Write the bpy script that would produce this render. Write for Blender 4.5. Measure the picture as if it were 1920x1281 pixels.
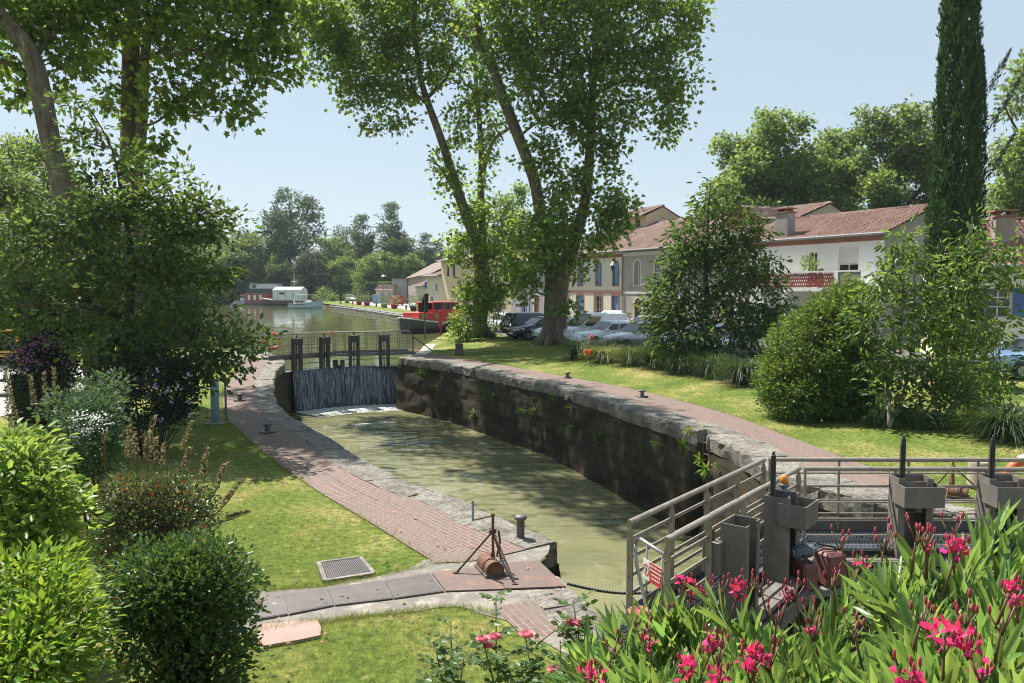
import bpy, math, random
import numpy as np
from mathutils import Vector, Matrix, geometry
for _o in list(bpy.data.objects): bpy.data.objects.remove(_o)
S = bpy.context.scene
C = S.collection
R = math.radians
rng = np.random.default_rng(7)
random.seed(7)
# ------------------------------------------------------------------ camera
FPX, CZ = 1493.3, 3.6
PITCH = math.atan(100.5 / FPX)
cam = bpy.data.objects.new('camera', bpy.data.cameras.new('camera')); C.objects.link(cam)
cam.data.lens = 28; cam.data.sensor_width = 36; cam.data.sensor_fit = 'HORIZONTAL'
cam.data.clip_start = 0.05; cam.data.clip_end = 4000
cam.location = (0, 0, CZ); cam.rotation_euler = (math.pi/2 - PITCH, 0, 0)
S.camera = cam
# ------------------------------------------------------------------ light
SUN_AZ, SUN_EL = R(-42), R(58)      # azimuth from +Y towards +X
SUN_STRENGTH, SKY_STRENGTH, EXPOSURE = 4.7, 0.15, 1.12
world = bpy.data.worlds.new('World'); S.world = world; world.use_nodes = True
_nt = world.node_tree
_bg = _nt.nodes['Background']
sky = _nt.nodes.new('ShaderNodeTexSky'); sky.sky_type = 'NISHITA'; sky.sun_disc = False
sky.sun_elevation = SUN_EL; sky.sun_rotation = SUN_AZ
sky.air_density = 1.0; sky.dust_density = 0.35; sky.ozone_density = 1.3; sky.altitude = 120
_gm = _nt.nodes.new('ShaderNodeGamma'); _gm.inputs[1].default_value = 0.28
_tm = _nt.nodes.new('ShaderNodeMix'); _tm.data_type = 'RGBA'; _tm.blend_type = 'MULTIPLY'; _tm.inputs[0].default_value = 1.0; _tm.inputs[7].default_value = (1.29, 1.46, 1.56, 1)
_nt.links.new(sky.outputs[0], _gm.inputs[0]); _nt.links.new(_gm.outputs[0], _tm.inputs[6]); _nt.links.new(_tm.outputs[2], _bg.inputs[0]); _bg.inputs[1].default_value = SKY_STRENGTH
sun = bpy.data.objects.new('sun', bpy.data.lights.new('sun', 'SUN')); C.objects.link(sun)
sun.data.energy = SUN_STRENGTH; sun.data.angle = R(0.53); sun.data.color = (1.0, 0.955, 0.88)
_sd = Vector((math.sin(SUN_AZ)*math.cos(SUN_EL), math.cos(SUN_AZ)*math.cos(SUN_EL), math.sin(SUN_EL)))
sun.rotation_euler = _sd.to_track_quat('Z', 'Y').to_euler(); sun.location = (0, 0, 60)
S.view_settings.view_transform = 'Standard'; S.view_settings.look = 'None'
S.view_settings.exposure = EXPOSURE; S.view_settings.gamma = 1
S.render.engine = 'CYCLES'
S.cycles.max_bounces = 8; S.cycles.diffuse_bounces = 4; S.cycles.transmission_bounces = 6; S.cycles.transparent_max_bounces = 8
S.cycles.pixel_filter_type = 'BLACKMAN_HARRIS'; S.cycles.filter_width = 1.05
S.cycles.caustics_reflective = False; S.cycles.caustics_refractive = False
# ------------------------------------------------------------------ pixel helpers
_cp, _sp = math.cos(PITCH), math.sin(PITCH)
def ray(x, y):
    u = (x - 960) / FPX; v = (640.5 - y) / FPX
    return Vector((u, _cp + v*_sp, -_sp + v*_cp))
def at(x, y, Y):
    d = ray(x, y); return Vector((0, 0, CZ)) + d * (Y / d.y)
def gp(x, y, z=0.0):
    d = ray(x, y); return Vector((0, 0, CZ)) + d * ((z - CZ) / d.z)
def sstep(a, b, x):
    t = min(1, max(0, (x - a) / (b - a))); return t*t*(3 - 2*t)
def gz(X, Y):
    s = X*0.919 + Y*0.394
    z = 0.3 * sstep(15.2, 20.0, s) if Y > 9 else 0.0
    e = sstep(6.9, 1.2, Y) * 2.1 * (1 - sstep(2.6, 4.6, X + 0.42*Y - 2.2))
    return z + e
# ------------------------------------------------------------------ materials
def newmat(name):
    m = bpy.data.materials.new(name); m.use_nodes = True
    nt = m.node_tree; b = nt.nodes['Principled BSDF']
    return m, nt, b
def _n(nt, t, **kw):
    n = nt.nodes.new(t)
    for k, v in kw.items(): setattr(n, k, v)
    return n
def rgba(c): return (c[0], c[1], c[2], 1)
def ramp(nt, fac, stops):
    r = _n(nt, 'ShaderNodeValToRGB'); e = r.color_ramp.elements
    while len(e) < len(stops): e.new(0.5)
    for i, (p, c) in enumerate(stops): e[i].position = p; e[i].color = rgba(c)
    nt.links.new(fac, r.inputs[0]); return r.outputs[0]
def coords(nt, kind='Object', scale=(1,1,1), rot=(0,0,0)):
    tc = _n(nt, 'ShaderNodeTexCoord'); mp = _n(nt, 'ShaderNodeMapping')
    mp.inputs['Scale'].default_value = scale; mp.inputs['Rotation'].default_value = rot
    nt.links.new(tc.outputs[kind], mp.inputs[0]); return mp.outputs[0]
def noise(nt, vec, scale, detail=5, rough=0.6, dist=0.0):
    n = _n(nt, 'ShaderNodeTexNoise'); n.inputs['Scale'].default_value = scale
    n.inputs['Detail'].default_value = detail; n.inputs['Roughness'].default_value = rough
    n.inputs['Distortion'].default_value = dist
    if vec is not None: nt.links.new(vec, n.inputs['Vector'])
    return n.outputs[0]
def mix(nt, fac, a, b, mode='MIX'):
    m = _n(nt, 'ShaderNodeMix', data_type='RGBA', blend_type=mode)
    for sock, v in ((m.inputs[0], fac), (m.inputs[6], a), (m.inputs[7], b)):
        if isinstance(v, (int, float)): sock.default_value = v
        elif isinstance(v, tuple): sock.default_value = rgba(v)
        else: nt.links.new(v, sock)
    return m.outputs[2]
def bump(nt, b, height, strength=0.3, dist=0.02):
    bp = _n(nt, 'ShaderNodeBump'); bp.inputs['Strength'].default_value = strength
    bp.inputs['Distance'].default_value = dist
    nt.links.new(height, bp.inputs['Height']); nt.links.new(bp.outputs[0], b.inputs['Normal']); return bp
MATS = {}
def M(name, c1, c2=None, scale=4.0, rough=0.7, metal=0.0, bs=0.0, bscale=30, bdist=0.01, c3=None, lo=0.35, hi=0.65, spec=0.5, coat=0.0):
    """two or three colours mixed by noise, with optional bump"""
    if name in MATS: return MATS[name]
    m, nt, b = newmat(name)
    v = coords(nt)
    c2 = c2 or tuple(x*0.82 for x in c1)
    f = noise(nt, v, scale, 6, 0.65)
    st = [(lo, c1), (hi, c2)] if c3 is None else [(lo, c1), (0.5, c2), (hi, c3)]
    col = ramp(nt, f, st)
    nt.links.new(col, b.inputs['Base Color'])
    b.inputs['Roughness'].default_value = rough; b.inputs['Metallic'].default_value = metal
    b.inputs['Specular IOR Level'].default_value = spec
    b.inputs['Coat Weight'].default_value = coat
    if bs: bump(nt, b, noise(nt, v, bscale, 5, 0.6), bs, bdist)
    MATS[name] = m; return m
def paint_worn(m, amount=0.5, col=(0.16,0.075,0.04)):
    """rust specks and grime runs on painted steel"""
    nt = m.node_tree; b = nt.nodes['Principled BSDF']; src = b.inputs['Base Color'].links[0].from_socket
    v = coords(nt); st = noise(nt, coords(nt, 'Object', (1,1,.18)), 9, 6, 0.75); sp = noise(nt, v, 22, 5, 0.7)
    c = mix(nt, ramp(nt, st, [(0.5, (0,0,0)), (0.72, (amount,)*3)]), src, tuple(x*.55 for x in (0.13,0.115,0.10)))
    c = mix(nt, ramp(nt, sp, [(0.66, (0,0,0)), (0.72, (amount*1.4,)*3)]), c, col)
    nt.links.new(c, b.inputs['Base Color']); return m
def leafmat(name, col, tr=None, var=0.35, hue=0.03, trans=0.38, rough=0.55, alt=None, altp=0.0, spec=0.25):
    if name in MATS: return MATS[name]
    m, nt, b = newmat(name)
    g = _n(nt, 'ShaderNodeNewGeometry')
    rnd = g.outputs['Random Per Island']
    def vary(c):
        h = _n(nt, 'ShaderNodeHueSaturation')
        mr = _n(nt, 'ShaderNodeMapRange'); mr.inputs[3].default_value = 0.5 - hue; mr.inputs[4].default_value = 0.5 + hue*0.6
        nt.links.new(rnd, mr.inputs[0]); nt.links.new(mr.outputs[0], h.inputs[0])
        mt = _n(nt, 'ShaderNodeMath', operation='MULTIPLY'); mt.inputs[1].default_value = 17.3
        fr = _n(nt, 'ShaderNodeMath', operation='FRACT'); nt.links.new(rnd, mt.inputs[0]); nt.links.new(mt.outputs[0], fr.inputs[0])
        m2 = _n(nt, 'ShaderNodeMapRange'); m2.inputs[3].default_value = 1 - var; m2.inputs[4].default_value = 1 + var
        nt.links.new(fr.outputs[0], m2.inputs[0]); nt.links.new(m2.outputs[0], h.inputs[2])
        h.inputs[4].default_value = rgba(c); return h.outputs[0]
    tr = tr or (col[0]*2.6 + 0.02, col[1]*2.3, col[2]*1.2)
    c, t = vary(col), vary(tr)
    if alt:
        mt = _n(nt, 'ShaderNodeMath', operation='MULTIPLY'); mt.inputs[1].default_value = 53.7
        fr = _n(nt, 'ShaderNodeMath', operation='FRACT'); nt.links.new(rnd, mt.inputs[0]); nt.links.new(mt.outputs[0], fr.inputs[0])
        gt = _n(nt, 'ShaderNodeMath', operation='LESS_THAN'); gt.inputs[1].default_value = altp; nt.links.new(fr.outputs[0], gt.inputs[0])
        c = mix(nt, gt.outputs[0], c, alt); t = mix(nt, gt.outputs[0], t, alt)
    nt.links.new(c, b.inputs['Base Color']); b.inputs['Roughness'].default_value = rough
    b.inputs['Specular IOR Level'].default_value = spec
    tl = _n(nt, 'ShaderNodeBsdfTranslucent'); nt.links.new(t, tl.inputs[0])
    ms = _n(nt, 'ShaderNodeMixShader'); ms.inputs[0].default_value = trans
    nt.links.new(b.outputs[0], ms.inputs[1]); nt.links.new(tl.outputs[0], ms.inputs[2])
    nt.links.new(ms.outputs[0], nt.nodes['Material Output'].inputs[0])
    MATS[name] = m; return m
# ------------------------------------------------------------------ objects
def tag(o, label=None, cat=None, group=None, kind=None):
    if label: o['label'] = label
    if cat: o['category'] = cat
    if group: o['group'] = group
    if kind: o['kind'] = kind
    return o
def empty(name, loc=(0,0,0), rz=0.0, label=None, cat=None, group=None):
    o = bpy.data.objects.new(name, None); C.objects.link(o); o.location = loc; o.rotation_euler = (0, 0, rz)
    o.empty_display_size = 0.2
    return tag(o, label, cat, group)
def link(name, me, mat, parent=None):
    o = bpy.data.objects.new(name, me); C.objects.link(o)
    if mat is not None and not me.materials:
        for m in (mat if isinstance(mat, (list, tuple)) else [mat]): me.materials.append(m)
    if parent is not None: o.parent = parent
    return o
def copy_tree(o, parent=None):
    c = o.copy(); C.objects.link(c)
    if parent is not None:
        c.parent = parent
    for ch in [k for k in bpy.data.objects if k.parent == o]: copy_tree(ch, c)
    return c
def copy_thing(o, loc, rz=0.0, scale=1.0, label=None):
    kids = KIDS.get(o.name)
    c = o.copy(); C.objects.link(c); c.location = loc; c.rotation_euler = (0, 0, rz)
    c.scale = scale if isinstance(scale, tuple) else (scale,)*3
    if label: c['label'] = label
    for ch in o.children:
        d = ch.copy(); C.objects.link(d); d.parent = c
        for g in ch.children:
            e = g.copy(); C.objects.link(e); e.parent = d
    return c
KIDS = {}
class MB:
    """collects shapes, links them as ONE mesh"""
    def __init__(s): s.v = []; s.f = []; s.uv = None; s.mi = []; s.cur = 0
    def add(s, vs, fs):
        o = len(s.v); s.v.extend([tuple(p) for p in vs])
        for f in fs: s.f.append(tuple(i + o for i in f)); s.mi.append(s.cur)
        return s
    def box(s, c, size, ax=None, rz=0.0, bev=0.0):
        """box centred at c; ax = 3 axis vectors or rz turn"""
        if ax is None:
            ax = (Vector((math.cos(rz), math.sin(rz), 0)), Vector((-math.sin(rz), math.cos(rz), 0)), Vector((0,0,1)))
        c = Vector(c); hx, hy, hz = size[0]/2, size[1]/2, size[2]/2
        if bev <= 0:
            vs = [c + ax[0]*hx*a + ax[1]*hy*b + ax[2]*hz*d for a in (-1,1) for b in (-1,1) for d in (-1,1)]
            return s.add(vs, [(0,1,3,2),(4,6,7,5),(0,4,5,1),(2,3,7,6),(0,2,6,4),(1,5,7,3)])
        bev = min(bev, hx*.9, hy*.9, hz*.9)
        vs = []; idx = {}
        for a in (-1,1):
            for b in (-1,1):
                for d in (-1,1):
                    for k in range(3):
                        e = [hx, hy, hz]
                        for j in range(3):
                            if j != k: e[j] -= bev
                        idx[(a,b,d,k)] = len(vs)
                        vs.append(c + ax[0]*e[0]*a + ax[1]*e[1]*b + ax[2]*e[2]*d)
        fs = []
        for sg in (-1,1):
            fs.append([idx[(sg,-1,-1,0)], idx[(sg,1,-1,0)], idx[(sg,1,1,0)], idx[(sg,-1,1,0)]][::sg])
            fs.append([idx[(-1,sg,-1,1)], idx[(-1,sg,1,1)], idx[(1,sg,1,1)], idx[(1,sg,-1,1)]][::sg])
            fs.append([idx[(-1,-1,sg,2)], idx[(1,-1,sg,2)], idx[(1,1,sg,2)], idx[(-1,1,sg,2)]][::sg])
        for a in (-1,1):
            for b in (-1,1):
                fs.append([idx[(a,b,-1,0)], idx[(a,b,-1,1)], idx[(a,b,1,1)], idx[(a,b,1,0)]][::a*b])
                fs.append([idx[(a,-1,b,0)], idx[(a,-1,b,2)], idx[(a,1,b,2)], idx[(a,1,b,0)]][::-a*b])
                fs.append([idx[(-1,a,b,1)], idx[(-1,a,b,2)], idx[(1,a,b,2)], idx[(1,a,b,1)]][::a*b])
                for d in (-1,1): fs.append([idx[(a,b,d,0)], idx[(a,b,d,1)], idx[(a,b,d,2)]][::a*b*d])
        return s.add(vs, fs)
    def bar(s, p, q, w, h, up=(0,0,1)):
        p, q = Vector(p), Vector(q); d = q - p; L = d.length
        if L < 1e-6: return s
        d.normalize(); up = Vector(up)
        y = up.cross(d)
        if y.length < 1e-4: y = Vector((1,0,0)).cross(d)
        y.normalize(); z = d.cross(y)
        return s.box((p+q)/2, (L, w, h), (d, y, z))
    def tube(s, pts, rad, n=8, cap=True):
        pts = [Vector(p) for p in pts]; m = len(pts)
        rad = [rad]*m if isinstance(rad, (int, float)) else list(rad)
        prev = None; vs = []; fs = []
        for i, p in enumerate(pts):
            d = (pts[min(i+1, m-1)] - pts[max(i-1, 0)])
            d = d.normalized() if d.length > 1e-9 else Vector((0,0,1))
            if prev is None:
                a = Vector((0,0,1)) if abs(d.z) < 0.9 else Vector((1,0,0))
                x = d.cross(a).normalized()
            else:
                x = prev - d*prev.dot(d)
                x = x.normalized() if x.length > 1e-6 else d.orthogonal().normalized()
            prev = x; y = d.cross(x)
            for k in range(n):
                t = 2*math.pi*k/n; vs.append(p + (x*math.cos(t) + y*math.sin(t))*rad[i])
        for i in range(m-1):
            for k in range(n):
                a = i*n + k; b = i*n + (k+1) % n
                fs.append((a, b, b+n, a+n))
        if cap: fs.append(tuple(range(n))[::-1]); fs.append(tuple((m-1)*n + k for k in range(n)))
        return s.add(vs, fs)
    def lathe(s, prof, n=20, c=(0,0,0), ax=None):
        """prof = [(r, z)...] turned round z (or frame ax)"""
        ax = ax or (Vector((1,0,0)), Vector((0,1,0)), Vector((0,0,1))); c = Vector(c); vs = []; fs = []
        for r, z in prof:
            for k in range(n):
                t = 2*math.pi*k/n; vs.append(c + ax[0]*r*math.cos(t) + ax[1]*r*math.sin(t) + ax[2]*z)
        m = len(prof)
        for i in range(m-1):
            for k in range(n):
                a = i*n+k; b = i*n+(k+1)%n; fs.append((a, b, b+n, a+n))
        fs.append(tuple(range(n))[::-1]); fs.append(tuple((m-1)*n+k for k in range(n)))
        return s.add(vs, fs)
    def prism(s, poly, o, ax, depth):
        """poly 2-D in (ax0, ax1), extruded along ax2 by depth"""
        o = Vector(o); n = len(poly)
        vs = [o + ax[0]*p[0] + ax[1]*p[1] for p in poly] + [o + ax[0]*p[0] + ax[1]*p[1] + ax[2]*depth for p in poly]
        fs = [tuple(range(n))[::-1], tuple(range(n, 2*n))] + [(i, (i+1)%n, n+(i+1)%n, n+i) for i in range(n)]
        return s.add(vs, fs)
    def quad(s, a, b, c, d): return s.add([a,b,c,d], [(0,1,2,3)])
    def build(s, name, mat, parent=None, smooth=False):
        me = bpy.data.meshes.new(name); me.from_pydata(s.v, [], s.f); me.update()
        if smooth: me.polygons.foreach_set('use_smooth', [True]*len(me.polygons))
        o = link(name, me, mat, parent)
        if isinstance(mat, (list, tuple)): me.polygons.foreach_set('material_index', s.mi)
        return o
def np_mesh(name, V, tf, N, k, mat, parent=None, smooth=False):
    """N copies of a template with k verts and faces tf"""
    me = bpy.data.meshes.new(name)
    V = np.ascontiguousarray(V.reshape(-1, 3), dtype=np.float32)
    me.vertices.add(len(V)); me.vertices.foreach_set('co', V.ravel())
    li = np.concatenate([np.array(f) for f in tf]); lt = np.array([len(f) for f in tf])
    L = (np.arange(N)[:, None]*k + li[None]).ravel().astype(np.int32)
    tot = np.tile(lt, N); st = np.concatenate([[0], np.cumsum(tot)[:-1]]).astype(np.int32)
    me.loops.add(len(L)); me.loops.foreach_set('vertex_index', L)
    me.polygons.add(len(tot)); me.polygons.foreach_set('loop_start', st)
    me.update(calc_edges=True)
    if smooth: me.polygons.foreach_set('use_smooth', np.ones(len(tot), dtype=bool))
    return link(name, me, mat, parent)
TPL = {
 'kite': ([(0,0,0),(.45,.3,.06),(1,0,-.06),(.45,-.3,.06)], [(0,1,2,3)]),
 'leaf': ([(0,0,0),(.3,.24,.06),(.7,.2,.05),(1,0,-.06),(.7,-.2,.05),(.3,-.24,.06)], [(0,3,2,1),(0,5,4,3)]),
 'oak':  ([(0,0,0),(.25,.12,.03),(.4,.26,.05),(.6,.18,.03),(.78,.24,.03),(1,0,-.08),(.78,-.24,.03),(.6,-.18,.03),(.4,-.26,.05),(.25,-.12,.03)], [(0,5,4,3,2,1),(0,9,8,7,6,5)]),
 'lance': ([(0,0,0),(.3,.075,.02),(.65,.065,.02),(1,0,-.05),(.65,-.065,.02),(.3,-.075,.02)], [(0,3,2,1),(0,5,4,3)]),
 'walnut': ([(0,0,0),(.35,.17,.05),(.7,.15,.02),(1,0,-.12),(.7,-.15,.02),(.35,-.17,.05)], [(0,3,2,1),(0,5,4,3)]),
 'palm': ([(0,0,0),(.02,.38,.04),(.3,.26,0),(.45,.52,.05),(.6,.2,0),(1,0,-.08),(.6,-.2,0),(.45,-.52,.05),(.3,-.26,0),(.02,-.38,.04)], [(0,5,4,3,2,1),(0,9,8,7,6,5)]),
 'blade': ([(0,-.03,0),(0,.03,0),(.5,.022,.04),(.5,-.022,.04),(1,0,-.02)], [(0,1,2,3),(3,2,4)]),
}
def unit(a): return a / np.maximum(np.linalg.norm(a, axis=-1, keepdims=True), 1e-9)
def leaf_arr(tpl, pos, d, nrm, size, wscale=1.0):
    tv = np.array(TPL[tpl][0], dtype=float)
    d = unit(d); z = unit(nrm - (nrm*d).sum(-1, keepdims=True)*d); y = np.cross(z, d)
    size = np.broadcast_to(size, (len(pos),))
    V = pos[:, None, :] + size[:, None, None]*(tv[None, :, 0:1]*d[:, None, :] + tv[None, :, 1:2]*wscale*y[:, None, :] + tv[None, :, 2:3]*z[:, None, :])
    return V
def leaves(name, tpl, pos, d, nrm, size, mat, parent=None, wscale=1.0):
    V = leaf_arr(tpl, pos, d, nrm, size, wscale)
    return np_mesh(name, V, TPL[tpl][1], len(pos), len(TPL[tpl][0]), mat, parent)
def rnd_unit(n): return unit(rng.normal(size=(n, 3)))
def bark_mat(name, a, b_, c, sc=2.2, strip=0.35):
    if name in MATS: return MATS[name]
    m, nt, b = newmat(name); v = coords(nt, 'Object', (1, 1, strip))
    f = noise(nt, v, sc, 6, 0.7, 0.6)
    col = ramp(nt, f, [(0.34, a), (0.48, b_), (0.56, b_), (0.62, c)])
    col = mix(nt, 0.7, col, ramp(nt, noise(nt, v, sc*6, 5, 0.7), [(0.35, (0.45,0.45,0.45)), (0.6, (1.1,1.1,1.1))]), 'MULTIPLY')
    nt.links.new(col, b.inputs['Base Color']); b.inputs['Roughness'].default_value = 0.9; b.inputs['Specular IOR Level'].default_value = 0.2
    bump(nt, b, noise(nt, v, sc*3, 6, 0.7), 0.8, 0.05); MATS[name] = m; return m
BARK_P = bark_mat('plane_bark', (0.085,0.068,0.05), (0.17,0.14,0.105), (0.30,0.265,0.20))
BARK_D = bark_mat('dark_bark', (0.045,0.036,0.028), (0.08,0.066,0.05), (0.12,0.10,0.08), 3.0)
BARK_L = bark_mat('pale_bark', (0.20,0.17,0.12), (0.26,0.23,0.17), (0.32,0.28,0.21), 6.0)
# leaf colours
LF_PLANE = leafmat('plane_leaf', (0.09,0.15,0.03), (0.31,0.46,0.068), 0.4, 0.035, 0.5)
LF_OAK = leafmat('oak_leaf', (0.058,0.108,0.033), (0.21,0.31,0.055), 0.4, 0.03, 0.34, alt=(0.16,0.085,0.03), altp=0.012)
LF_FAR = leafmat('far_leaf', (0.085,0.14,0.042), (0.24,0.34,0.07), 0.45, 0.04, 0.45)
LF_FARD = leafmat('far_leaf_dark', (0.045,0.085,0.036), (0.11,0.18,0.05), 0.4, 0.03, 0.4)
LF_FARY = leafmat('far_leaf_pale', (0.11,0.165,0.05), (0.28,0.40,0.09), 0.4, 0.03, 0.48)
LF_CHEST = leafmat('chestnut_leaf', (0.05,0.10,0.03), (0.18,0.27,0.045), 0.4, 0.03, 0.36)
LF_SHRUB = leafmat('laurel_leaf', (0.085,0.145,0.035), (0.22,0.32,0.05), 0.4, 0.03, 0.34, 0.4)
LF_SAP = leafmat('walnut_leaf', (0.065,0.125,0.032), (0.24,0.36,0.055), 0.35, 0.03, 0.42, 0.4)
LF_CYP = leafmat('cypress_leaf', (0.045,0.10,0.038), (0.08,0.16,0.035), 0.45, 0.03, 0.22, 0.6)
LF_CYPB = leafmat('cypress_blue_leaf', (0.045,0.075,0.055), (0.06,0.10,0.05), 0.35, 0.03, 0.22, 0.6)
# ================================================================== setting
def grid_mesh(name, P, UV, mat, parent=None, smooth=True, closed_u=False):
    nu, nv = P.shape[:2]
    me = bpy.data.meshes.new(name)
    me.vertices.add(nu*nv); me.vertices.foreach_set('co', P.reshape(-1, 3).astype(np.float32).ravel())
    i = np.arange(nu*nv).reshape(nu, nv)
    q = np.stack([i[:-1,:-1], i[1:,:-1], i[1:,1:], i[:-1,1:]], -1).reshape(-1, 4)
    me.loops.add(q.size); me.loops.foreach_set('vertex_index', q.ravel().astype(np.int32))
    me.polygons.add(len(q)); me.polygons.foreach_set('loop_start', (np.arange(len(q))*4).astype(np.int32))
    me.update(calc_edges=True)
    if UV is not None:
        l = me.uv_layers.new(name='UVMap'); l.data.foreach_set('uv', UV.reshape(-1, 2)[q.ravel()].astype(np.float32).ravel())
    if smooth: me.polygons.foreach_set('use_smooth', np.ones(len(q), dtype=bool))
    return link(name, me, mat, parent)
def resample(pts, step=None, n=None):
    P = np.array([[p[0], p[1]] for p in pts], dtype=float)
    s = np.concatenate([[0], np.cumsum(np.linalg.norm(np.diff(P, axis=0), axis=1))])
    n = n or max(2, int(round(s[-1]/step)) + 1)
    t = np.linspace(0, s[-1], n)
    return np.stack([np.interp(t, s, P[:, 0]), np.interp(t, s, P[:, 1])], 1), t
def smooth_poly(P, it=2):
    P = P.copy()
    for _ in range(it): P[1:-1] = 0.25*P[:-2] + 0.5*P[1:-1] + 0.25*P[2:]
    return P
def normals2(P):
    d = np.gradient(P, axis=0); d /= np.linalg.norm(d, axis=1, keepdims=True)
    return np.stack([d[:, 1], -d[:, 0]], 1)      # to the right of the direction of travel
def xy(p): return (p[0], p[1])
def gl(pts, z=0.0): return [xy(gp(x, y, z)) for x, y in pts]
LOW, UPP = -2.65, -0.55
# edges of the lock, traced on the ground plane
L_lock = gl([(1045,1019),(959,983),(920,968),(861,938),(764,907),(670,860),(619,823),(545,783),(520,762),(511,740),(510,715),(517,695),(533,681)])
L_down = gl([(998,1027),(1024,1046),(1012,1056),(1062,1103),(1100,1135),(1140,1178)]) + [(1.45,7.4),(2.2,6.3),(3.7,3.4),(5.4,-1.0),(8.0,-8.0)]
R_lock = gl([(1640,945),(1560,922),(1500,905),(1440,877),(1399,852),(1373,836),(1331,818),(1306,808),(1249,790),(1191,772),(1136,753),(1087,737),(1023,719),(945,704.6),(868,687),(797,677),(748,671)])
R_down = [(7.0,12.6),(7.2,11.7),(7.7,11.2),(8.2,10.0),(9.6,6.5),(11.5,2.0),(15.5,-8.0)]
L_up = [(-11.25,39.2),(-12.4,41.6),(-13.0,43.2),(-14.3,45.2)]
L_bank = [(-19,45.8),(-26,50),(-33,62),(-44,95),(-60,140),(-78,185)]
FAR_bank = [(-88,208),(-70,214),(-55,203),(-44,183),(-38.5,165)]
R_quay = [(-37.2,162.5),(-30,145),(-22,125),(-13.6,102),(-7.2,86),(-4.4,77),(-3.9,70),(-4.9,60),(-5.5,50.5),(-5.25,45),(-5.3,42.2)]
# the ladder recess is a notch in the right wall
_nl = gp(1306, 809); _nr = gp(1327, 817)
nd = Vector((_nr.x-_nl.x, _nr.y-_nl.y)).normalized(); nin = Vector((-nd.y, nd.x))
if nin.x < 0: nin = -nin
NOTCH = [(_nr.x, _nr.y), (_nr.x + nin.x*0.28, _nr.y + nin.y*0.28), (_nl.x + nin.x*0.28, _nl.y + nin.y*0.28), (_nl.x, _nl.y)]
R_face = R_lock[:6] + NOTCH + R_lock[8:]
HOLE = L_down[::-1] + L_lock + L_up + L_bank + FAR_bank + R_quay + R_face[::-1] + R_down
def inside(poly, X, Y):
    poly = np.array(poly); x0, y0 = poly[:, 0], poly[:, 1]; x1, y1 = np.roll(x0, -1), np.roll(y0, -1)
    r = np.zeros(X.shape, dtype=bool)
    for a, b, c, d in zip(x0, y0, x1, y1):
        if b == d: continue
        k = ((b > Y) != (d > Y)) & (X < (c-a)*(Y-b)/(d-b) + a); r ^= k
    return r
# ---- ground
def ground_mat():
    m, nt, b = newmat('lawn_ground'); v = coords(nt)
    big = noise(nt, v, 0.45, 5, 0.65); fine = noise(nt, v, 9, 6, 0.75)
    a = ramp(nt, big, [(0.34, (0.085,0.14,0.027)), (0.5, (0.145,0.185,0.046)), (0.66, (0.30,0.27,0.115))])
    f = ramp(nt, fine, [(0.36, (0.38,0.42,0.34)), (0.62, (1.35,1.28,1.15))])
    worn = ramp(nt, noise(nt, v, 1.15, 5, 0.7), [(0.63, (0,0,0)), (0.70, (0.85,0.85,0.85))]); a = mix(nt, worn, a, (0.34,0.27,0.17))
    nt.links.new(mix(nt, 1.0, a, f, 'MULTIPLY'), b.inputs['Base Color']); b.inputs['Roughness'].default_value = 0.95
    b.inputs['Specular IOR Level'].default_value = 0.1
    bump(nt, b, noise(nt, v, 26, 5, 0.7), 0.8, 0.04); return m
MG = ground_mat()
def build_ground():
    pts = [(-900,-60),(900,-60),(1400,1500),(-1400,1500)]
    n0 = len(pts); edges = [(i, (i+1) % n0) for i in range(n0)]
    k = len(HOLE); pts += HOLE; edges += [(n0+i, n0+(i+1) % k) for i in range(k)]
    for X in np.arange(-14, 22, 0.7):
        for Y in np.arange(-4, 12, 0.6): pts.append((X + 0.01, Y + 0.013))
    for X in np.arange(-30, 40, 2.0):
        for Y in np.arange(12.4, 70, 2.0): pts.append((X + 0.02, Y))
    out = geometry.delaunay_2d_cdt([Vector(p) for p in pts], edges, [], 0, 1e-5)
    vs, fs = out[0], out[2]
    cx = np.array([sum(vs[i].x for i in f)/3 for f in fs]); cy = np.array([sum(vs[i].y for i in f)/3 for f in fs])
    ins = inside(HOLE, cx, cy)
    me = bpy.data.meshes.new('ground')
    me.from_pydata([(p.x, p.y, gz(p.x, p.y)) for p in vs], [], [tuple(f) for f, i in zip(fs, ins) if not i])
    me.polygons.foreach_set('use_smooth', [True]*len(me.polygons)); me.update()
    o = link('ground', me, MG); tag(o, kind='structure', label='lawn and open ground around the lock')
build_ground()
# ---- water
def water_mat(name, body, deep, sx, sy, bs, dist, rough=0.04):
    m, nt, b = newmat(name); v = coords(nt)
    c = ramp(nt, noise(nt, v, 0.35, 3, 0.5), [(0.35, body), (0.65, deep)])
    nt.links.new(c, b.inputs['Base Color']); b.inputs['Roughness'].default_value = rough
    b.inputs['IOR'].default_value = 1.333
    w = coords(nt, 'Object', (sx, sy, 1), (0, 0, R(-12)))
    h = noise(nt, w, 1.0, 1.5, 0.45, 0.15); h2 = noise(nt, coords(nt, 'Object', (sx*2.3, sy*1.7, 1), (0, 0, R(14))), 1.0, 2, 0.5, 0.3); h = mix(nt, 0.35, h, h2); mk = ramp(nt, noise(nt, v, 0.3, 3, 0.6), [(0.42, (0.12,0.12,0.12)), (0.6, (1,1,1))]); h = mix(nt, 1.0, h, mk, 'MULTIPLY')
    bump(nt, b, h, bs, dist); return m
def ragged(poly, step=0.16, amp=0.022):
    out = []
    for a, b in zip(poly, poly[1:] + poly[:1]):
        n = max(1, int(math.hypot(b[0]-a[0], b[1]-a[1])/step))
        for i in range(n): out.append((a[0] + (b[0]-a[0])*i/n + random.gauss(0, amp), a[1] + (b[1]-a[1])*i/n + random.gauss(0, amp)))
    return out
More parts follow.
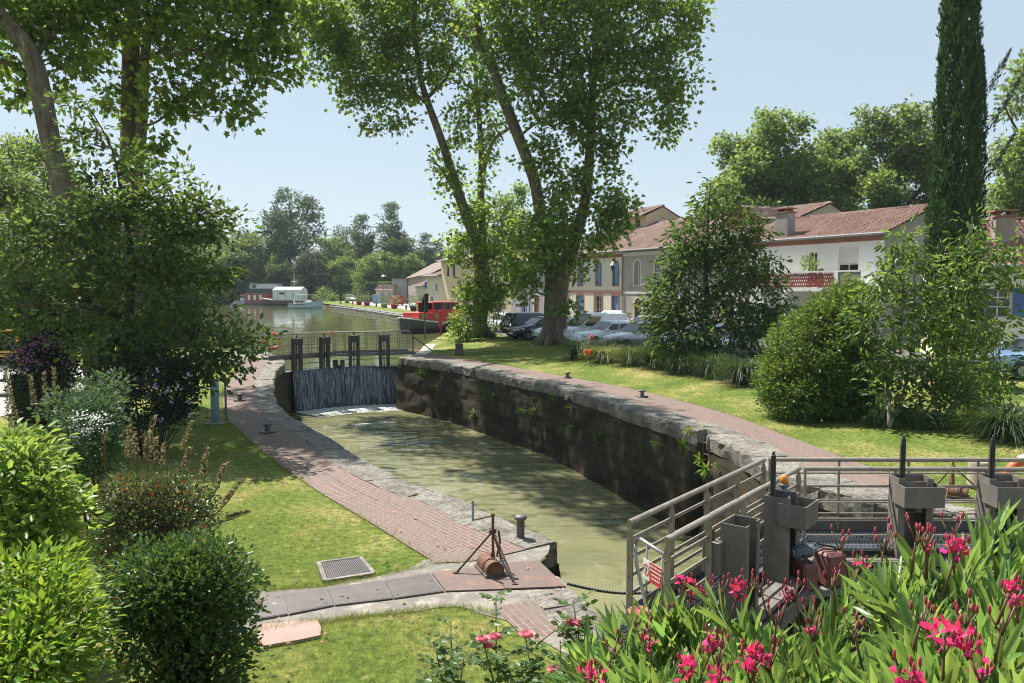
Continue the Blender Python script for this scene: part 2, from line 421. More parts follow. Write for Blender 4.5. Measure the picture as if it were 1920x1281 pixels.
def sheet(name, poly, z, mat, kind='structure', label=None):
    mb = MB(); mb.add([(p[0], p[1], z) for p in poly], [tuple(range(len(poly)))])
    o = mb.build(name, mat)
    tris = geometry.tessellate_polygon([[Vector((p[0], p[1], 0)) for p in poly]])
    me = bpy.data.meshes.new(name); me.from_pydata([(p[0], p[1], z) for p in poly], [], [tuple(t) for t in tris])
    fl = [p for p in me.polygons if p.normal.z < 0]
    for p in fl: p.flip()
    for m_ in o.data.materials: me.materials.append(m_)
    o.data = me; tag(o, label=label, kind=kind); return o
MW_L = water_mat('lock_water', (0.20,0.195,0.105), (0.15,0.152,0.08), 0.55, 2.0, 1.0, 0.28, 0.01)
MW_U = water_mat('basin_water', (0.12,0.125,0.048), (0.10,0.108,0.042), 0.5, 2.2, 0.3, 0.045)
sheet('lock_water', [(-16,20),(-3,-12),(22,-12),(12,24),(-4.0,43.0),(-8.6,42.0),(-13.5,41.0)], LOW, MW_L, label='murky olive water low in the lock chamber')
sheet('basin_water', [(-11.4,39.6),(-9.15,42.25),(-4.6,41.9),(-2,75),(-20,130),(-34,170),(-50,212),(-92,222),(-84,180),(-38,60),(-24,44.5),(-14,44.2)], UPP, MW_U, label='green water of the upper basin')
# ---- masonry
def wall_mat():
    m, nt, b = newmat('wet_masonry')
    v0 = coords(nt, 'UV'); va = _n(nt, 'ShaderNodeVectorMath', operation='ADD'); nz = _n(nt, 'ShaderNodeTexNoise'); nz.inputs['Scale'].default_value = 1.6; nz.inputs['Detail'].default_value = 4
    sc = _n(nt, 'ShaderNodeVectorMath', operation='SCALE'); sc.inputs[3].default_value = 0.22; nt.links.new(nz.outputs[1], sc.inputs[0]); nt.links.new(v0, va.inputs[0]); nt.links.new(sc.outputs[0], va.inputs[1]); v = va.outputs[0]
    br = _n(nt, 'ShaderNodeTexBrick'); nt.links.new(v, br.inputs['Vector'])
    br.inputs['Scale'].default_value = 1.0; br.inputs['Brick Width'].default_value = 0.85; br.inputs['Row Height'].default_value = 0.36
    br.inputs['Mortar Size'].default_value = 0.018; br.inputs['Mortar Smooth'].default_value = 0.4; br.inputs['Bias'].default_value = -0.2
    br.inputs['Color1'].default_value = (0.062,0.045,0.027,1); br.inputs['Color2'].default_value = (0.028,0.023,0.016,1); br.inputs['Mortar'].default_value = (0.012,0.012,0.009,1)
    o = coords(nt)
    st = noise(nt, coords(nt, 'UV', (1.6, 0.22, 1)), 2.2, 6, 0.7)
    c = mix(nt, ramp(nt, st, [(0.42, (0,0,0)), (0.66, (1,1,1))]), br.outputs[0], (0.02,0.022,0.012))
    c = mix(nt, ramp(nt, noise(nt, o, 1.3, 6, 0.7), [(0.56, (0,0,0)), (0.72, (0.8,0.8,0.8))]), c, (0.10,0.07,0.034))
    c = mix(nt, ramp(nt, noise(nt, o, 2.4, 5, 0.7), [(0.6, (0,0,0)), (0.7, (0.7,0.7,0.7))]), c, (0.035,0.05,0.015))
    nt.links.new(c, b.inputs['Base Color']); b.inputs['Roughness'].default_value = 0.8; b.inputs['Specular IOR Level'].default_value = 0.25
    bump(nt, b, noise(nt, o, 14, 6, 0.7), 0.6, 0.03); return m
def coping_mat(name, k=1.0):
    m, nt, b = newmat(name); o = coords(nt)
    c = ramp(nt, noise(nt, o, 1.7, 7, 0.75), [(0.32, (0.10*k,0.09*k,0.078*k)), (0.5, (0.235*k,0.215*k,0.185*k)), (0.68, (0.36*k,0.335*k,0.29*k))])
    sp = ramp(nt, noise(nt, o, 14, 5, 0.75), [(0.38, (0.30,0.29,0.27)), (0.56, (1,1,1))])
    c = mix(nt, 0.85, c, sp, 'MULTIPLY')
    li = ramp(nt, noise(nt, o, 6.5, 4, 0.8), [(0.66, (0,0,0)), (0.74, (0.6,0.6,0.6))])
    c = mix(nt, li, c, (0.45,0.43,0.36))
    nt.links.new(c, b.inputs['Base Color']); b.inputs['Roughness'].default_value = 0.92
    bump(nt, b, noise(nt, o, 9, 7, 0.75), 0.9, 0.05); return m
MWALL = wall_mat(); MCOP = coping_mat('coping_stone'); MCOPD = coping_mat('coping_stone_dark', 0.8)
def hash_noise(i, j, seed=0):
    x = np.sin(i*127.1 + j*311.7 + seed*74.7)*43758.5453; return x - np.floor(x)
def masonry(name, pts, side, z0, z1, batter, parent, mat=None, step=0.1, vstep=0.09, amp=0.028, sm=0):
    P, t = resample(pts, step)
    if sm: P = smooth_poly(P, sm)
    N = normals2(P)*side
    zs = np.arange(z1, z0 - 1e-6, -vstep); nu, nv = len(P), len(zs)
    U, Z = np.meshgrid(t, zs, indexing='ij')
    row = np.floor(-Z/0.36); off = (row % 2)*0.42; col = np.floor((U+off)/0.85)
    fu = ((U+off)/0.85) % 1; fz = (-Z/0.36) % 1
    d = (hash_noise(col, row, 1) - 0.5)*amp*1.6
    joint = np.minimum(np.minimum(fu, 1-fu)*0.85, np.minimum(fz, 1-fz)*0.36)
    d -= np.where(joint < 0.05, amp*.45*(hash_noise(col, row, 5) > .35), 0)
    d += amp*1.3*np.sin(U*1.9 + 2*np.sin(Z*2.3))*np.sin(Z*3.1 + U*.7)
    d += (rng.random(d.shape) - 0.5)*amp*0.5
    bt = batter*np.clip((z1 - Z)/(z1 - z0), 0, 1)
    X = P[:, 0:1] + N[:, 0:1]*(d + bt); Y = P[:, 1:2] + N[:, 1:2]*(d + bt)
    return grid_mesh(name, np.stack([X, Y, Z], -1), np.stack([U, -Z], -1), mat or MWALL, parent, smooth=False)
def coping(name, pts, side, width, thick, parent, mat=None, ztop=0.03, over=0.05, block=1.15, sm=0, skip=None):
    """a row of separate worn stones along an edge; side = towards the water"""
    P, t = resample(pts, 0.1)
    if sm: P = smooth_poly(P, sm)
    N = normals2(P)*side; mb = MB(); L = t[-1]; a = 0.0
    while a < L - 0.05:
        b = min(L, a + block*random.uniform(0.75, 1.25))
        if L - b < 0.4: b = L
        if skip and a < skip[1] and b > skip[0]:
            if a < skip[0] - 0.1: b = skip[0]
            else:
                a = skip[1]; continue
        ov = over + random.uniform(-0.02, 0.025); zt = ztop + random.uniform(-0.012, 0.014); w = width*random.uniform(0.9, 1.1)
        ks = np.linspace(a + 0.008, b - 0.008, max(3, int((b-a)/0.18)))
        px = np.interp(ks, t, P[:, 0]); py = np.interp(ks, t, P[:, 1]); nx = np.interp(ks, t, N[:, 0]); ny = np.interp(ks, t, N[:, 1])
        vs = []; n = len(ks); sec = [(-w, -thick), (-w, 0), (-w*0.66, 0.006), (-w*0.33, 0.003), (ov-0.07, -0.0), (ov-0.02, -0.022), (ov, -0.07), (ov, -thick*0.5), (ov-0.015, -thick)]
        for i in range(n):
            e = 0.02 if i in (0, n-1) else 0
            for (o_, z_) in sec:
                j1, j2 = random.gauss(0, 0.011), random.gauss(0, 0.008)
                vs.append((px[i] + nx[i]*(o_ + j1 - e*(o_ > 0)), py[i] + ny[i]*(o_ + j1 - e*(o_ > 0)), zt + z_ + j2 - e*0.5*(z_ > -0.03)))
        m = len(sec); fs = []
        for i in range(n-1):
            for k in range(m): fs.append((i*m+k, i*m+(k+1) % m, (i+1)*m+(k+1) % m, (i+1)*m+k))
        fs.append(tuple(range(m))[::-1]); fs.append(tuple((n-1)*m+k for k in range(m)))
        mb.add(vs, fs); a = b
    return mb.build(name, mat or MCOP, parent)
# left wall of the chamber, right wall, the walls below the gate and the quay
lw = empty('lock_wall', (0,0,0), label='curved left lock wall with grey coping beside the lawn with the clipped bushes', cat='lock wall')
masonry('wall_face', L_lock[::-1] and L_lock, 1, -3.3, -0.3, 0.35, lw, sm=6)
coping('coping', L_lock, 1, 0.62, 0.36, lw, sm=6)
l2 = empty('lock_wall', (0,0,0), label='short stone wall end left of the waterfall by the far gate', cat='lock wall')
masonry('wall_face', [L_lock[-1]] + L_up, 1, -3.3, -0.3, 0.0, l2); coping('coping', [L_lock[-1]] + L_up, 1, 0.6, 0.36, l2)
lt = empty('lock_wall', (0,0,0), label='stone wall end with the rusty cover plate beside the near gate', cat='lock wall')
masonry('wall_face', L_down[::-1] + [L_lock[0]], 1, -3.3, -0.3, 0.0, lt)
coping('coping', L_down[::-1][:-3], 1, 0.55, 0.34, lt)
rw = empty('lock_wall', (0,0,0), label='long dark right lock wall streaked with moss, fern tufts growing from its joints', cat='lock wall')
masonry('wall_face', R_face, -1, -3.3, -0.3, 0.30, rw, amp=0.034)
_, _t = resample(R_lock[:7] + R_lock[8:], 0.1)
_k = np.array(R_lock[:6] + [xy(_nr)]); s0 = np.linalg.norm(np.diff(_k, axis=0), axis=1).sum()
coping('coping', R_lock, -1, 0.85, 0.4, rw, mat=MCOP, skip=(s0, s0 + (_nl-_nr).length), block=1.3)
nb_ = MB(); nb_.prism([(p[0] + nin.x*0.10, p[1] + nin.y*0.10) for p in (NOTCH[0], NOTCH[1], NOTCH[2], NOTCH[3])] if False else [(_nr.x + nin.x*.27, _nr.y + nin.y*.27), (_nr.x + nin.x*.85, _nr.y + nin.y*.85), (_nl.x + nin.x*.85, _nl.y + nin.y*.85), (_nl.x + nin.x*.27, _nl.y + nin.y*.27)], (0,0,-.35), (Vector((1,0,0)), Vector((0,1,0)), Vector((0,0,1))), .385); nb_.build('notch_stone', MCOPD, rw)
rt = empty('lock_wall', (0,0,0), label='right wall end at the hinge of the near gate, partly behind the railings', cat='lock wall')
masonry('wall_face', [R_lock[0]] + R_down, 1, -3.3, -0.3, 0.0, rt); coping('coping', [R_lock[0]] + R_down, 1, 0.6, 0.36, rt)
qw = empty('quay_wall', (0,0,0), label='long grey stone quay wall with pale edge below the flower pots', cat='quay wall')
MQ = M('quay_stone', (0.16,0.14,0.11), (0.07,0.065,0.05), 1.2, 0.9, bs=0.6, bscale=8, bdist=0.05)
masonry('wall_face', R_quay, 1, -1.0, -0.12, 0.05, qw, mat=MQ, step=0.4, vstep=0.2)
coping('coping', R_quay, 1, 0.7, 0.2, qw, block=1.6, mat=M('quay_coping', (0.40,0.37,0.31), (0.27,0.25,0.21), 2.5, 0.9))
fb = MB()
_b = L_up + L_bank + FAR_bank + [R_quay[0]]
for a, b in zip(_b[:-1], _b[1:]): fb.quad((a[0],a[1],-1.2), (b[0],b[1],-1.2), (b[0],b[1],0.02), (a[0],a[1],0.02))
tag(fb.build('bank', M('earth', (0.11,0.085,0.05), (0.06,0.055,0.03), 1.5, 0.95)), kind='structure')
# ---- paths
def brick_mat(name, bw, rh, rot=0.0, k=1.0):
    m, nt, b = newmat(name); v = coords(nt, 'UV', (1,1,1), (0,0,rot))
    vw = _n(nt, 'ShaderNodeVectorMath', operation='ADD'); nz = _n(nt, 'ShaderNodeTexNoise'); nz.inputs['Scale'].default_value = 1.1
    sc = _n(nt, 'ShaderNodeVectorMath', operation='SCALE'); sc.inputs[3].default_value = 0.05
    nt.links.new(nz.outputs[1], sc.inputs[0]); nt.links.new(v, vw.inputs[0]); nt.links.new(sc.outputs[0], vw.inputs[1])
    br = _n(nt, 'ShaderNodeTexBrick'); nt.links.new(vw.outputs[0], br.inputs['Vector'])
    br.inputs['Scale'].default_value = 1; br.inputs['Brick Width'].default_value = bw; br.inputs['Row Height'].default_value = rh
    br.inputs['Mortar Size'].default_value = 0.008; br.inputs['Mortar Smooth'].default_value = 0.3
    br.inputs['Color1'].default_value = (0.165*k,0.086*k,0.066*k,1); br.inputs['Color2'].default_value = (0.118*k,0.074*k,0.064*k,1); br.inputs['Mortar'].default_value = (0.30*k,0.26*k,0.22*k,1)
    o = coords(nt)
    c = mix(nt, ramp(nt, noise(nt, o, 0.9, 6, 0.7), [(0.40, (0,0,0)), (0.66, (0.9,0.9,0.9))]), br.outputs[0], (0.16*k,0.122*k,0.102*k))
    c = mix(nt, ramp(nt, noise(nt, o, 3.1, 5, 0.7), [(0.56, (0,0,0)), (0.7, (0.55,0.55,0.55))]), c, (0.10,0.075,0.062))
    nt.links.new(c, b.inputs['Base Color']); b.inputs['Roughness'].default_value = 0.85
    ht = mix(nt, 0.25, br.outputs[1], noise(nt, o, 25, 4, 0.7))
    bp = bump(nt, b, ht, 0.55, 0.02); bp.invert = True; return m
MB_L = brick_mat('brick_lengthwise', 0.26, 0.085); MB_X = brick_mat('brick_crosswise', 0.26, 0.085, R(90))
def strip(name, A, B, mat, z, n=None, nv=6, zf=None):
    PA, ta = resample(A, 0.3, n); PB, tb = resample(B, 0.3, len(PA))
    w = np.linspace(0, 1, nv)
    P2 = PA[:, None, :]*(1-w[None, :, None]) + PB[:, None, :]*w[None, :, None]
    Z = np.array([[z + (gz(p[0], p[1]) if zf else 0) for p in r] for r in P2])
    wd = np.linalg.norm(PB - PA, axis=1)[:, None]*w[None, :]
    UV = np.stack([np.broadcast_to(ta[:, None], wd.shape), wd], -1)
    return grid_mesh(name, np.concatenate([P2, Z[..., None]], -1), UV, mat)
def offset(pts, d, sm=6):
    P, t = resample(pts, 0.25); P = smooth_poly(P, sm); N = normals2(P); return [tuple(p) for p in (P + N*d)]
LO = [(905,1052),(820,1060),(700,985),(600,925),(520,870),(465,825),(430,790),(416,757),(420,728),(445,697),(462,668)]
L_out = gl(LO); L_in = offset(L_lock, -0.56); 
def midline(A, B, f):
    PA, _ = resample(A, 0.3, 120); PB, _ = resample(B, 0.3, 120); return [tuple(p) for p in PA*(1-f) + PB*f]
Lm = midline(L_in, L_out, 0.47)
tag(strip('towpath_bricks', L_in, Lm, MB_L, 0.022), kind='structure', label='bricks laid along the left edge of the lock')
tag(strip('towpath_border', Lm, L_out, MB_X, 0.018), kind='structure')
R_out = gl([(1830,938),(1700,900),(1590,862),(1480,820),(1390,785),(1320,764),(1204,734),(1120,717),(1023,700),(926,682),(855,672),(774,658)])
R_in = offset(R_lock, 0.75, 4); Rm = midline(R_in, R_out, 0.5)
tag(strip('towpath_bricks', R_in, Rm, MB_L, 0.022, zf=1), kind='structure', label='bricks laid along the right edge of the lock')
tag(strip('towpath_border', Rm, R_out, MB_X, 0.018, zf=1), kind='structure')
MCON = M('worn_concrete', (0.24,0.215,0.18), (0.15,0.135,0.115), 2.2, 0.92, bs=0.5, bscale=22, c3=(0.30,0.27,0.23))
sheet('landing', [(-11.3,38.6),(-14.4,44.9),(-18,45.4),(-17,40),(-13.5,36.5)], 0.012, MCON)
PAVE = gl([(780,1062),(830,1035),(960,1012),(1030,1022),(1024,1040),(1012,1053),(1066,1104),(1150,1183),(1085,1240),(960,1165),(850,1138),(640,1162),(466,1190),(380,1200),(380,1120),(470,1112),(607,1100),(715,1080)])
sheet('paving', ragged(PAVE), 0.008, MCON, label='grey concrete strip around the cover plates')
PB1 = gl([(925,1140),(1008,1128),(1045,1160),(985,1200)]); PB2 = gl([(985,1200),(1045,1160),(1100,1205),(1030,1250)])
tag(strip('paving_bricks', gl([(925,1140),(1008,1128)]), gl([(1000,1215),(1060,1170)]), MB_X, 0.016), kind='structure'); tag(strip('paving_bricks', gl([(1008,1128),(1060,1122)]), gl([(1060,1170),(1120,1200)]), MB_L, 0.018), kind='structure')
# ---- roads and parking
MASP = M('asphalt', (0.115,0.105,0.10), (0.075,0.07,0.068), 3, 0.95, bs=0.3, bscale=60, c3=(0.16,0.15,0.14))
MLANE = M('pale_lane', (0.34,0.32,0.29), (0.26,0.245,0.22), 1.5, 0.95)
sheet('car_park', [(16.0,28),(21.0,29.5),(21.0,46),(9,72),(-4,98),(-10,104),(-6.5,88),(-1.5,58),(0.5,52)], 0.306, MASP)
sheet('street', [(-9.5,99),(-3,96),(-8,118),(-21,160),(-37,205),(-60,230),(-64,226),(-44,200),(-31.5,162),(-17,122)], 0.33, MLANE, label='pale lane behind the row of flower pots')
sheet('left_road', [(-60,24),(-14.2,20.5),(-14.8,36),(-60,40)], 0.02, MLANE)
kb = MB()
for y0, y1 in ((30.2, 30.35), (26.0, 26.15)): kb.box((-32, (y0+y1)/2, 0.07), (36, 0.16, 0.13), bev=0.02)
tag(kb.build('kerb', M('kerb', (0.12,0.12,0.12), None, 3, 0.9)), kind='structure')
# ---- far hills
def hills():
    nx, ny = 90, 10
    xs = np.linspace(-700, 700, nx); 
    P = np.zeros((nx, ny, 3))
    for j in range(ny):
        f = j/(ny-1)
        h = 24 + 13*np.sin(xs/170 + 1.0) + 6*np.sin(xs/57 + 2) + 2.5*np.sin(xs/19)
        P[:, j, 0] = xs; P[:, j, 1] = 560 + 240*f; P[:, j, 2] = h*math.sin(min(1, f*1.6)*math.pi/2) - 1
    return tag(grid_mesh('hills', P, None, M('far_wood', (0.05,0.085,0.03), (0.025,0.05,0.02), 0.05, 0.95, bs=1.0, bscale=0.12, bdist=4)), kind='structure', label='wooded hill far behind the houses')
hills()
# ================================================================== gates and lock furniture
MPAINT = M('gate_paint', (0.185,0.165,0.145), (0.15,0.135,0.12), 3.0, 0.5, bs=0.08, bscale=40, c3=(0.21,0.185,0.16))
MPAINTD = M('gate_paint_dark', (0.06,0.056,0.052), (0.045,0.042,0.04), 4.0, 0.6, bs=0.1, bscale=40)
paint_worn(MPAINT, .45)
MRAIL = M('rail_steel', (0.35,0.305,0.245), (0.27,0.235,0.19), 6.0, 0.45, metal=0.25, bs=0.05, bscale=60)
paint_worn(MRAIL, .5)
MGRAT = M('galvanised', (0.20,0.22,0.25), (0.14,0.155,0.18), 8.0, 0.42, metal=0.7)
MBLACK = M('black_rubber', (0.018,0.018,0.019), (0.03,0.03,0.03), 6, 0.55)
MRUST = M('rust', (0.20,0.085,0.042), (0.12,0.058,0.036), 5, 0.75, metal=0.15, bs=0.3, bscale=40, c3=(0.26,0.13,0.075))
MRUSTP = M('rusty_plate', (0.17,0.118,0.10), (0.13,0.095,0.085), 3.5, 0.6, metal=0.2, bs=0.15, bscale=50, c3=(0.21,0.12,0.085))
MPLATE = M('ribbed_plate', (0.135,0.115,0.11), (0.10,0.088,0.086), 3, 0.6, metal=0.25)
MIRON = M('grey_iron', (0.15,0.135,0.13), (0.10,0.092,0.09), 8, 0.55, metal=0.3, bs=0.15, bscale=60)
MWHITE = M('white_paint', (0.78,0.77,0.74), (0.68,0.67,0.64), 3, 0.5)
MORANGE = M('orange_buoy', (0.72,0.13,0.03), (0.60,0.11,0.03), 5, 0.5)
MREDP = M('red_sign', (0.55,0.025,0.02), (0.48,0.03,0.025), 5, 0.45)
MBEACON = M('orange_lens', (0.85,0.24,0.01), (0.75,0.2,0.01), 5, 0.18, coat=0.6)
MWOOD = M('wet_timber', (0.035,0.03,0.024), (0.02,0.02,0.018), 3, 0.55, bs=0.4, bscale=12, bdist=0.02)
MMACH = M('faded_red_paint', (0.20,0.075,0.07), (0.15,0.06,0.055), 6, 0.5, bs=0.1)
MMOT = M('motor_grey', (0.20,0.23,0.26), (0.15,0.17,0.19), 6, 0.4, metal=0.3)
X3, Y3, Z3 = Vector((1,0,0)), Vector((0,1,0)), Vector((0,0,1))
def railing(name, x0, x1, y, z0, h, nposts, nmid, parent, post=0.045, round_top=0.032, flat=True, toe=0.0, mat=None):
    mb = MB(); top = z0 + h
    mb.tube([(x0,y,top),(x1,y,top)], round_top, 10)
    for i in range(nposts):
        x = x0 + 0.02 + (x1 - x0 - 0.04)*i/(nposts-1)
        mb.box((x, y, z0 + (h-0.12)/2), (post*0.5, post*1.5, h-0.12)) if flat else mb.tube([(x,y,z0),(x,y,top)], post*0.42, 8)
        if flat: mb.prism([(-post*.75,0),(post*.75,0),(0.006,0.09),(-0.006,0.09)], (x - post*.25, y, top-0.12), (Y3, Z3, X3), post*.5)
    for k in range(nmid):
        z = z0 + toe + (h - toe)*(k + 0.55)/(nmid + 0.55) if toe else z0 + h*(k+0.6)/(nmid+0.6)
        mb.box(((x0+x1)/2, y + (0.018 if flat else 0), z), (abs(x1-x0), 0.016, 0.04)) if flat else mb.tube([(x0,y,z),(x1,y,z)], 0.013, 6)
    o = mb.build(name, mat or MRAIL, parent)
    if toe:
        t = MB().box(((x0+x1)/2, y - 0.012, z0 + toe/2), (abs(x1-x0), 0.008, toe)); t.build('toe_board', MPAINT, o)
    return o
def walkway(x0, x1, w, z, parent, step=0.045):
    mb = MB()
    for s in (-1, 1): mb.box(((x0+x1)/2, s*w/2, z - 0.05), (abs(x1-x0), 0.05, 0.14))
    n = int(abs(x1-x0)/step)
    for i in range(n): mb.box((x0 + (x1-x0)*(i+.5)/n, 0, z), (0.008, w - 0.05, 0.03))
    for j in range(9): mb.box(((x0+x1)/2, -w/2 + w*(j+.5)/9, z - 0.004), (abs(x1-x0), 0.005, 0.02))
    return mb.build('walkway', MGRAT, parent)
def rack_rod(x, y, z0, z1, parent, w=0.05):
    mb = MB(); mb.box((x, y, (z0+z1)/2), (w, w, z1-z0), bev=0.006); z = z0
    while z < z1 - 0.06: mb.box((x + w*.62, y, z), (w*.45, w*.8, 0.016)); z += 0.034
    mb.box((x, y, z1+0.015), (w*.7, w*.7, 0.06), bev=0.012)
    return mb.build('rack_rod', MBLACK, parent)
def gear_closed(x, dn, top, parent, head=True, rod=True, w=0.42, low=-0.9, mat=None, ro=-.08):
    """a paddle gear: three sided steel column open towards downstream (dn = sign of y), box head, toothed rod"""
    mat = mat or MPAINT; mb = MB(); t = 0.014; d = 0.26; yb = dn*0.36
    mb.box((x, yb + dn*t/2, (low+top)/2), (w, t, top-low))
    for s in (-1, 1):
        mb.box((x + s*(w/2 - t/2), yb + dn*(t + d/2), (low+top)/2), (t, d, top-low))
        mb.box((x + s*(w/2 - 0.045), yb + dn*(t + d + t/2), (low+top)/2), (0.09, t, top-low))
    for z in (top-0.5, top-1.0): mb.box((x, yb + dn*(t + 0.05), z), (w-2*t, 0.1, 0.012))
    for s in (-1, 1):
        for q in range(9): mb.lathe([(.012,0),(.012,.008),(.006,.011)], 6, (x + s*(w/2 + .0), yb + dn*(t + d*.5), top - .12 - q*.2), (Y3, Z3, X3*s))
    o = mb.build('paddle_gear', mat, parent)
    if head:
        h = MB(); hz = 0.27; hw = w + 0.06; hd = 0.34; yc = yb + dn*(0.17 + hd/2); zc = top - hz/2 - 0.06
        for s in (-1, 1):
            h.box((x + s*(hw/2 - 0.006), yc, zc), (0.012, hd, hz)); h.box((x, yc + s*(hd/2 - 0.006), zc), (hw - 0.024, 0.012, hz))
        h.box((x, yc, zc - hz/2 + 0.1), (hw - 0.024, hd - 0.024, 0.012))
        h.tube([(x, yc, zc - hz/2 - 0.09), (x, yc, zc - hz/2 + 0.1)], 0.05, 12)
        hb = h.build('head_box', mat, o)
        dsc = MB(); dsc.lathe([(0.055,0),(0.085,0.006),(0.085,0.02),(0.055,0.03),(0.05,0.012)], 20, (x, yc, zc - hz/2 + 0.115)); dsc.build('dial', MGRAT, hb, True)
        bl = MB()
        for k in range(3): bl.tube([(x + 0.11 + 0.022*k, yc - dn*0.05, zc - hz/2 + .106), (x + 0.11 + .022*k, yc - dn*.05, zc - hz/2 + .14)], 0.008, 6)
        bl.build('bolts', MGRAT, hb)
    if rod: rack_rod(x + w*ro, yb + dn*0.09, low + 0.2, top + 0.50, o)
    return o
def gear_open(x, dn, top, parent, low=-0.75, yc=0.5, mat=None):
    mat = mat or MPAINTD; mb = MB()
    for s in (-1, 1):
        mb.box((x + s*0.2, dn*yc, (low+top)/2), (0.14, 0.16, top-low), bev=0.01)
        mb.box((x + s*0.2, dn*(yc+.085), (low+top)/2), (0.19, 0.012, top-low))
    mb.box((x, dn*yc, low + 0.85), (0.3, 0.05, 0.05))
    o = mb.build('paddle_gear', mat, parent)
    h = MB(); h.box((x, dn*(yc + 0.13), top - 0.2), (0.5, 0.24, 0.36), bev=0.015); h.build('head_box', MPAINTD, o)
    rack_rod(x, dn*yc, low, top + 0.14, o, 0.05)
    return o
def gate_leaf(label, p0, p1, dn, deck_z, panel_off, top_z):
    """p0 = hinge, p1 = mitre. dn = sign of local y that points downstream"""
    d = Vector((p1[0]-p0[0], p1[1]-p0[1], 0)); L = d.length
    g = empty('lock_gate', (p0[0], p0[1], deck_z), math.atan2(d.y, d.x), label, 'lock gate', 'lock gates')
    mb = MB(); zt = top_z - deck_z; zb = -3.3 - deck_z; y = dn*panel_off; k = 0; x = -0.8
    while x < L - 0.05:
        w = min(0.24, L - x); mb.box((x + w/2, y, (zt+zb)/2), (w - 0.008, 0.12 + 0.012*(k % 2), zt - zb)); x += w; k += 1
    for z in (zt - 0.1, zt - 0.75, zt - 1.4): mb.box((L/2, y - dn*0.14, z), (L, 0.16, 0.2))
    mb.box((L - 0.08, y + dn*0.05, (zt+zb)/2 + .08), (0.2, 0.26, zt - zb + 0.16)); mb.box((0.06, y, (zt+zb)/2), (0.2, 0.22, zt-zb))
    mb.build('gate_panel', MWOOD, g)
    return g, L
# ---- near gate, left leaf
A0, A1 = gp(1180, 980, 1.15), gp(1433, 862, 1.15); B0, B1 = gp(1252, 1013, 1.15), gp(1497, 878, 1.15)
ex = Vector((A1.x-A0.x, A1.y-A0.y)).normalized(); ey = Vector((-ex.y, ex.x))
def loc(p): q = Vector((p.x - A0.x, p.y - A0.y)); return q.dot(ex), q.dot(ey)
bx0, by0 = loc(B0); bx1, by1 = loc(B1); w_ = -by0*0.5 - by1*0.5; La = (A1-A0).length
p0 = Vector((A0.x, A0.y)) - ey*w_/2; p1 = p0 + ex*La
DZ = 0.1
g, L = gate_leaf('near lock gate leaf with orange beacon and no entry sign, running from the left bank', p0, p1, -1, DZ, 0.55, -0.55)
walkway(bx0 - 0.35, La + 0.2, w_, 0.0, g)
railing('railing', 0.0, La, w_/2, 0, 1.05, 5, 4, g, toe=0.16); railing('railing', bx0, bx1, -w_/2, 0, 1.05, 5, 4, g)
ga = gear_closed(bx0 + 1.32, -1, 0.97, g, head=False, rod=False, w=0.40)
bt = MB(); bt.box((bx0 + 1.32 - 0.26, -0.30, 0.6), (0.1, 0.2, 0.36), bev=0.01); bt.build('switch_box', MPAINT, ga)
bt = MB(); bt.lathe([(0.022,0),(0.024,0.02),(0.017,0.05),(0.024,0.075),(0.02,0.11),(0.006,0.135)], 12, (bx0 + 1.32 - 0.26, -0.30, 0.785)); bt.build('small_lamp', MRUST, ga, True)
gb = gear_closed(bx0 + 2.62, -1, 1.0, g, head=True, rod=True, w=0.40, ro=-.42)
bt = MB(); bt.lathe([(0.05,0),(0.05,0.05),(0.035,0.06),(0.06,0.09),(0.06,0.12)], 16, (bx0 + 2.70, -0.50, 0.99)); bc = bt.build('beacon', MGRAT, gb, True)
bt = MB(); bt.lathe([(0.048,0),(0.05,0.05),(0.044,0.085),(0.026,0.105),(0.004,0.112)], 18, (bx0 + 2.70, -0.50, 1.11)); bt.build('lens', MBEACON, bc, True)
bt = MB(); bt.box((L*0.62, -0.62, -0.05), (L*0.75, 0.3, 0.05)); bt.box((L*0.62, -0.8, -0.22), (L*0.75, 0.08, 0.18)); bt.build('gate_beam', MPAINT, g)
# little swing barrier with its sign, across the walkway
sb_ = MB(); yl, yr = w_/2 - 0.04, -w_/2 + 0.03; bxx = 0.14 + bx0*0.3
def bx_(y): return 0.06 + (bx0 - 0.02)*(yl - y)/(yl - yr)
sb_.tube([(bx_(yl),yl,0.82),(bx_(yl-.03),yl-.03,0.88),(bx_(yl-.1),yl-.1,0.9),(bx_(yr),yr,0.88)], 0.02, 8)
sb_.tube([(bx_(yl),yl,0.82),(bx_(yl-.02),yl-.02,0.62),(bx_(yl-.24),yl-.24,0.15),(bx_(yl-.3),yl-.3,0.1),(bx_(yr),yr,0.12)], 0.02, 8)
for yy in (yl - .2, yr + .05): sb_.tube([(bx_(yy),yy,0.14 if yy < 0 else .25),(bx_(yy),yy,0.89)], 0.011, 6)
sb_.build('swing_barrier', M('pale_steel', (0.38,0.38,0.37), (0.30,0.30,0.30), 6, 0.4, metal=0.5), g, True)
sg = empty('warning_sign', (0,0,0), 0, 'small no pedestrians sign with red text panel on the swing barrier', 'sign')
pa = g.matrix_basis @ Vector((bx_(yl-.17)-.03, yl-.17, 0.62)); pb = g.matrix_basis @ Vector((bx_(yr+.03)-.03, yr+.03, 0.62))
sx = (pb - pa); SW = sx.length; sx.normalize(); sn = sx.cross(Z3)
sg.location = pa; sa = (sx, Z3, sn)
S0 = Vector((0,0,-0.085)); SH = 0.205
MB().prism([(0,0),(SW,0),(SW,SH),(0,SH)], S0, sa, 0.004).build('panel', MWHITE, sg)
MB().prism([(SW*.36,0.0),(SW,0.0),(SW,SH),(SW*.36,SH)], S0 + sn*0.005, sa, 0.002).build('text_panel', MREDP, sg)
tx = MB(); random.seed(3)
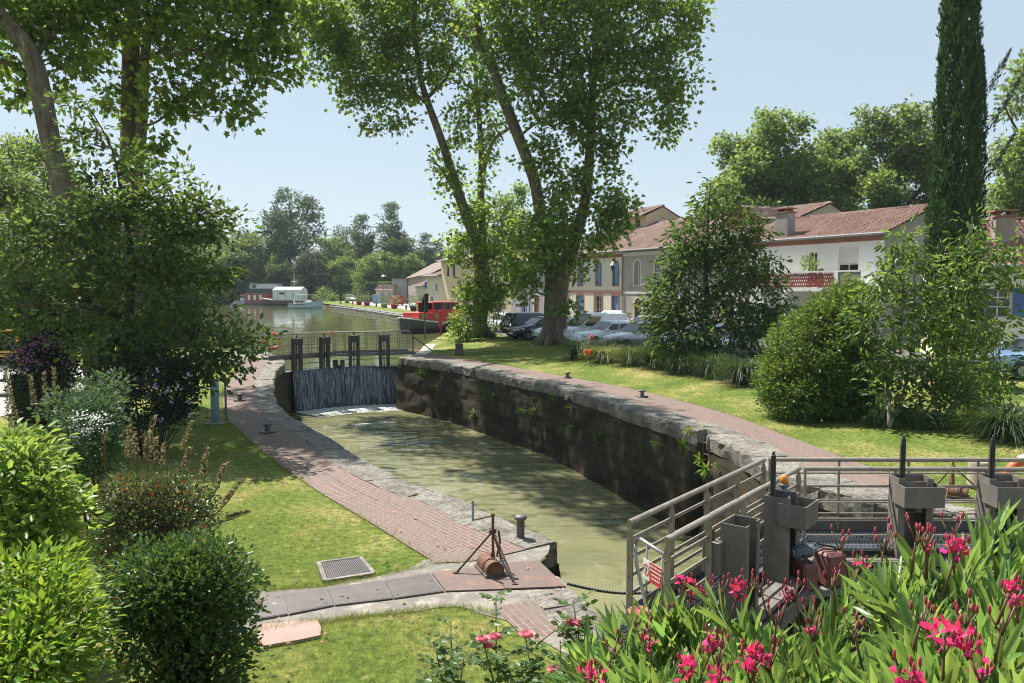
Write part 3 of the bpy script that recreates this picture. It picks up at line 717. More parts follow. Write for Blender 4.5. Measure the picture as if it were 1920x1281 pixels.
for r in range(4):
    x = SW*.40 + (0.03 if r > 1 else 0)
    while x < SW*(.95 if r < 2 else .88):
        w = random.uniform(.010,.03); tx.prism([(x,0),(x+w,0),(x+w,.016),(x,.016)], S0 + Z3*(SH*.80 - r*SH*.2) + sn*0.008, sa, 0.001); x += w + .006
tx.build('lettering', MWHITE, sg)
ic = MB(); cx, cy, rr = SW*.18, SH*.5, min(SW*.165, SH*.46)
n = 28
for k in range(n):
    a, b = 2*math.pi*k/n, 2*math.pi*(k+1)/n
    ic.prism([(cx+math.cos(a)*rr,cy+math.sin(a)*rr),(cx+math.cos(b)*rr,cy+math.sin(b)*rr),(cx+math.cos(b)*rr*.82,cy+math.sin(b)*rr*.82),(cx+math.cos(a)*rr*.82,cy+math.sin(a)*rr*.82)][::-1], S0 + sn*0.005, sa, 0.002)
ic.build('red_ring', MREDP, sg)
ic = MB()
def fig(poly): ic.prism([(cx + x*rr, cy + y*rr) for x, y in poly], S0 + sn*0.005, sa, 0.0015)
fig([(.08*math.cos(t)*1.3-.02, .5+.13*math.sin(t)) for t in np.linspace(0, 6.0, 9)])
fig([(-.12,-.1),(.1,-.1),(.12,.34),(-.14,.34)]); fig([(-.1,-.08),(.03,-.08),(-.2,-.62),(-.32,-.58)]); fig([(-.02,-.08),(.1,-.08),(.34,-.56),(.22,-.62)])
fig([(-.14,.34),(-.1,.24),(-.38,.0),(-.44,.06)]); fig([(.08,.24),(.12,.34),(.42,.1),(.36,.03)])
ic.build('pictogram', MBLACK, sg)
# ---- near gate, right leaf
q0 = gp(1925, 864, 1.15); q1 = gp(1440, 861, 1.15); n0_ = gp(1925, 882, 1.15); n1_ = gp(1508, 880, 1.15)
c0 = Vector(((q0.x+n0_.x)/2 + .55, (q0.y+n0_.y)/2 + 0.05)); c1 = Vector(((q1.x+n1_.x)/2 - .12, (q1.y+n1_.y)/2))
wr = (q0.y - n0_.y)
g2, L2 = gate_leaf('near lock gate leaf with two toothed rods, running across to the right bank', c0, c1, 1, DZ, 0.55, -0.55)
walkway(-0.3, L2 + 0.15, wr, 0.0, g2)
def lx(p): return (Vector((p.x, p.y)) - c0).dot((c1-c0).normalized())
xr1, xn1 = lx(q1), lx(n1_)
railing('railing', 0.0, xr1, -wr/2, 0, 1.05, 5, 4, g2, flat=False, toe=0.16); railing('railing', 0.0, xn1, wr/2, 0, 1.05, 4, 4, g2, flat=False)
st = MB(); st.box(((xn1)/2 + .1, wr/2 + .14, 0.02), (xn1 - .2, .24, .03)); 
for i in range(60):
    for j in range(4): st.box((.15 + (xn1-.3)*i/60 + (j % 2)*.03, wr/2 + .05 + .06*j, .038), (.035, .02, .008))
st.build('step_plate', MGRAT, g2)
for px in (1712, 1880):
    x = lx(at(px, 900, 10.4)); gear_closed(x, 1, 1.0, g2, head=True, rod=True, w=0.46, ro=.2)
bt = MB(); bt.box((L2*0.5, 0.62, -0.1), (L2*0.95, 0.3, 0.06)); bt.box((L2*0.5, 0.8, -0.26), (L2*0.95, 0.08, 0.2)); bt.build('gate_beam', MPAINT, g2)
# ---- hydraulic unit between the leaves
hu = empty('hydraulic_unit', at(1535, 1040, 9.6).to_tuple(), 0.35, 'faded red pump housings with grey motor standing below the near gate railings', 'pump unit')
hz = hu.location.z
mb = MB(); mb.box((-0.05,0,-0.42), (1.15,0.42,0.06)); mb.build('frame', MPAINT, hu)
for x, w, h in ((-0.22,0.22,0.34),(0.17,0.28,0.42)):
    mb = MB(); mb.box((x,0,-0.39+h/2), (w,0.3,h), bev=0.03); ho = mb.build('housing', MMACH, hu)
    MB().box((x,-0.153,-0.39+h*.45), (w*.5,0.006,h*.4)).build('cover', MMACH, ho)
mb = MB(); mb.tube([(-0.36,0.02,0.06),(-0.1,0.02,0.06)], 0.075, 14); mb.tube([(-.4,.02,.06),(-.36,.02,.06)], .05, 12)
for i in range(7): mb.lathe([(0.078,0),(0.086,0.002),(0.086,0.008),(0.078,0.01)], 14, (-0.34 + i*.032, .02, .06), (Y3, Z3, X3))
mb.build('motor', MMOT, hu, False)
mb = MB(); mb.tube([(-.1,.02,.08),(0,.05,.13),(.1,.02,.1),(.2,-.02,.08),(.32,.02,.02),(.38,.05,-.2)], .014, 7); mb.tube([(-.1,-.04,.05),(.02,-.06,.09),(.2,-.08,.06)], .012, 7); mb.tube([(-.3,-.06,.05),(-.2,-.12,-.05),(-.1,-.1,-.3)], .012, 7); mb.build('hose', MBLACK, hu, True)
# ---- far gate
a_, b_ = gp(498, 672, 0.1), gp(625, 663.5, 0.1); c_ = gp(764, 660, 0.1)
h0 = Vector((-11.35, 39.9)); 
dA = Vector((b_.x-a_.x, b_.y-a_.y)).normalized(); pA = Vector((a_.x, a_.y)) + dA*1.1
g3, L3 = gate_leaf('far lock gate leaf with the orange lifebuoy, left half above the waterfall', pA, Vector((b_.x, b_.y)), -1, 0.1, 0.55, -0.62)
walkway(-1.1, L3, 0.6, 0.0, g3, .09)
railing('railing', -1.1, L3, 0.3, 0, 1.15, 8, 5, g3, flat=False); railing('railing', -1.1, L3, -0.3, 0, 1.15, 8, 5, g3, flat=False, toe=.14)
for px in (546, 598):
    t = (Vector((at(px, 650, 41).x, 41)) - pA); 
    # where the leaf passes this column of the picture
    u = (px-960)/FPX; s = (u*pA.y - pA.x)/(dA.x - u*dA.y); gear_open(s - .02, -1, 0.98, g3)
bt = MB(); bt.lathe([(0.07,0),(0.07,0.1),(0.05,0.2),(0.01,0.24)], 12, (L3*.83, -0.5, 1.02)); bt.build('beacon', MBEACON, g3, True)
bt = MB(); bt.box((L3*.93, -.5, -.45), (.22,.2,.36), bev=.01); bt.tube([(0.2,-.35,-.35),(L3*.85,-.35,-.35)], .02, 6); bt.build('ram', MPAINTD, g3)
g4, L4 = gate_leaf('far lock gate leaf, right half above the waterfall against the dark wall', Vector((c_.x + .1, c_.y + .05)), Vector((b_.x, b_.y)), 1, 0.1, 0.55, -0.62)
dC = Vector((b_.x-c_.x-.1, b_.y-c_.y-.05)).normalized(); pC = Vector((c_.x + .1, c_.y + .05))
walkway(-0.3, L4, 0.6, 0.0, g4, .09)
railing('railing', 0.0, L4, -0.3, 0, 1.15, 8, 5, g4, flat=False, toe=.14); railing('railing', 0.0, L4, 0.3, 0, 1.15, 8, 5, g4, flat=False)
for px in (664, 720):
    u = (px-960)/FPX; s = (u*pC.y - pC.x)/(dC.x - u*dC.y); gear_open(s + .1, 1, 1.02, g4)
bt = MB(); bt.box((L4*.9, .5, -.45), (.22,.2,.36), bev=.01); bt.tube([(0.2,.35,-.3),(L4*.85,.35,-.3)], .02, 6); bt.build('ram', MPAINTD, g4)
bt = MB(); bt.tube([(-.25,0,.8),(-1.2,.5,0.05)], .03, 6); bt.tube([(-.2,0,-.0),(-.2,0,1.1)], .035, 8); bt.build('brace', MPAINTD, g4)
# ---- falling water
def fall_mat():
    m, nt, b = newmat('falling_water'); v = coords(nt, 'UV', (1,1,1))
    s1 = noise(nt, coords(nt, 'UV', (9, 0.7, 1)), 1.3, 5, 0.7, 0.3); s2 = noise(nt, coords(nt, 'UV', (22, 2.4, 1)), 1.0, 4, 0.75)
    f = _n(nt, 'ShaderNodeMath', operation='ADD'); nt.links.new(s1, f.inputs[0]); nt.links.new(s2, f.inputs[1])
    c = ramp(nt, f.outputs[0], [(0.40, (0,0,0)), (0.56, (0.02,0.02,0.02))]); 
    mr = _n(nt, 'ShaderNodeMapRange'); mr.inputs[1].default_value = 0.99; mr.inputs[2].default_value = 1.37; nt.links.new(f.outputs[0], mr.inputs[0])
    col = mix(nt, mr.outputs[0], (0.035,0.046,0.058), (0.72,0.78,0.82))
    nt.links.new(col, b.inputs['Base Color']); b.inputs['Roughness'].default_value = 0.22
    bump(nt, b, f.outputs[0], 0.9, 0.06)
    tr = _n(nt, 'ShaderNodeBsdfTransparent'); ms = _n(nt, 'ShaderNodeMixShader')
    mr2 = _n(nt, 'ShaderNodeMapRange'); mr2.inputs[1].default_value = 0.74; mr2.inputs[2].default_value = 0.90; nt.links.new(f.outputs[0], mr2.inputs[0])
    nt.links.new(mr2.outputs[0], ms.inputs[0]); nt.links.new(tr.outputs[0], ms.inputs[1]); nt.links.new(b.outputs[0], ms.inputs[2])
    nt.links.new(ms.outputs[0], nt.nodes['Material Output'].inputs[0]); return m
MFALL = fall_mat()
def waterfall(pts, side, label):
    P, t = resample(pts, 0.03); N = normals2(P)*side; nv = 26
    col = np.cumsum(rng.normal(size=len(P)))*0.006; col -= np.convolve(col, np.ones(25)/25, 'same')
    f = np.linspace(0, 1, nv)
    out = 0.09 + 0.30*np.sqrt(f)[None, :] + col[:, None]*(0.3 + f[None, :]) + 0.02*rng.normal(size=(len(P), nv))*f[None, :]
    Z = -0.56 - (2.12)*np.clip(f, 0, 1)**1.15
    Pt = np.stack([P[:, 0:1] + N[:, 0:1]*out, P[:, 1:2] + N[:, 1:2]*out, np.broadcast_to(Z[None, :], out.shape)], -1)
    Pt = np.concatenate([np.stack([P[:, 0] - N[:, 0]*.15, P[:, 1] - N[:, 1]*.15, np.full(len(P), -0.545)], -1)[:, None], Pt], 1)
    UV = np.stack(np.broadcast_arrays(t[:, None], np.concatenate([[-.1], f*2.1])[None, :]), -1)
    o = grid_mesh('waterfall', Pt, UV, MFALL); return tag(o, kind='structure', label=label)
nA = Vector((dA.y, -dA.x)); lipA = [pA + nA*.58 - dA*.05, Vector((b_.x, b_.y)) + nA*.58 + dA*.1]
nC = Vector((-dC.y, dC.x)); lipC = [Vector((b_.x, b_.y)) + nC*.58 - dC*.26, pC + nC*.58 - dC*.0]
waterfall([lipA[0], lipA[1]], 1, 'water spilling over the left gate leaf'); waterfall([lipC[0], lipC[1]], 1, 'water spilling over the right gate leaf')
def streams(a, b, side, n, label):
    a, b = Vector(a), Vector(b); N = Vector((b.y-a.y, -(b.x-a.x))).normalized()*side; d = (b-a).normalized(); L = (b-a).length; vs, fs = [], []
    for i in range(n):
        s = random.random()*L; w = random.uniform(.004,.014); f0 = random.random()**2*.75; f1 = min(1, f0 + random.uniform(.12,.7)); k = 7; o = len(vs); ph = random.uniform(0, 6)
        for q in range(k+1):
            f = f0 + (f1-f0)*q/k; out = .12 + .31*math.sqrt(f) + random.uniform(-.01,.03); ww = w*math.sin(math.pi*(q+.6)/(k+1.2)); p = a + d*(s + .012*math.sin(ph + f*9)) + N*out; z = -.56 - 2.12*f**1.15
            vs += [(p.x - d.x*ww, p.y - d.y*ww, z), (p.x + d.x*ww, p.y + d.y*ww, z)]
        fs += [(o+2*q, o+2*q+1, o+2*q+3, o+2*q+2) for q in range(k)]
    me = bpy.data.meshes.new('falling_streams'); me.from_pydata(vs, [], fs); me.update(); o = link('falling_streams', me, MSTREAM); return tag(o, label, kind='stuff')
MSTREAM = leafmat('white_water', (.40,.47,.53), (.42,.5,.56), .4, .01, .35, .25)
streams(lipA[0], lipA[1], 1, 190, 'thin white streams of water falling over the left gate leaf'); streams(lipC[0], lipC[1], 1, 210, 'thin white streams of water falling over the right gate leaf')
def foam_mat():
    m, nt, b = newmat('foam'); v = coords(nt)
    b.inputs['Base Color'].default_value = (0.72,0.74,0.73,1); b.inputs['Roughness'].default_value = 0.7
    at_ = _n(nt, 'ShaderNodeUVMap'); sx_ = _n(nt, 'ShaderNodeSeparateXYZ'); nt.links.new(at_.outputs[0], sx_.inputs[0])
    f = noise(nt, v, 3.2, 6, 0.75, 0.5); g_ = _n(nt, 'ShaderNodeMath', operation='SUBTRACT'); nt.links.new(f, g_.inputs[0]); nt.links.new(sx_.outputs[1], g_.inputs[1])
    mr = _n(nt, 'ShaderNodeMapRange'); mr.inputs[1].default_value = -0.12; mr.inputs[2].default_value = 0.22; nt.links.new(g_.outputs[0], mr.inputs[0])
    nt.links.new(mr.outputs[0], b.inputs['Alpha']); bump(nt, b, noise(nt, v, 9, 4, 0.7), 1.0, 0.08); return m
MFOAM = foam_mat()
fp = [lipA[0], lipA[1], lipC[0], lipC[1]]
P, t = resample(fp, 0.12); Nn = np.array([(nA if i < len(P)*.45 else nC) for i in range(len(P))]); nv = 18; f = np.linspace(0, 1, nv)
w = 0.15 + f*(2.6)
Pt = np.stack([P[:, 0:1] + Nn[:, 0:1]*w, P[:, 1:2] + Nn[:, 1:2]*w, LOW + 0.03 + 0.05*rng.random((len(P), nv))*(1-f)[None, :]], -1)
UV = np.stack(np.broadcast_arrays(t[:, None], (0.08 + 0.57*np.abs(f - .12)**.9)[None, :]), -1)
tag(grid_mesh('foam', Pt, UV, MFOAM), kind='stuff')
# ---- crank winch on its tripod (left bank) and its twin across the lock
def winch(label, pos, rz, crank=True):
    w = empty('sluice_winch', pos, rz, label, 'sluice winch', 'tripod winches by the near gate')
    top = Vector((0.02, 0.1, 0.50))
    mb = MB()
    for a in ((-0.44, -0.02, 0.0), (0.30, -0.40, 0.0), (0.12, 0.5, 0.0)):
        mb.tube([a, top], 0.014, 8); mb.box((a[0], a[1], 0.008), (0.07, 0.05, 0.012))
    mb.box(top, (0.09, 0.05, 0.05), bev=.01); mb.build('tripod', MRUST if not crank else M('dark_rust', (0.10,0.06,0.045), (0.07,0.045,0.036), 9, 0.7, metal=.3), w)
    mb = MB(); ax_d = Vector((0.10, -0.27, 0)).normalized(); sd = Vector((ax_d.y, -ax_d.x, 0)); c0 = Vector((-0.02, 0.06, 0.03))
    prof = [(-.115,0),(.115,0)] + [(math.cos(t)*.115, .03 + math.sin(t)*.12) for t in np.linspace(0, math.pi, 12)]
    mb.prism(prof, c0 - ax_d*0.19, (sd, Z3, ax_d), 0.40); mb.build('drum_cover', MRUST, w)
    mb = MB(); ring = [(math.cos(t)*.121, .03 + math.sin(t)*.126) for t in np.linspace(0, math.pi, 12)] + [(math.cos(t)*.112, .03 + math.sin(t)*.116) for t in np.linspace(math.pi, 0, 12)]
    mb.prism(ring, c0 + ax_d*0.06, (sd, Z3, ax_d), 0.02); mb.prism(ring, c0 + ax_d*0.205, (sd, Z3, ax_d), 0.012); mb.build('drum_band', M('dark_rust', (0.10,0.06,0.045), (0.07,0.045,0.036), 9, 0.7, metal=.3), w)
    mb = MB(); mb.box(c0 - Z3*0.015 + ax_d*.01, (0.46, 0.27, 0.03), (ax_d, -sd, Z3)); mb.build('skid', MIRON, w)
    mb = MB(); mb.tube([(0.02,0.1,0.17),(0.02,0.1,0.72 if crank else .62)], 0.018, 8); mb.box((0.02,0.1,0.2), (.05,.05,.06)); mb.tube([(.09,.13,.5),(.11,.13,.35),(.07,.1,.18)], .014, 7)
    mb.build('spindle', MRUST, w, False)
    if crank:
        mb = MB(); mb.tube([(0.02,0.1,0.70),(-.23,.05,0.655)], .011, 7); mb.box((.02,.1,.705), (.045,.045,.05)); cr = mb.build('crank', MRUST, w)
        MB().tube([(-.23,.05,.645),(-.23,.05,.91)], .0165, 10).build('handle', M('grey_handle', (.32,.34,.36), (.26,.28,.3), 5, .4), cr)
    return w
wp = gp(921, 1078); winch('small rusty tripod crank winch with orange brown drum cover on the left bank', (wp.x, wp.y, 0.03), 0.0)
wp = gp(1795, 935); winch('tripod winch with tan drum cover behind the right leaf railings', (wp.x, wp.y, 0.03), 0.6, crank=False)
# ---- cover plates over the sluice channel
def plate(name, label, pts, mat, z0, th, group=None, ribs=0):
    P = [gp(x, y) for x, y in pts]; c = sum(P, Vector())/len(P); mb = MB()
    mb.prism([(p.x-c.x, p.y-c.y) for p in P], (0,0,0), (X3,Y3,Z3), th)
    if ribs:
        for i in range(ribs):
            f = (i+.5)/ribs; a = P[0].lerp(P[1], f) - c; b = P[3].lerp(P[2], f) - c
            mb.bar(a*0.96 + Vector((0,0,th+.002)), b*0.96 + Vector((0,0,th+.002)), .012, .006)
    o = mb.build(name, mat); o.location = (c.x, c.y, z0); tag(o, label, 'cover plate', group); return o
GP_ = 'steel cover plates over the sluice channel'
ch = [((470,1120),(470,1167)),((538,1116),(552,1148)),((607,1108.5),(621,1132)),((716,1089),(736,1127)),((808.7,1078),(834,1112))]
cl = ['ribbed dark steel plate at the hedge end of the channel cover','ribbed dark steel plate second from the hedge end','ribbed dark steel plate in the middle of the channel cover','ribbed dark steel plate touching the rusty ones']
chs = [((468,1120),(470,1168)),((529,1118),(541,1156)),((612,1107),(627,1139)),((720,1092),(738,1126)),((808,1078),(834,1112.5))]
for i in range(4):
    a, b = chs[i], chs[i+1]; plate('cover_plate', cl[i], [(a[0][0]+1,a[0][1]),(b[0][0]-1,b[0][1]),(b[1][0]-1,b[1][1]),(a[1][0]+1,a[1][1])], MPLATE, 0.016, 0.012, GP_, ribs=30)
plate('cover_plate', 'smooth rusty plate under the tripod winch', [(810,1078),(914,1064),(947,1108),(836,1112)], MRUSTP, 0.016, 0.012, GP_)
plate('cover_plate', 'smooth rusty plate at the water edge beside the hose', [(915,1063.5),(1010,1055),(1061,1104),(948,1108)], MRUSTP, 0.018, 0.014, GP_)
gr = [gp(x, y) for x, y in ((599,1060),(674,1050),(699,1079),(611,1093))]; gc = sum(gr, Vector())/4
dg = empty('drain_grate', (gc.x, gc.y, 0.0), 0, 'square metal drain grate with pale stone rim set in the lawn', 'drain grate')
mb = MB(); G = [p - gc for p in gr]
for i in range(4): mb.bar(G[i]*1.04 + Z3*.02, G[(i+1) % 4]*1.04 + Z3*.02, .05, .05)
mb.build('rim', MCON, dg)
mb = MB()
for i in range(22):
    f = (i+.5)/22; mb.bar(G[0].lerp(G[1], f)*.98 + Z3*.03, G[3].lerp(G[2], f)*.98 + Z3*.03, .010, .012); mb.bar(G[0].lerp(G[3], f)*.98 + Z3*.03, G[1].lerp(G[2], f)*.98 + Z3*.03, .010, .010)
mb.prism([(p.x*.95, p.y*.95) for p in G], (0,0,.008), (X3,Y3,Z3), .004); mb.build('grate', MIRON, dg)
sl = [gp(x, y) for x, y in ((482,1189),(490,1176),(517,1174),(556,1170),(595,1169),(602,1182),(601,1197),(560,1206),(494,1217),(484,1204))]; sc_ = sum(sl, Vector())/len(sl)
mb = MB(); mb.prism([(p.x-sc_.x, p.y-sc_.y) for p in sl], (0,0,0), (X3,Y3,Z3), .03); o = mb.build('stone_slab', M('pink_slab', (0.36,0.24,0.20), (0.29,0.20,0.17), 2.5, .9, bs=.3)); o.location = (sc_.x, sc_.y, 0.006); tag(o, 'flat pinkish concrete slab lying in the lawn beside the round clipped bush', 'stone slab')
# ---- bollards and cleats
def lathe_thing(name, label, cat, pos, prof, mat, group=None, n=20, smooth=True):
    mb = MB(); mb.lathe(prof, n); o = mb.build(name, mat, None, smooth); o.location = pos; return tag(o, label, cat, group)
b = gp(976, 1014); lathe_thing('mooring_bollard', 'grey iron bollard with mushroom cap at the corner of the left coping', 'bollard', (b.x, b.y, 0.03), [(.062,0),(.058,.02),(.056,.27),(.085,.285),(.092,.305),(.085,.33),(.05,.345),(0.01,.348)], MIRON)
b = gp(861, 666); lathe_thing('mooring_bollard', 'squat dark stone bollard on the grass past the far gate', 'bollard', (b.x, b.y, 0.0), [(.24,0),(.22,.3),(.2,.52),(.23,.55),(.22,.62),(.05,.64)], MCOPD)
b = gp(1840, 910, .05); lathe_thing('mooring_bollard', 'big pale concrete bollard behind the right leaf railings', 'bollard', (b.x, b.y, .02), [(.24,0),(.235,.05),(.225,.42),(.22,.47),(.20,.49),(.02,.50)], M('pale_bollard', (.38,.34,.26), (.28,.25,.19), 3, .9, bs=.3), n=28)
GC = 'mooring cleats along the coping'
cleat0 = None
for (px, py, lab) in [(450,753,'far left iron cleat on the left brick path'),(502,813,'near left iron cleat on the left brick path under the oak shade'),(1064,710,'far iron cleat on the right brick path'),(1204,746,'near iron cleat on the right brick path')]:
    b = gp(px, py)
    if cleat0 is None:
        c = empty('mooring_cleat', (b.x, b.y, .025), 0, lab, 'cleat', GC); mb = MB(); mb.box((0,0,.02), (.34,.26,.04), bev=.012); mb.build('base', MIRON, c)
        mb = MB(); mb.lathe([(.075,.04),(.062,.08),(.06,.16),(.085,.19),(.09,.22),(.06,.235),(.01,.24)], 16); mb.box((0,0,.20), (.26,.09,.06), bev=.025); mb.build('horn', MIRON, c, True); cleat0 = c
    else: copy_thing(cleat0, (b.x, b.y, .025), random.uniform(0, 1), 1, lab)
# ---- ladder in the recess
lp = (Vector((_nl.x, _nl.y, 0)) + Vector((_nr.x, _nr.y, 0)))/2 + Vector((nin.x, nin.y, 0))*0.12
ld = empty('wall_ladder', lp.to_tuple(), math.atan2(nd.y, nd.x), 'narrow steel ladder going down a slot in the right lock wall', 'ladder')
mb = MB(); lw_ = 0.15
for s in (-1, 1): mb.box((s*lw_, 0, -1.45), (.045, .03, 2.7))
mb.build('rails', MGRAT, ld); mb = MB()
for k in range(10): MB().tube([(-lw_,0,-.25-k*.28),(lw_,0,-.25-k*.28)], .012, 8).build('rung', MGRAT, ld)
# ---- hose across the lock
h0 = gp(1063, 1099, 0.02); h1 = gp(1178, 1096, -.25); mb = MB(); pts = []
for i in range(90):
    f = i/89; p = h0.lerp(Vector((h0.x + 1.55, h0.y - .1, -0.28)), f); p.z = h0.z + .03 - .10*math.sin(math.pi*min(1, f*1.1)); pts.append(p)
mb.tube(pts, [.022 if i % 2 else .016 for i in range(90)], 8); tag(mb.build('hose', MBLACK), 'black ribbed hose stretched over the water to the near gate', 'hose')
# ---- lifebuoys
def buoy(label, pos, rot, r=.3):
    e = empty('lifebuoy', pos, 0, label, 'lifebuoy', 'orange lifebuoys'); e.rotation_euler = rot
    mb = MB(); n, m = 36, 10; vs = []; fs = []; wb = MB()
    for i in range(n):
        a = 2*math.pi*i/n
        for j in range(m):
            t = 2*math.pi*j/m; q = r + .075*math.cos(t); vs.append((q*math.cos(a), .075*math.sin(t), q*math.sin(a)))
    for i in range(n):
        for j in range(m): fs.append((i*m+j, i*m+(j+1) % m, ((i+1) % n)*m+(j+1) % m, ((i+1) % n)*m+j))
    mb.add(vs, fs); mb.build('ring', MORANGE, e, True)
    for q in range(4):
        a0 = math.pi/4 + q*math.pi/2 - .15; pr = []
        w2 = MB(); vs = []; fs = []
        for i in range(4):
            a = a0 + .1*i
            for j in range(m):
                t = 2*math.pi*j/m; k = r + .079*math.cos(t); vs.append((k*math.cos(a), .079*math.sin(t), k*math.sin(a)))
        for i in range(3):
            for j in range(m): fs.append((i*m+j, i*m+(j+1) % m, (i+1)*m+(j+1) % m, (i+1)*m+j))
        w2.add(vs, fs); w2.build('band', MWHITE, e, True)
    return e
p = at(512, 640, 39.6); buoy('orange lifebuoy with white bands hung on the far gate railing', p.to_tuple(), (0, 0, .7), .36)
p = at(1913, 893, 11.9); buoy('orange lifebuoy cut by the right edge behind the near gate railing', p.to_tuple(), (R(20), R(25), .5), .3)
# ---- posts on the left lawn
b = gp(404, 795); e = empty('service_post', (b.x, b.y, 0), 0, 'pale blue round service post on a concrete foot below the oak', 'post')
mb = MB(); mb.lathe([(.11,0),(.11,1.15),(.1,1.19),(.02,1.2)], 24); mb.build('tube', M('pale_blue', (.30,.42,.55), (.26,.37,.49), 3, .4), e, True)
mb = MB(); mb.box((0,0,.02), (.5,.4,.05), bev=.015); mb.build('foot', MCON, e)
mb = MB(); mb.tube([(0.23,.15,0),(0.23,.15,1.25)], .028, 10); o = mb.build('thin_pole', M('green_grey', (.13,.15,.13), None, 4, .6)); o.location = b; tag(o, 'thin grey green pole right beside the blue service post', 'pole')
# ---- marker board and red mooring post on the far right bank
b = gp(797, 638); e = empty('signal_board', (b.x, b.y, 0), 0, 'black angled board on a grey pole seen from behind, past the far gate', 'sign')
mb = MB(); mb.tube([(0,0,0),(0,0,3.15)], .05, 10); mb.build('pole', MIRON, e)
mb = MB(); mb.prism([(-.46,1.95),(.20,1.9),(.26,3.2),(-.02,3.22)], (0,.06,0), (X3,Z3,Y3), .05); mb.build('board', M('matt_black', (.012,.012,.013), (.02,.02,.02), 5, .6), e)
b = gp(826, 627); mb = MB(); mb.tube([(0,0,-.3),(0,0,1.0)], .05, 10); mb.tube([(0,0,.62),(0,0,1.85)], .16, 14); o = mb.build('mooring_post', M('red_paint', (.45,.03,.035), (.38,.03,.03), 3, .5)); o.location = b; tag(o, 'red mooring post standing at the bow side of the red boat', 'mooring post')
# ---- rope on the slim plane tree, things by the left road
b = gp(10, 690); e = empty('road_barrier', (b.x, b.y, 0), .2, 'yellow tubular barrier at the left edge beyond the road', 'barrier'); mb = MB()
for x in (-1.0, 0.55): MB().box((x,0,.9), (.1,.1,1.8)).build('post', M('yellow_paint', (.62,.34,.04), (.55,.3,.04), 4, .5), e)
for z in (.55, .72, 1.7): MB().box((-.25,0,z), (1.6,.05,.09)).build('bar', MATS['yellow_paint'], e)
wl = MB(); c = at(-30, 600, 44); wl.box((c.x, 44, 1.3), (9, .5, 2.6), bev=.03); wl.box((c.x, 44, 2.68), (9.2, .7, .16), bev=.03); tag(wl.build('garden_wall', M('pink_wall', (.45,.30,.24), (.36,.25,.2), 2, .95, bs=.4)), 'pink rendered garden wall at the left edge behind the yellow barrier', 'wall')
# ================================================================== houses
UD = Vector((-0.4648, 0.8854, 0)); NN = Vector((-0.8854, -0.4648, 0)); FP0 = Vector((21.4, 46.0, 0)); FRZ = math.atan2(UD.y, UD.x)
def roof_mat(name, a, b_, c):
    m, nt, b = newmat(name); v = coords(nt, 'UV')
    br = _n(nt, 'ShaderNodeTexBrick'); nt.links.new(v, br.inputs['Vector']); br.offset = 0.0
    br.inputs['Scale'].default_value = 1; br.inputs['Brick Width'].default_value = 0.22; br.inputs['Row Height'].default_value = 0.34
    br.inputs['Mortar Size'].default_value = 0.012; br.inputs['Color1'].default_value = rgba(a); br.inputs['Color2'].default_value = rgba(b_); br.inputs['Mortar'].default_value = rgba(tuple(x*.35 for x in b_))
    o = coords(nt)
    cc = mix(nt, ramp(nt, noise(nt, o, 0.8, 6, .7), [(.42, (0,0,0)), (.68, (.85,.85,.85))]), br.outputs[0], c)
    cc = mix(nt, ramp(nt, noise(nt, o, 5, 5, .7), [(.58, (0,0,0)), (.7, (.6,.6,.6))]), cc, (0.09,0.075,0.06))
    nt.links.new(cc, b.inputs['Base Color']); b.inputs['Roughness'].default_value = .9; bump(nt, b, noise(nt, o, 20, 4, .7), .4, .02); return m
MROOF = roof_mat('old_roman_tiles', (.33,.195,.155), (.24,.148,.12), (.33,.245,.205))
MROOF2 = roof_mat('red_tiles', (.30,.155,.12), (.22,.118,.095), (.28,.18,.15))
MROOF3 = roof_mat('grey_brown_tiles', (.30,.23,.19), (.24,.185,.15), (.33,.28,.24))
def render(name, c, k=.86):
    new = name not in MATS; m = _render(name, c, k)
    if new: paint_worn(m, .16 if c[0] > .78 else .28, tuple(x*.6 for x in c))
    return m
def _render(name, c, k=.86): return M(name, c, tuple(x*k for x in c), 0.9, .92, bs=.25, bscale=18, bdist=.01, lo=.3, hi=.75)
MCREAM = render('cream_render', (.80,.72,.57), .92); MTAUPE = render('taupe_render', (.50,.43,.36)); MMAUVE = render('mauve_render', (.48,.42,.39)); MOCHRE = render('ochre_render', (.68,.55,.38)); MWALLW = render('white_render', (.82,.81,.79), .94); MGREYR = M('grey_render', (.34,.315,.285), (.25,.23,.21), .8, .95, bs=.5, bscale=9)
MBRICK = M('brick_trim', (.34,.16,.11), (.25,.12,.09), 7, .9, bs=.3, bscale=25); MSTONEW = M('white_trim', (.74,.72,.68), (.66,.64,.6), 3, .85)
MBLUE = M('sky_blue_shutter', (.16,.33,.52), (.13,.28,.46), 5, .6); MLAV = M('lavender_shutter', (.36,.36,.58), (.31,.31,.52), 5, .6); MNAVY = M('blue_shutter', (.07,.13,.34), (.055,.11,.3), 5, .6)
MDOORB = M('brown_door', (.16,.075,.045), (.11,.05,.03), 8, .5); MFRAME = M('window_frame', (.72,.71,.68), None, 4, .5); MCURT = M('curtain', (.42,.42,.36), (.30,.30,.25), 12, .9)
MZINC = M('zinc', (.32,.33,.34), (.25,.26,.27), 5, .45, metal=.5)
def glass_mat():
    m, nt, b = newmat('window_glass'); b.inputs['Base Color'].default_value = (.02,.023,.027,1); b.inputs['Roughness'].default_value = .06; b.inputs['Specular IOR Level'].default_value = .8; return m
MGLASS = glass_mat()
def arch_pts(x0, x1, z0, z1, rise, n=8):
    if rise <= 0: return [(x0,z0),(x1,z0),(x1,z1),(x0,z1)]
    c = (x0+x1)/2; h = (x1-x0)/2
    return [(x0,z0),(x1,z0)] + [(c + h*math.cos(t), z1 - rise + rise*math.sin(t)) for t in np.linspace(0, math.pi, n)]
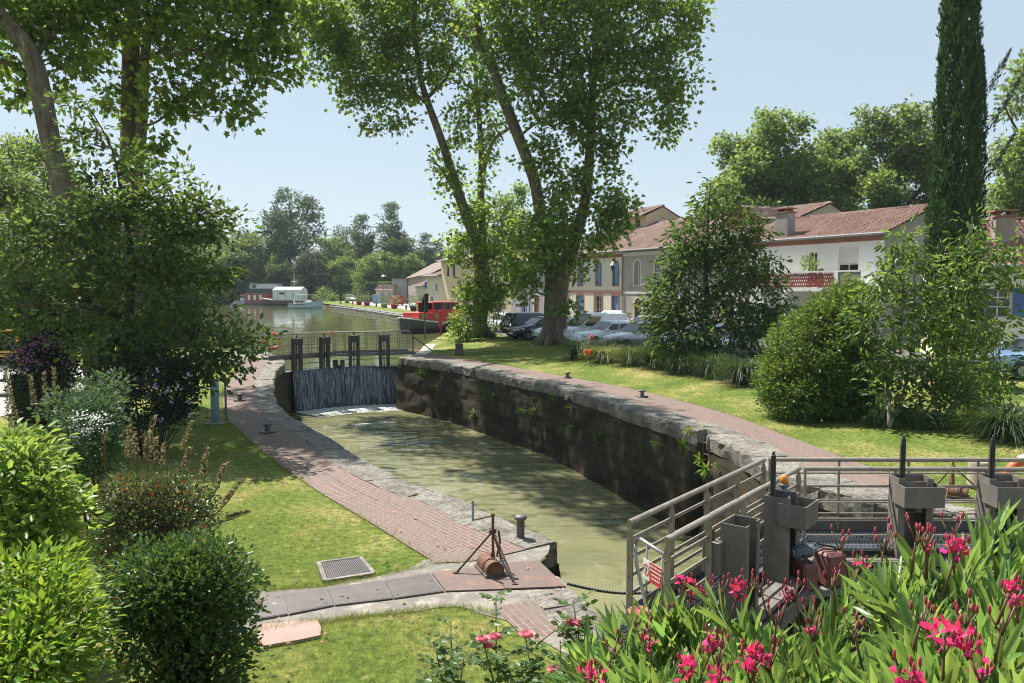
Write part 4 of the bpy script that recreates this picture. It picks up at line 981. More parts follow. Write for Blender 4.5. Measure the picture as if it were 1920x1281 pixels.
FA = (X3, Z3, -Y3)       # prism axes on a facade: x, z, inwards
def facade(parent, L, z0, z1, ops, mat, name='wall', depth=8.0, thick=.22, ridge=None):
    """front wall with real openings, plus side and back walls"""
    xs = sorted(set([0, L] + [v for o in ops for v in (o['x0'], o['x1'])])); zs = sorted(set([z0, z1] + [v for o in ops for v in (o['z0'], o['z1'])]))
    mb = MB()
    for a, b in zip(xs[:-1], xs[1:]):
        for c, d in zip(zs[:-1], zs[1:]):
            mx, mz = (a+b)/2, (c+d)/2
            if any(o['x0'] < mx < o['x1'] and o['z0'] < mz < o['z1'] for o in ops): continue
            mb.quad((a,0,c),(a,0,d),(b,0,d),(b,0,c))
    for o in ops:
        a, b, c, d = o['x0'], o['x1'], o['z0'], o['z1']; y = -thick
        mb.quad((a,0,c),(a,y,c),(a,y,d),(a,0,d)); mb.quad((b,0,c),(b,0,d),(b,y,d),(b,y,c)); mb.quad((a,0,d),(a,y,d),(b,y,d),(b,0,d)); mb.quad((a,0,c),(b,0,c),(b,y,c),(a,y,c))
    for x in (0, L):
        if ridge: mb.add([(x,0,z0),(x,-depth,z0),(x,-depth,z1),(x,-ridge[0],ridge[1]),(x,0,z1)], [(0,1,2,3,4)])
        else: mb.quad((x,0,z0),(x,-depth,z0),(x,-depth,z1),(x,0,z1))
    mb.quad((0,-depth,z0),(L,-depth,z0),(L,-depth,z1),(0,-depth,z1))
    return mb.build(name, mat, parent)
def fill_opening(parent, o, thick=.22):
    a, b, c, d = o['x0'], o['x1'], o['z0'], o['z1']; k = o.get('kind', 'window'); rise = o.get('rise', 0)
    if o.get('sur'):
        w = o.get('w', .16); inner = arch_pts(a, b, c, d, rise); mb = MB(); y = .03
        outer = arch_pts(a - w, b + w, c - (0 if k == 'door' else w*.6), d + w, rise*1.05 + (w if rise else 0))
        if rise: outer[0] = (a - w, c - (0 if k == 'door' else w*.6))
        n = len(inner)
        for i in range(n):
            if k == 'door' and i == 0: continue
            j = (i+1) % n; mb.prism([inner[i], outer[i], outer[j], inner[j]], (0,y,0), FA, y + .10)
        if rise:      # masonry that closes the square corners behind the arch
            cn = (a+b)/2
            for s in (0, 1):
                pts = [p for p in inner[2:] if (p[0] >= cn-1e-6 if s == 0 else p[0] <= cn+1e-6)]
                cr = (b, d) if s == 0 else (a, d)
                mb.prism(pts + [cr], (0,-.004,0), FA, .12)
        mb.build('surround', o['sur'], parent)
    if k == 'shutter':
        mb = MB(); h = (b-a)/2
        for s in (0, 1):
            x0 = a + s*h; n = 4
            for i in range(n): mb.box((x0 + h*(i+.5)/n, -.09, (c+d)/2), (h/n - .008, .03, d-c-.02))
            for z in (c + (d-c)*.2, c + (d-c)*.8): mb.box((x0 + h/2, -.07, z), (h - .04, .02, .08))
        mb.build('shutter', o['mat'], parent)
    elif k == 'door':
        mb = MB(); mb.box(((a+b)/2, -.14, (c+d)/2), (b-a, .05, d-c))
        for i in range(2):
            for z in (c + (d-c)*.25, c + (d-c)*.68): mb.box((a + (b-a)*(.27 + .46*i), -.105, z), ((b-a)*.32, .03, (d-c)*.30), bev=.01)
        dr = mb.build('door', o['mat'], parent); MB().box((b - .1, -.08, c + 1.0), (.03, .06, .12)).build('handle', MZINC, dr)
    else:
        mb = MB(); t = .05
        for x in (a + t/2, b - t/2, (a+b)/2): mb.box((x, -.15, (c+d)/2), (t, .05, d-c))
        for z in (c + t/2, d - t/2, c + (d-c)*.36, c + (d-c)*.68): mb.box(((a+b)/2, -.152, z), (b-a-.004, .04, t*.8))
        w = mb.build('window', o.get('fmat', MFRAME), parent); MB().box(((a+b)/2, -.172, (c+d)/2), (b-a, .012, d-c)).build('pane', o.get('gmat', MGLASS), w)
        MB().box(((a+b)/2, .02, c - .04), (b-a+.16, .12, .06)).build('sill', MSTONEW, w)
        if o.get('open'):
            for s, x in ((-1, a), (1, b)):
                m2 = MB(); h = (b-a)/2; m2.box((x + s*(h/2 + .03), .04, (c+d)/2), (h, .035, d-c))
                for z in (c+.3, d-.3): m2.box((x + s*(h/2+.03), .065, z), (h-.03, .015, .1))
                m2.build('shutter', o['open'], parent)
def tiled(name, a, u, v, lu, lv, mat, parent, wave=.22, amp=.035, step=.34):
    """corrugated tiles: a = lower corner, u along the eave, v up the slope"""
    u, v = Vector(u).normalized(), Vector(v).normalized(); n = u.cross(v)
    if n.z < 0: n = -n
    nu = max(8, int(lu/wave*6)); rows = max(2, int(lv/step)); us = np.linspace(0, lu, nu); vs = []; hs = []
    for r in range(rows): vs += [lv*r/rows, lv*(r+.97)/rows]; hs += [.03, 0.0]
    vs.append(lv); hs.append(0)
    vs, hs = np.array(vs), np.array(hs); ph = hash_noise(np.floor(us/wave)[:, None], np.arange(len(vs))[None, :]//2, 2)
    H = amp*np.sin(2*np.pi*us[:, None]/wave) + hs[None, :] + (ph-.5)*.025 + .03*np.sin(us[:, None]*.7)*np.sin(vs[None, :]*.8)
    P = np.array(a)[None, None] + us[:, None, None]*np.array(u) + vs[None, :, None]*np.array(v) + H[..., None]*np.array(n)
    return grid_mesh(name, P, np.stack(np.broadcast_arrays(us[:, None], vs[None, :]), -1), mat, parent, smooth=False)
def gable_roof(parent, L, eave, rd, rz, depth, mat, over=.45, side=.15, front_only=False, gutter=True):
    sl = (rz - eave)/rd; y0 = over; z0 = eave - sl*over*.3 + .06
    v = Vector((0, -(rd+over), rz + .12 - z0)); r = tiled('roof', (-side, y0, z0), (1,0,0), v, L + 2*side, v.length, mat, parent)
    mb = MB(); bz = eave - .1
    mb.quad((-side,-rd,rz+.06),(L+side,-rd,rz+.06),(L+side,-depth-.3,bz),(-side,-depth-.3,bz)); mb.quad((-side,y0-.02,z0-.05),(L+side,y0-.02,z0-.05),(L+side,-rd,rz+.04),(-side,-rd,rz+.04))
    mb.build('roof_back', mat, parent)
    rg = MB(); n = int(L/.4)
    for i in range(n+1): rg.tube([(-side + (L+2*side)*i/(n+1), -rd, rz+.1), (-side + (L+2*side)*(i+1)/(n+1)+.03, -rd, rz+.1)], [.12,.105], 8)
    rg.build('ridge_tiles', mat, r)
    if gutter:
        g = MB(); g.tube([(-side,y0+.05,z0-.02),(L+side,y0+.05,z0-.02)], .06, 8); g.build('gutter', MZINC, parent)
    return r
def house(label, t0, t1, eave, rd, rz, depth, wmat, rmat, ops, bands=(), name='house', z0=.1, **kw):
    p = FP0 + UD*t0; h = empty(name, (p.x, p.y, 0), FRZ, label, 'house', 'row of street houses'); L = t1 - t0
    facade(h, L, z0, eave, ops, wmat, depth=depth, ridge=(rd, rz))
    for o in ops: fill_opening(h, o)
    for (za, zb, m, pr) in bands: MB().box((L/2, pr/2, (za+zb)/2), (L, pr, zb-za)).build('band', m, h)
    gable_roof(h, L, eave, rd, rz, depth, rmat, **kw)
    return h, L
def O(x, wd, z0, z1, kind, mat=None, sur=None, rise=0, **k): d = dict(x0=x-wd/2, x1=x+wd/2, z0=z0, z1=z1, kind=kind, mat=mat, sur=sur, rise=rise); d.update(k); return d
# white house with the terrace
ops = [O(2.5, 1.5, 4.45, 6.05, 'window'), O(5.15, .7, 3.65, 5.85, 'window', fmat=MFRAME), O(9.2, .9, 4.5, 5.7, 'window'), O(4.6, 2.2, .3, 2.5, 'door', M('garage_door', (.62,.62,.6), None, 3, .6)), O(8.6, 1.2, 1.0, 2.3, 'window')]
h, L = house('white house with red tiled roof and a terrace fenced in red lattice', 0.0, 10.6, 6.75, 4.3, 8.45, 8.8, MWALLW, MROOF2, ops, [(6.35,6.62,MBRICK,.04)], side=.35)
p = MB(); p.quad((-.006,0,.1),(-.006,0,6.75),(-.006,-4.3,8.4),(-.006,-4.3,.1)); p.quad((-.006,-4.3,.1),(-.006,-4.3,8.4),(-.006,-8.8,6.75),(-.006,-8.8,.1)); p.build('gable_wall', MGREYR, h)
MB().box((2.5,-.1,5.55), (1.5,.05,.98)).build('roller_shutter', M('pale_shutter', (.62,.61,.57), (.55,.54,.5), 4, .6), h)
tb = MB(); tb.box((4.9, .95, 3.5), (9.6, 1.9, .22)); tb.build('terrace_slab', MWALLW, h)
tb = MB(); tb.box((.85,1.86,4.06), (1.5,.1,.9)); tb.build('parapet', MGREYR, h); MB().box((4.9,1.86,4.57), (9.6,.16,.1)).build('parapet_cap', MSTONEW, h)
tb = MB()
for i in range(50):
    x = 1.8 + 7.8*i/50
    for s in (-1, 1): tb.bar((x + (.0 if s > 0 else .32), 1.86 + .012*s, 3.64), (x + (.32 if s > 0 else 0), 1.86 + .012*s, 4.5), .02, .07)
tb.build('lattice', M('red_lattice', (.34,.075,.055), (.29,.07,.055), 3, .7), h)
for x in (.15, 1.68, 5.6, 9.6): MB().box((x,1.84,1.8 if x != 1.68 else 2.2), (.24,.22,3.4 if x != 1.68 else 4.7)).build('terrace_post', MWALLW, h)
pp = at(1473, 405, 53); ch = MB(); 
def chimney(parent_label, pos, w, d, hgt, mat, rz=FRZ, top=True):
    c = empty('chimney', pos, rz, parent_label, 'chimney'); MB().box((0,0,hgt/2-.6), (w,d,hgt+1.2), bev=.01).build('stack', mat, c)
    m = MB(); m.box((0,0,hgt+.05), (w+.12,d+.12,.08)); m.box((-w*.3,0,hgt+.17), (.1,d*.9,.16)); m.box((w*.3,0,hgt+.17), (.1,d*.9,.16)); m.box((0,0,hgt+.29), (w+.16,d+.16,.07)); m.build('cap', MBRICK, c); return c
chimney('squat grey chimney at the left end of the white house roof', at(1472, 416, 53).to_tuple(), 1.1, .7, .55, MGREYR)
# terrace pots
def potted(label, pos, pot_mat, r, hgt, leaf, lsize, n, crown, name='potted_plant', group=None, tall=0.0, cat='potted plant'):
    e = empty(name, pos, 0, label, cat, group); mb = MB(); mb.lathe([(r*.62,0),(r*.66,.02),(r*.98,hgt*.92),(r*1.06,hgt*.93),(r*1.06,hgt),(r*.94,hgt),(r*.9,hgt*.9),(.02,hgt*.88)], 18); mb.build('pot', pot_mat, e, True)
    c = np.array([0,0,hgt + tall + crown*.75]); o = rng.normal(size=(n,3))*crown*np.array([.42,.42,.40]); d = unit(o + np.array([0,0,.35*crown]) + rng.normal(size=(n,3))*crown*.2)
    leaves('foliage', 'leaf', c + o, d, rnd_unit(n), lsize*(.6+.6*rng.random(n)), leaf, e)
    mb = MB(); mb.tube([(0,0,hgt*.8),(.02,0,hgt+tall+crown*.8)], .02 if tall < .3 else .035, 6); mb.build('stem', BARK_D, e); return e
tp = h.matrix_basis @ Vector((4.6, .9, 3.62)); potted('small bushy tree in a pot on the terrace of the white house', tp.to_tuple(), MBRICK, .22, .4, LF_FARY, .16, 260, .6, tall=.6)
tp = h.matrix_basis @ Vector((3.65, 1.0, 3.62)); mb = MB(); mb.lathe([(.12,0),(.2,.12),(.24,.4),(.16,.7),(.12,.95),(.2,1.1),(.08,1.2)], 14); o = mb.build('terrace_urn', M('brown_urn', (.2,.12,.07), (.14,.09,.05), 8, .7), None, True); o.location = tp; tag(o, 'brown urn on the terrace of the white house', 'urn')
# taupe house, cream house, mauve house, ochre house, tower house
ops = []
for x in (12.5, 9.76, 7.0, 4.2, 1.5): ops.append(O(x, .8, 3.82, 5.9, 'window', sur=MSTONEW, rise=.4, w=.16, gmat=MCURT if x > 7 else MGLASS))
for x in (12.35, 7.0, 1.5): ops.append(O(x, .95, .3, 2.75, 'door', MDOORB, sur=MSTONEW, rise=.45, w=.2))
for x in (9.76, 4.2): ops.append(O(x, .95, 1.1, 2.75, 'window', sur=MSTONEW, rise=.4, w=.18))
h, L = house('taupe house with white arched window surrounds right of the cream one', 11.0, 25.6, 6.75, 8.2, 9.8, 16, MTAUPE, MROOF, ops, [(3.1,3.3,MSTONEW,.03),(6.3,6.6,MSTONEW,.06)])
m = MB(); m.tube([(L-.05,.08,.3),(L-.05,.08,6.5)], .05, 8); m.build('downpipe', MZINC, h)
ops = []
for x in (1.0, 3.7, 6.7, 9.4): ops.append(O(x, .72, 3.84, 5.85, 'shutter', MBLUE, sur=MBRICK, rise=.3, w=.14))
for x in (1.0, 6.7): ops.append(O(x, .9, .3, 2.9, 'shutter', MBLUE, sur=MBRICK, w=.2))
ops.append(O(3.7, .95, 1.0, 2.85, 'window', sur=MBRICK, w=.24)); ops.append(O(9.4, .9, 1.0, 2.85, 'shutter', MBLUE, sur=MBRICK, w=.2))
h, L = house('cream house with sky blue shutters in brick surrounds', 25.6, 36.0, 6.75, 8.2, 9.8, 16, MCREAM, MROOF, ops, [(3.15,3.36,MBRICK,.04),(6.25,6.5,MBRICK,.05)])
wl_ = MB(); wl_.tube([(.35,.02,4.9),(.35,.5,5.0),(.35,.75,5.6)], .02, 6); e = wl_.build('lamp_arm', MIRON, None)
ll = empty('wall_lantern', (h.matrix_basis @ Vector((.35,0,0))).to_tuple(), FRZ, 'street lantern on a bracket between the cream and taupe houses', 'street lamp')
bpy.data.objects.remove(e)
mb = MB(); mb.tube([(0,.02,4.85),(0,.45,4.85),(0,.75,4.9),(0,.78,5.05)], .022, 7); mb.tube([(0,.02,5.2),(0,.4,4.87)], .014, 6); mb.build('bracket', MIRON, ll)
mb = MB(); mb.lathe([(.1,5.05),(.19,5.5),(.22,5.52),(.1,5.72),(.02,5.8)], 8, (0,.78,0)); mb.build('lantern', MGLASS, ll); mb = MB(); mb.lathe([(.24,5.5),(.25,5.53),(.13,5.75),(.03,5.86)], 10, (0,.78,0)); mb.build('hood', MSTONEW, ll)
ops = [O(4.9, .95, 3.9, 5.6, 'window', open=MLAV), O(8.0, .95, 3.9, 5.6, 'window', open=MLAV), O(7.2, 1.05, .75, 2.75, 'window', open=MLAV), O(4.5, 1.15, .3, 2.9, 'door', M('oak_door', (.26,.14,.075), (.2,.1,.05), 7, .6), sur=MSTONEW, rise=.5, w=.18), O(1.6, 1.0, .9, 2.7, 'window', open=MLAV), O(1.6, .95, 3.9, 5.6, 'window', open=MLAV)]
house('mauve grey house with lavender shutters and an arched wooden door', 36.0, 46.2, 6.4, 7, 9.0, 14, MMAUVE, MROOF, ops, [(3.2,3.36,MSTONEW,.03)])
ops = [O(2.6, 1.1, .3, 3.0, 'door', MBLUE, sur=MSTONEW, rise=.5, w=.14), O(6, .9, 3.9, 5.5, 'shutter', MBLUE, sur=MBRICK, rise=.2), O(2.6, .9, 3.9, 5.5, 'shutter', MBLUE, sur=MBRICK, rise=.2), O(6.2, 1.0, 1.0, 2.7, 'window', sur=MBRICK), O(8.8, .8, 1.0, 2.6, 'window', sur=MBRICK)]
house('ochre house with a bright blue arched door behind the slim plane tree', 46.2, 56.5, 6.2, 7, 8.6, 14, MOCHRE, MROOF, ops)
ops = [O(5.3, .75, 5.05, 6.5, 'window', fmat=MNAVY), O(7.2, .75, 5.05, 6.5, 'window', fmat=MNAVY), O(5.4, .55, 2.4, 3.7, 'window', sur=MBRICK, rise=.25, w=.12), O(1.5, 1.2, 1.7, 3.8, 'shutter', MBLUE, sur=MBRICK, rise=.5, w=.28), O(3.2, .55, 2.4, 3.7, 'window', sur=MBRICK, rise=.25, w=.12)]
house('tall ochre house end with two high dark windows beside the lane', 56.5, 66.0, 7.1, 4, 7.9, 8, MOCHRE, MROOF3, ops, over=.6)
ops = [O(1.6, .8, 3.2, 4.1, 'shutter', MBLUE), O(3.4, 1.0, .3, 2.4, 'door', MBLUE)]
house('low whitish house with red tiles left of the tall ochre one', 66.0, 71.5, 5.2, 3.2, 6.4, 7, render('pale_render', (.66,.61,.5)), MROOF3, ops, over=.5)
house('tiny tiled lean to house at the lane by the blue square sign', 71.5, 75.5, 3.9, 2.5, 4.7, 5, render('pale_render', (.66,.61,.5)), MROOF, [O(2, .9, .3, 2.3, 'door', MLAV)], over=.4)
# buildings behind the row
def box_house(label, c, w, d, eave, rise, rz, wmat, rmat, ops=(), name='house', gable_x=True, over=.35, z0=.1, cat='house'):
    """ridge along local x; front at y = 0 facing +y local"""
    h = empty(name, (c[0], c[1], 0), rz, label, cat); facade(h, w, z0, eave, list(ops), wmat, depth=d, ridge=(d/2, eave + rise))
    for o in ops: fill_opening(h, o)
    gable_roof(h, w, eave, d/2, eave + rise, d, rmat, over=over); return h
p = at(1205, 470, 77.5); box_house('square belvedere with tiled roof poking above the cream house', (p.x + .3, 77.5, 0), 4.2, 4.0, 10.6, .9, FRZ, MOCHRE, MROOF, [O(1.3, .8, 9.4, 10.3, 'window', fmat=MDOORB), O(3, .8, 9.4, 10.3, 'window', fmat=MDOORB)], over=.6, z0=6)
p = at(1508, 440, 61); box_house('brick gabled house behind the white house', (p.x - .6, 61, 0), 3.6, 4.2, 8.7, 1.0, FRZ + R(90), MBRICK, MROOF, [O(1.9, 1.0, 7.9, 8.5, 'window')], over=.3)
e = empty('dormer', (at(1114, 455, 78)).to_tuple(), FRZ, 'small grey boxed dormer on the tiled roof of the cream house', 'dormer'); MB().box((0,0,0), (1.0,1.6,1.4)).build('wall', MGREYR, e); MB().box((0,.81,.1), (.6,.02,.9)).build('pane', MGLASS, e); MB().box((0,.05,.74), (1.2,1.9,.08)).build('roof', MZINC, e)
# long warehouse, shed with blue doors
a, b = Vector((-22.6,173,0)), Vector((-10.3,108,0)); d = (b-a).normalized(); Lw = (b-a).length; rzw = math.atan2(-d.y, -d.x)
wh = empty('warehouse', (b.x, b.y, 0), rzw, 'long grey warehouse with weathered low pitched roof beside the lane', 'warehouse')
MWH = M('warehouse_wall', (.30,.25,.225), (.22,.185,.165), .5, .95, bs=.3)
mb = MB(); W2, ev, rg_ = 11.0, 5.7, 8.6
mb.quad((0,0,.1),(0,0,ev),(Lw,0,ev),(Lw,0,.1)); mb.add([(Lw,0,.1),(Lw,0,ev),(Lw,-W2/2,rg_),(Lw,-W2,ev),(Lw,-W2,.1)], [(0,1,2,3,4)]); mb.add([(0,0,.1),(0,0,ev),(0,-W2/2,rg_),(0,-W2,ev),(0,-W2,.1)], [(4,3,2,1,0)]); mb.quad((0,-W2,.1),(Lw,-W2,.1),(Lw,-W2,ev),(0,-W2,ev)); mb.build('wall', MWH, wh)
MB().box((Lw-.1,.06,3), (.5,.14,5.6)).build('corner_post', M('red_brown', (.26,.06,.045), None, 4, .7), wh)
v = Vector((0,-(W2/2+.5), rg_-ev+.35)); tiled('roof', (-.4,.5,ev-.12), (1,0,0), v, Lw+.9, v.length, MROOF3, wh, .5, .05, .6); mb = MB(); mb.quad((-.4,-W2/2,rg_+.1),(Lw+.5,-W2/2,rg_+.1),(Lw+.5,-W2-.5,ev-.2),(-.4,-W2-.5,ev-.2)); mb.build('roof_back', MROOF3, wh)
MPLK = M('pale_planks', (.55,.54,.52), (.42,.41,.4), 1.2, .8); Wi = wh.matrix_basis.inverted(); fw = MB()
for i in range(7): fw.box((-25.75 + .48*i, 172.9 + .02*(i % 2), 2.95), (.47, .12, 5.3))
fw.box((-24.3, 174.6, 2.9), (3.35, 3.2, 5.3)); fw.v = [tuple(Wi @ Vector(q)) for q in fw.v]; fw.build('plank_front', MPLK, wh)
rf = MB(); rf.box((-24.3, 174.4, 5.72), (4.0, 4.2, .14)); rf.v = [tuple(Wi @ Vector(q)) for q in rf.v]; rf.build('front_roof', MROOF3, wh)
p = at(737, 560, 170); box_house('low ochre shed with sky blue doors and tiled roof at the lane', (p.x, 170, 0), 3.8, 4, 3.2, .9, math.pi - .15, MOCHRE, MROOF, [O(.9, .8, .4, 2.6, 'door', MBLUE), O(2.5, .7, .4, 2.6, 'door', MBLUE)], name='shed', cat='shed')
p = at(704, 560, 168); mb = MB(); mb.box((0,0,1.0), (1.3,.12,1.9), bev=.03); o = mb.build('blue_gate', M('grey_blue', (.22,.31,.47), (.18,.26,.4), 3, .6)); o.location = (p.x, 168, .3); tag(o, 'grey blue panel gate left of the ochre shed', 'gate')
# house at the right edge
hc = at(1990, 560, 33.2); rh = empty('house', (hc.x, 33.2, 0), math.pi - .22, 'ochre house with deep blue shutters cut by the right edge', 'house')
ops = [O(2.35, 1.0, 2.35, 3.6, 'window', open=MNAVY)]
facade(rh, 3.5, .2, 4.55, ops, MCREAM, depth=7, ridge=(3.5, 6.6))
for o in ops: fill_opening(rh, o)
gable_roof(rh, 3.5, 4.55, 3.5, 6.6, 7, MROOF2)
c = chimney('two tone brick and concrete chimney on the right edge house', (at(1880, 445, 35.2)).to_tuple(), .8, .62, .85, M('chimney_mix', (.34,.31,.28), (.30,.15,.11), .9, .9), math.pi - .22)
ds = empty('satellite_dish', at(1868, 418, 35.6).to_tuple(), 0, 'round pale satellite dish behind the right edge chimney', 'satellite dish'); ds.rotation_euler = (R(80), 0, R(25))
mb = MB(); mb.lathe([(.48,.1),(.40,.06),(.25,.02),(.05,0),(.05,-.02),(.26,0),(.42,.045),(.49,.09)], 26); mb.build('dish', M('dish_grey', (.5,.49,.46), None, 4, .6), ds, True); mb = MB(); mb.tube([(0,-.1,0),(0,-.9,-.1)], .03, 8); mb.tube([(0,-.45,.0),(0,0,.42)], .012, 6); mb.build('arm', MZINC, ds)
lwall = MB(); c0 = at(1860, 640, 32.2); lwall.box((c0.x + 2.2, 32.1, .75), (5.6,.3,1.3), bev=.02); tag(lwall.build('garden_wall', MCREAM), 'low cream garden wall in front of the right edge house', 'wall')
# ================================================================== cars
def car_paint(name, c, metal=0.0):
    if name in MATS: return MATS[name]
    m, nt, b = newmat(name); b.inputs['Base Color'].default_value = rgba(c); b.inputs['Roughness'].default_value = .32; b.inputs['Metallic'].default_value = metal
    b.inputs['Coat Weight'].default_value = .8; b.inputs['Coat Roughness'].default_value = .06; MATS[name] = m; return m
MTYRE = M('tyre', (.02,.02,.021), (.03,.03,.03), 10, .8); MRIM = M('alloy', (.42,.43,.45), (.32,.33,.34), 8, .35, metal=.8); MTAIL = M('tail_lens', (.5,.015,.015), None, 4, .2, coat=.5); MHEAD = M('head_lens', (.68,.7,.72), (.5,.52,.55), 8, .12, coat=.8); MTRIM = M('car_trim', (.025,.025,.027), (.035,.035,.036), 6, .55); MPLT = M('number_plate', (.7,.7,.68), None, 3, .5)
CG = 'cars parked in the shade by the lock'
KIND = {  # L, W, H, stations of the lower body (x/L, half width factor, bonnet/boot height), roof (x/L rear low, rear top, front top, front low)
 'hatch': dict(L=4.1, W=1.76, H=1.46, belt=.93, body=[(-.5,.80,.62,.42),(-.485,.90,.86,.30),(-.40,.98,.95,.22),(-.2,1,.95,.2),(.12,1,.94,.2),(.22,1,.94,.2),(.38,.97,.80,.22),(.46,.90,.70,.26),(.495,.78,.55,.36)], roof=[-.475,-.36,.02,.20]),
 'mpv': dict(L=4.3, W=1.8, H=1.66, belt=.98, body=[(-.5,.82,.8,.42),(-.485,.92,.95,.30),(-.40,.98,.99,.22),(-.2,1,.99,.2),(.12,1,.98,.2),(.26,1,.96,.2),(.40,.97,.84,.22),(.46,.90,.74,.26),(.495,.78,.58,.36)], roof=[-.485,-.42,.08,.27]),
 'suv': dict(L=4.4, W=1.84, H=1.62, belt=1.02, body=[(-.5,.82,.8,.46),(-.485,.92,1.0,.34),(-.40,.98,1.03,.26),(-.2,1,1.03,.24),(.12,1,1.02,.24),(.2,1,1.02,.24),(.40,.97,.92,.26),(.465,.90,.80,.3),(.495,.78,.6,.4)], roof=[-.48,-.33,.0,.18]),
 'van': dict(L=4.4, W=1.82, H=1.82, belt=1.02, body=[(-.5,.88,.9,.42),(-.49,.95,1.03,.30),(-.40,.99,1.04,.22),(-.2,1,1.04,.2),(.12,1,1.03,.2),(.26,1,1.02,.2),(.40,.97,.90,.22),(.47,.90,.78,.26),(.497,.78,.58,.36)], roof=[-.495,-.47,.10,.30], panel=True)}
def car(kind, label, nose, heading, paint, z=None, tail=False, group=CG, name='parked_car', cat='car'):
    """nose = ground point of the front bumper; heading = direction the nose points"""
    k = KIND[kind]; L, W, H, belt = k['L'], k['W'], k['H'], k['belt']; hd = Vector((heading[0], heading[1], 0)).normalized()
    c = Vector((nose[0], nose[1], 0)) - hd*L/2
    e = empty(name, (c.x, c.y, gz(c.x, c.y) + .006 if z is None else z), math.atan2(hd.y, hd.x), label, cat, group)
    mb = MB(); m = 12; sec = []
    for (fx, fw, zt, zb) in k['body']:
        w = W/2*fw; x = fx*L
        sec.append([(x,0,zb),(x,w*.82,zb),(x,w*.95,zb+.10),(x,w,zb+(zt-zb)*.45),(x,w*.995,zb+(zt-zb)*.62),(x,w*.95,zt-.06),(x,w*.86,zt),(x,w*.4,zt+.025)])
    rows = []
    for s in sec: rows.append(s + [(p[0],-p[1],p[2]) for p in s[::-1] if p[1] > 0])
    n = len(rows[0]); vs = [p for r in rows for p in r]; fs = []
    for i in range(len(rows)-1):
        for j in range(n): fs.append((i*n+j, i*n+(j+1) % n, (i+1)*n+(j+1) % n, (i+1)*n+j))
    fs.append(tuple(range(n))); fs.append(tuple((len(rows)-1)*n+j for j in range(n))[::-1]); mb.add(vs, fs)
    # cabin
    xr0, xr1, xf1, xf0 = [q*L for q in k['roof']]; wb, wt = W*.475, W*.385 if kind != 'van' else W*.44; zb_ = belt - .03
    nx = 7; cab = []
    xs = [(xr0, xr1), (xr0*.9+xf0*.1, xr1*.92+xf1*.08), (xr0*.5+xf0*.5, xr1*.5+xf1*.5), (xr0*.12+xf0*.88, xr1*.08+xf1*.92), (xf0, xf1)]
    for i, (xb, xt) in enumerate(xs):
        zt = H - (.05 if i in (0, 4) else .015 if i in (1, 3) else 0)
        cab.append([(xb,wb,zb_),(xt,wt,zt-.07),(xt,wt*.86,zt-.01),(xt,0,zt+.01),(xt,-wt*.86,zt-.01),(xt,-wt,zt-.07),(xb,-wb,zb_)])
    nn = 7; vs = [p for r in cab for p in r]; fs = []
    for i in range(4):
        for j in range(nn-1): fs.append((i*nn+j, (i+1)*nn+j, (i+1)*nn+j+1, i*nn+j+1))
    fs.append(tuple(range(nn))); fs.append(tuple(4*nn+j for j in range(nn))[::-1]); mb.add(vs, fs)
    body = mb.build('body', paint, e, True)
    bm_ = body.data; 
    for p in bm_.polygons: p.use_smooth = len(p.vertices) == 4
    def lerp3(a, b, t): return Vector(a)*(1-t) + Vector(b)*t
    # glass: side windows between the pillars, windscreen, rear window
    def side(f0, f1, s, z0=.10, z1=.84):
        def P(f, g):
            xb = xr0 + (xf0-xr0)*f; xt = xr1 + (xf1-xr1)*f
            p = lerp3((xb, wb*s, zb_), (xt, wt*s, H-.085), g); return p + Vector((0, .012*s, .004))
        return [P(f0, z0), P(f1, z0), P(f1 - (.0 if f1 < .9 else .0), z1), P(f0, z1)]
    splits = [(.07,.30),(.33,.63),(.66,.95)] if not k.get('panel') else [(.68,.96)]
    for s in (-1, 1):
        for (a, b) in splits: MB().quad(*side(a, b, s)).build('side_window', MGLASS, e)
    if not k.get('panel') or True:
        for (xb, xt, nm, sg_) in ((xf0, xf1, 'windscreen', 1), (xr0, xr1, 'rear_window', -1)):
            if nm == 'rear_window' and k.get('panel'): continue
            q = [lerp3((xb, s*wb*.92, zb_), (xt, s*wt*.92, H-.07), g) + Vector((.014*sg_, 0, .010)) for s, g in ((-1,.1),(1,.1),(1,.93),(-1,.93))]
            MB().quad(*q).build(nm, MGLASS, e)
    # wheels with arches
    wr = .31 if kind != 'suv' else .34
    for fx in (-.31, .315):
        for s in (-1, 1):
            a = MB(); pts = [(fx*L + math.cos(t)*wr*1.14, wr + math.sin(t)*wr*1.14) for t in np.linspace(-.35, math.pi+.35, 14)]
            a.prism(pts, (0, s*(W/2 - .05) , 0), (X3, Z3, Y3*s), .062); a.build('wheel_arch', MTRIM, e)
            t = MB(); t.lathe([(.18,-.1),(wr*.93,-.105),(wr,-.06),(wr,.06),(wr*.93,.1),(wr*.66,.102),(wr*.62,.07)], 22, (fx*L, s*(W/2-.045), wr), (X3, Z3, Y3*s)); tw = t.build('wheel', MTYRE, e, True)
            r = MB(); r.lathe([(wr*.64,.07),(wr*.62,.1),(wr*.55,.085),(.05,.09),(.01,.1)], 20, (fx*L, s*(W/2-.045), wr), (X3, Z3, Y3*s))
            for q in range(5):
                an = q*2*math.pi/5; d = Vector((math.cos(an), 0, math.sin(an))); cc = Vector((fx*L, s*(W/2+.045), wr)); r.bar(cc + d*.04, cc + d*wr*.6, .05, .03, (0, s, 0))
            r.build('rim', MRIM, tw)
    zf = k['body'][-3][2]
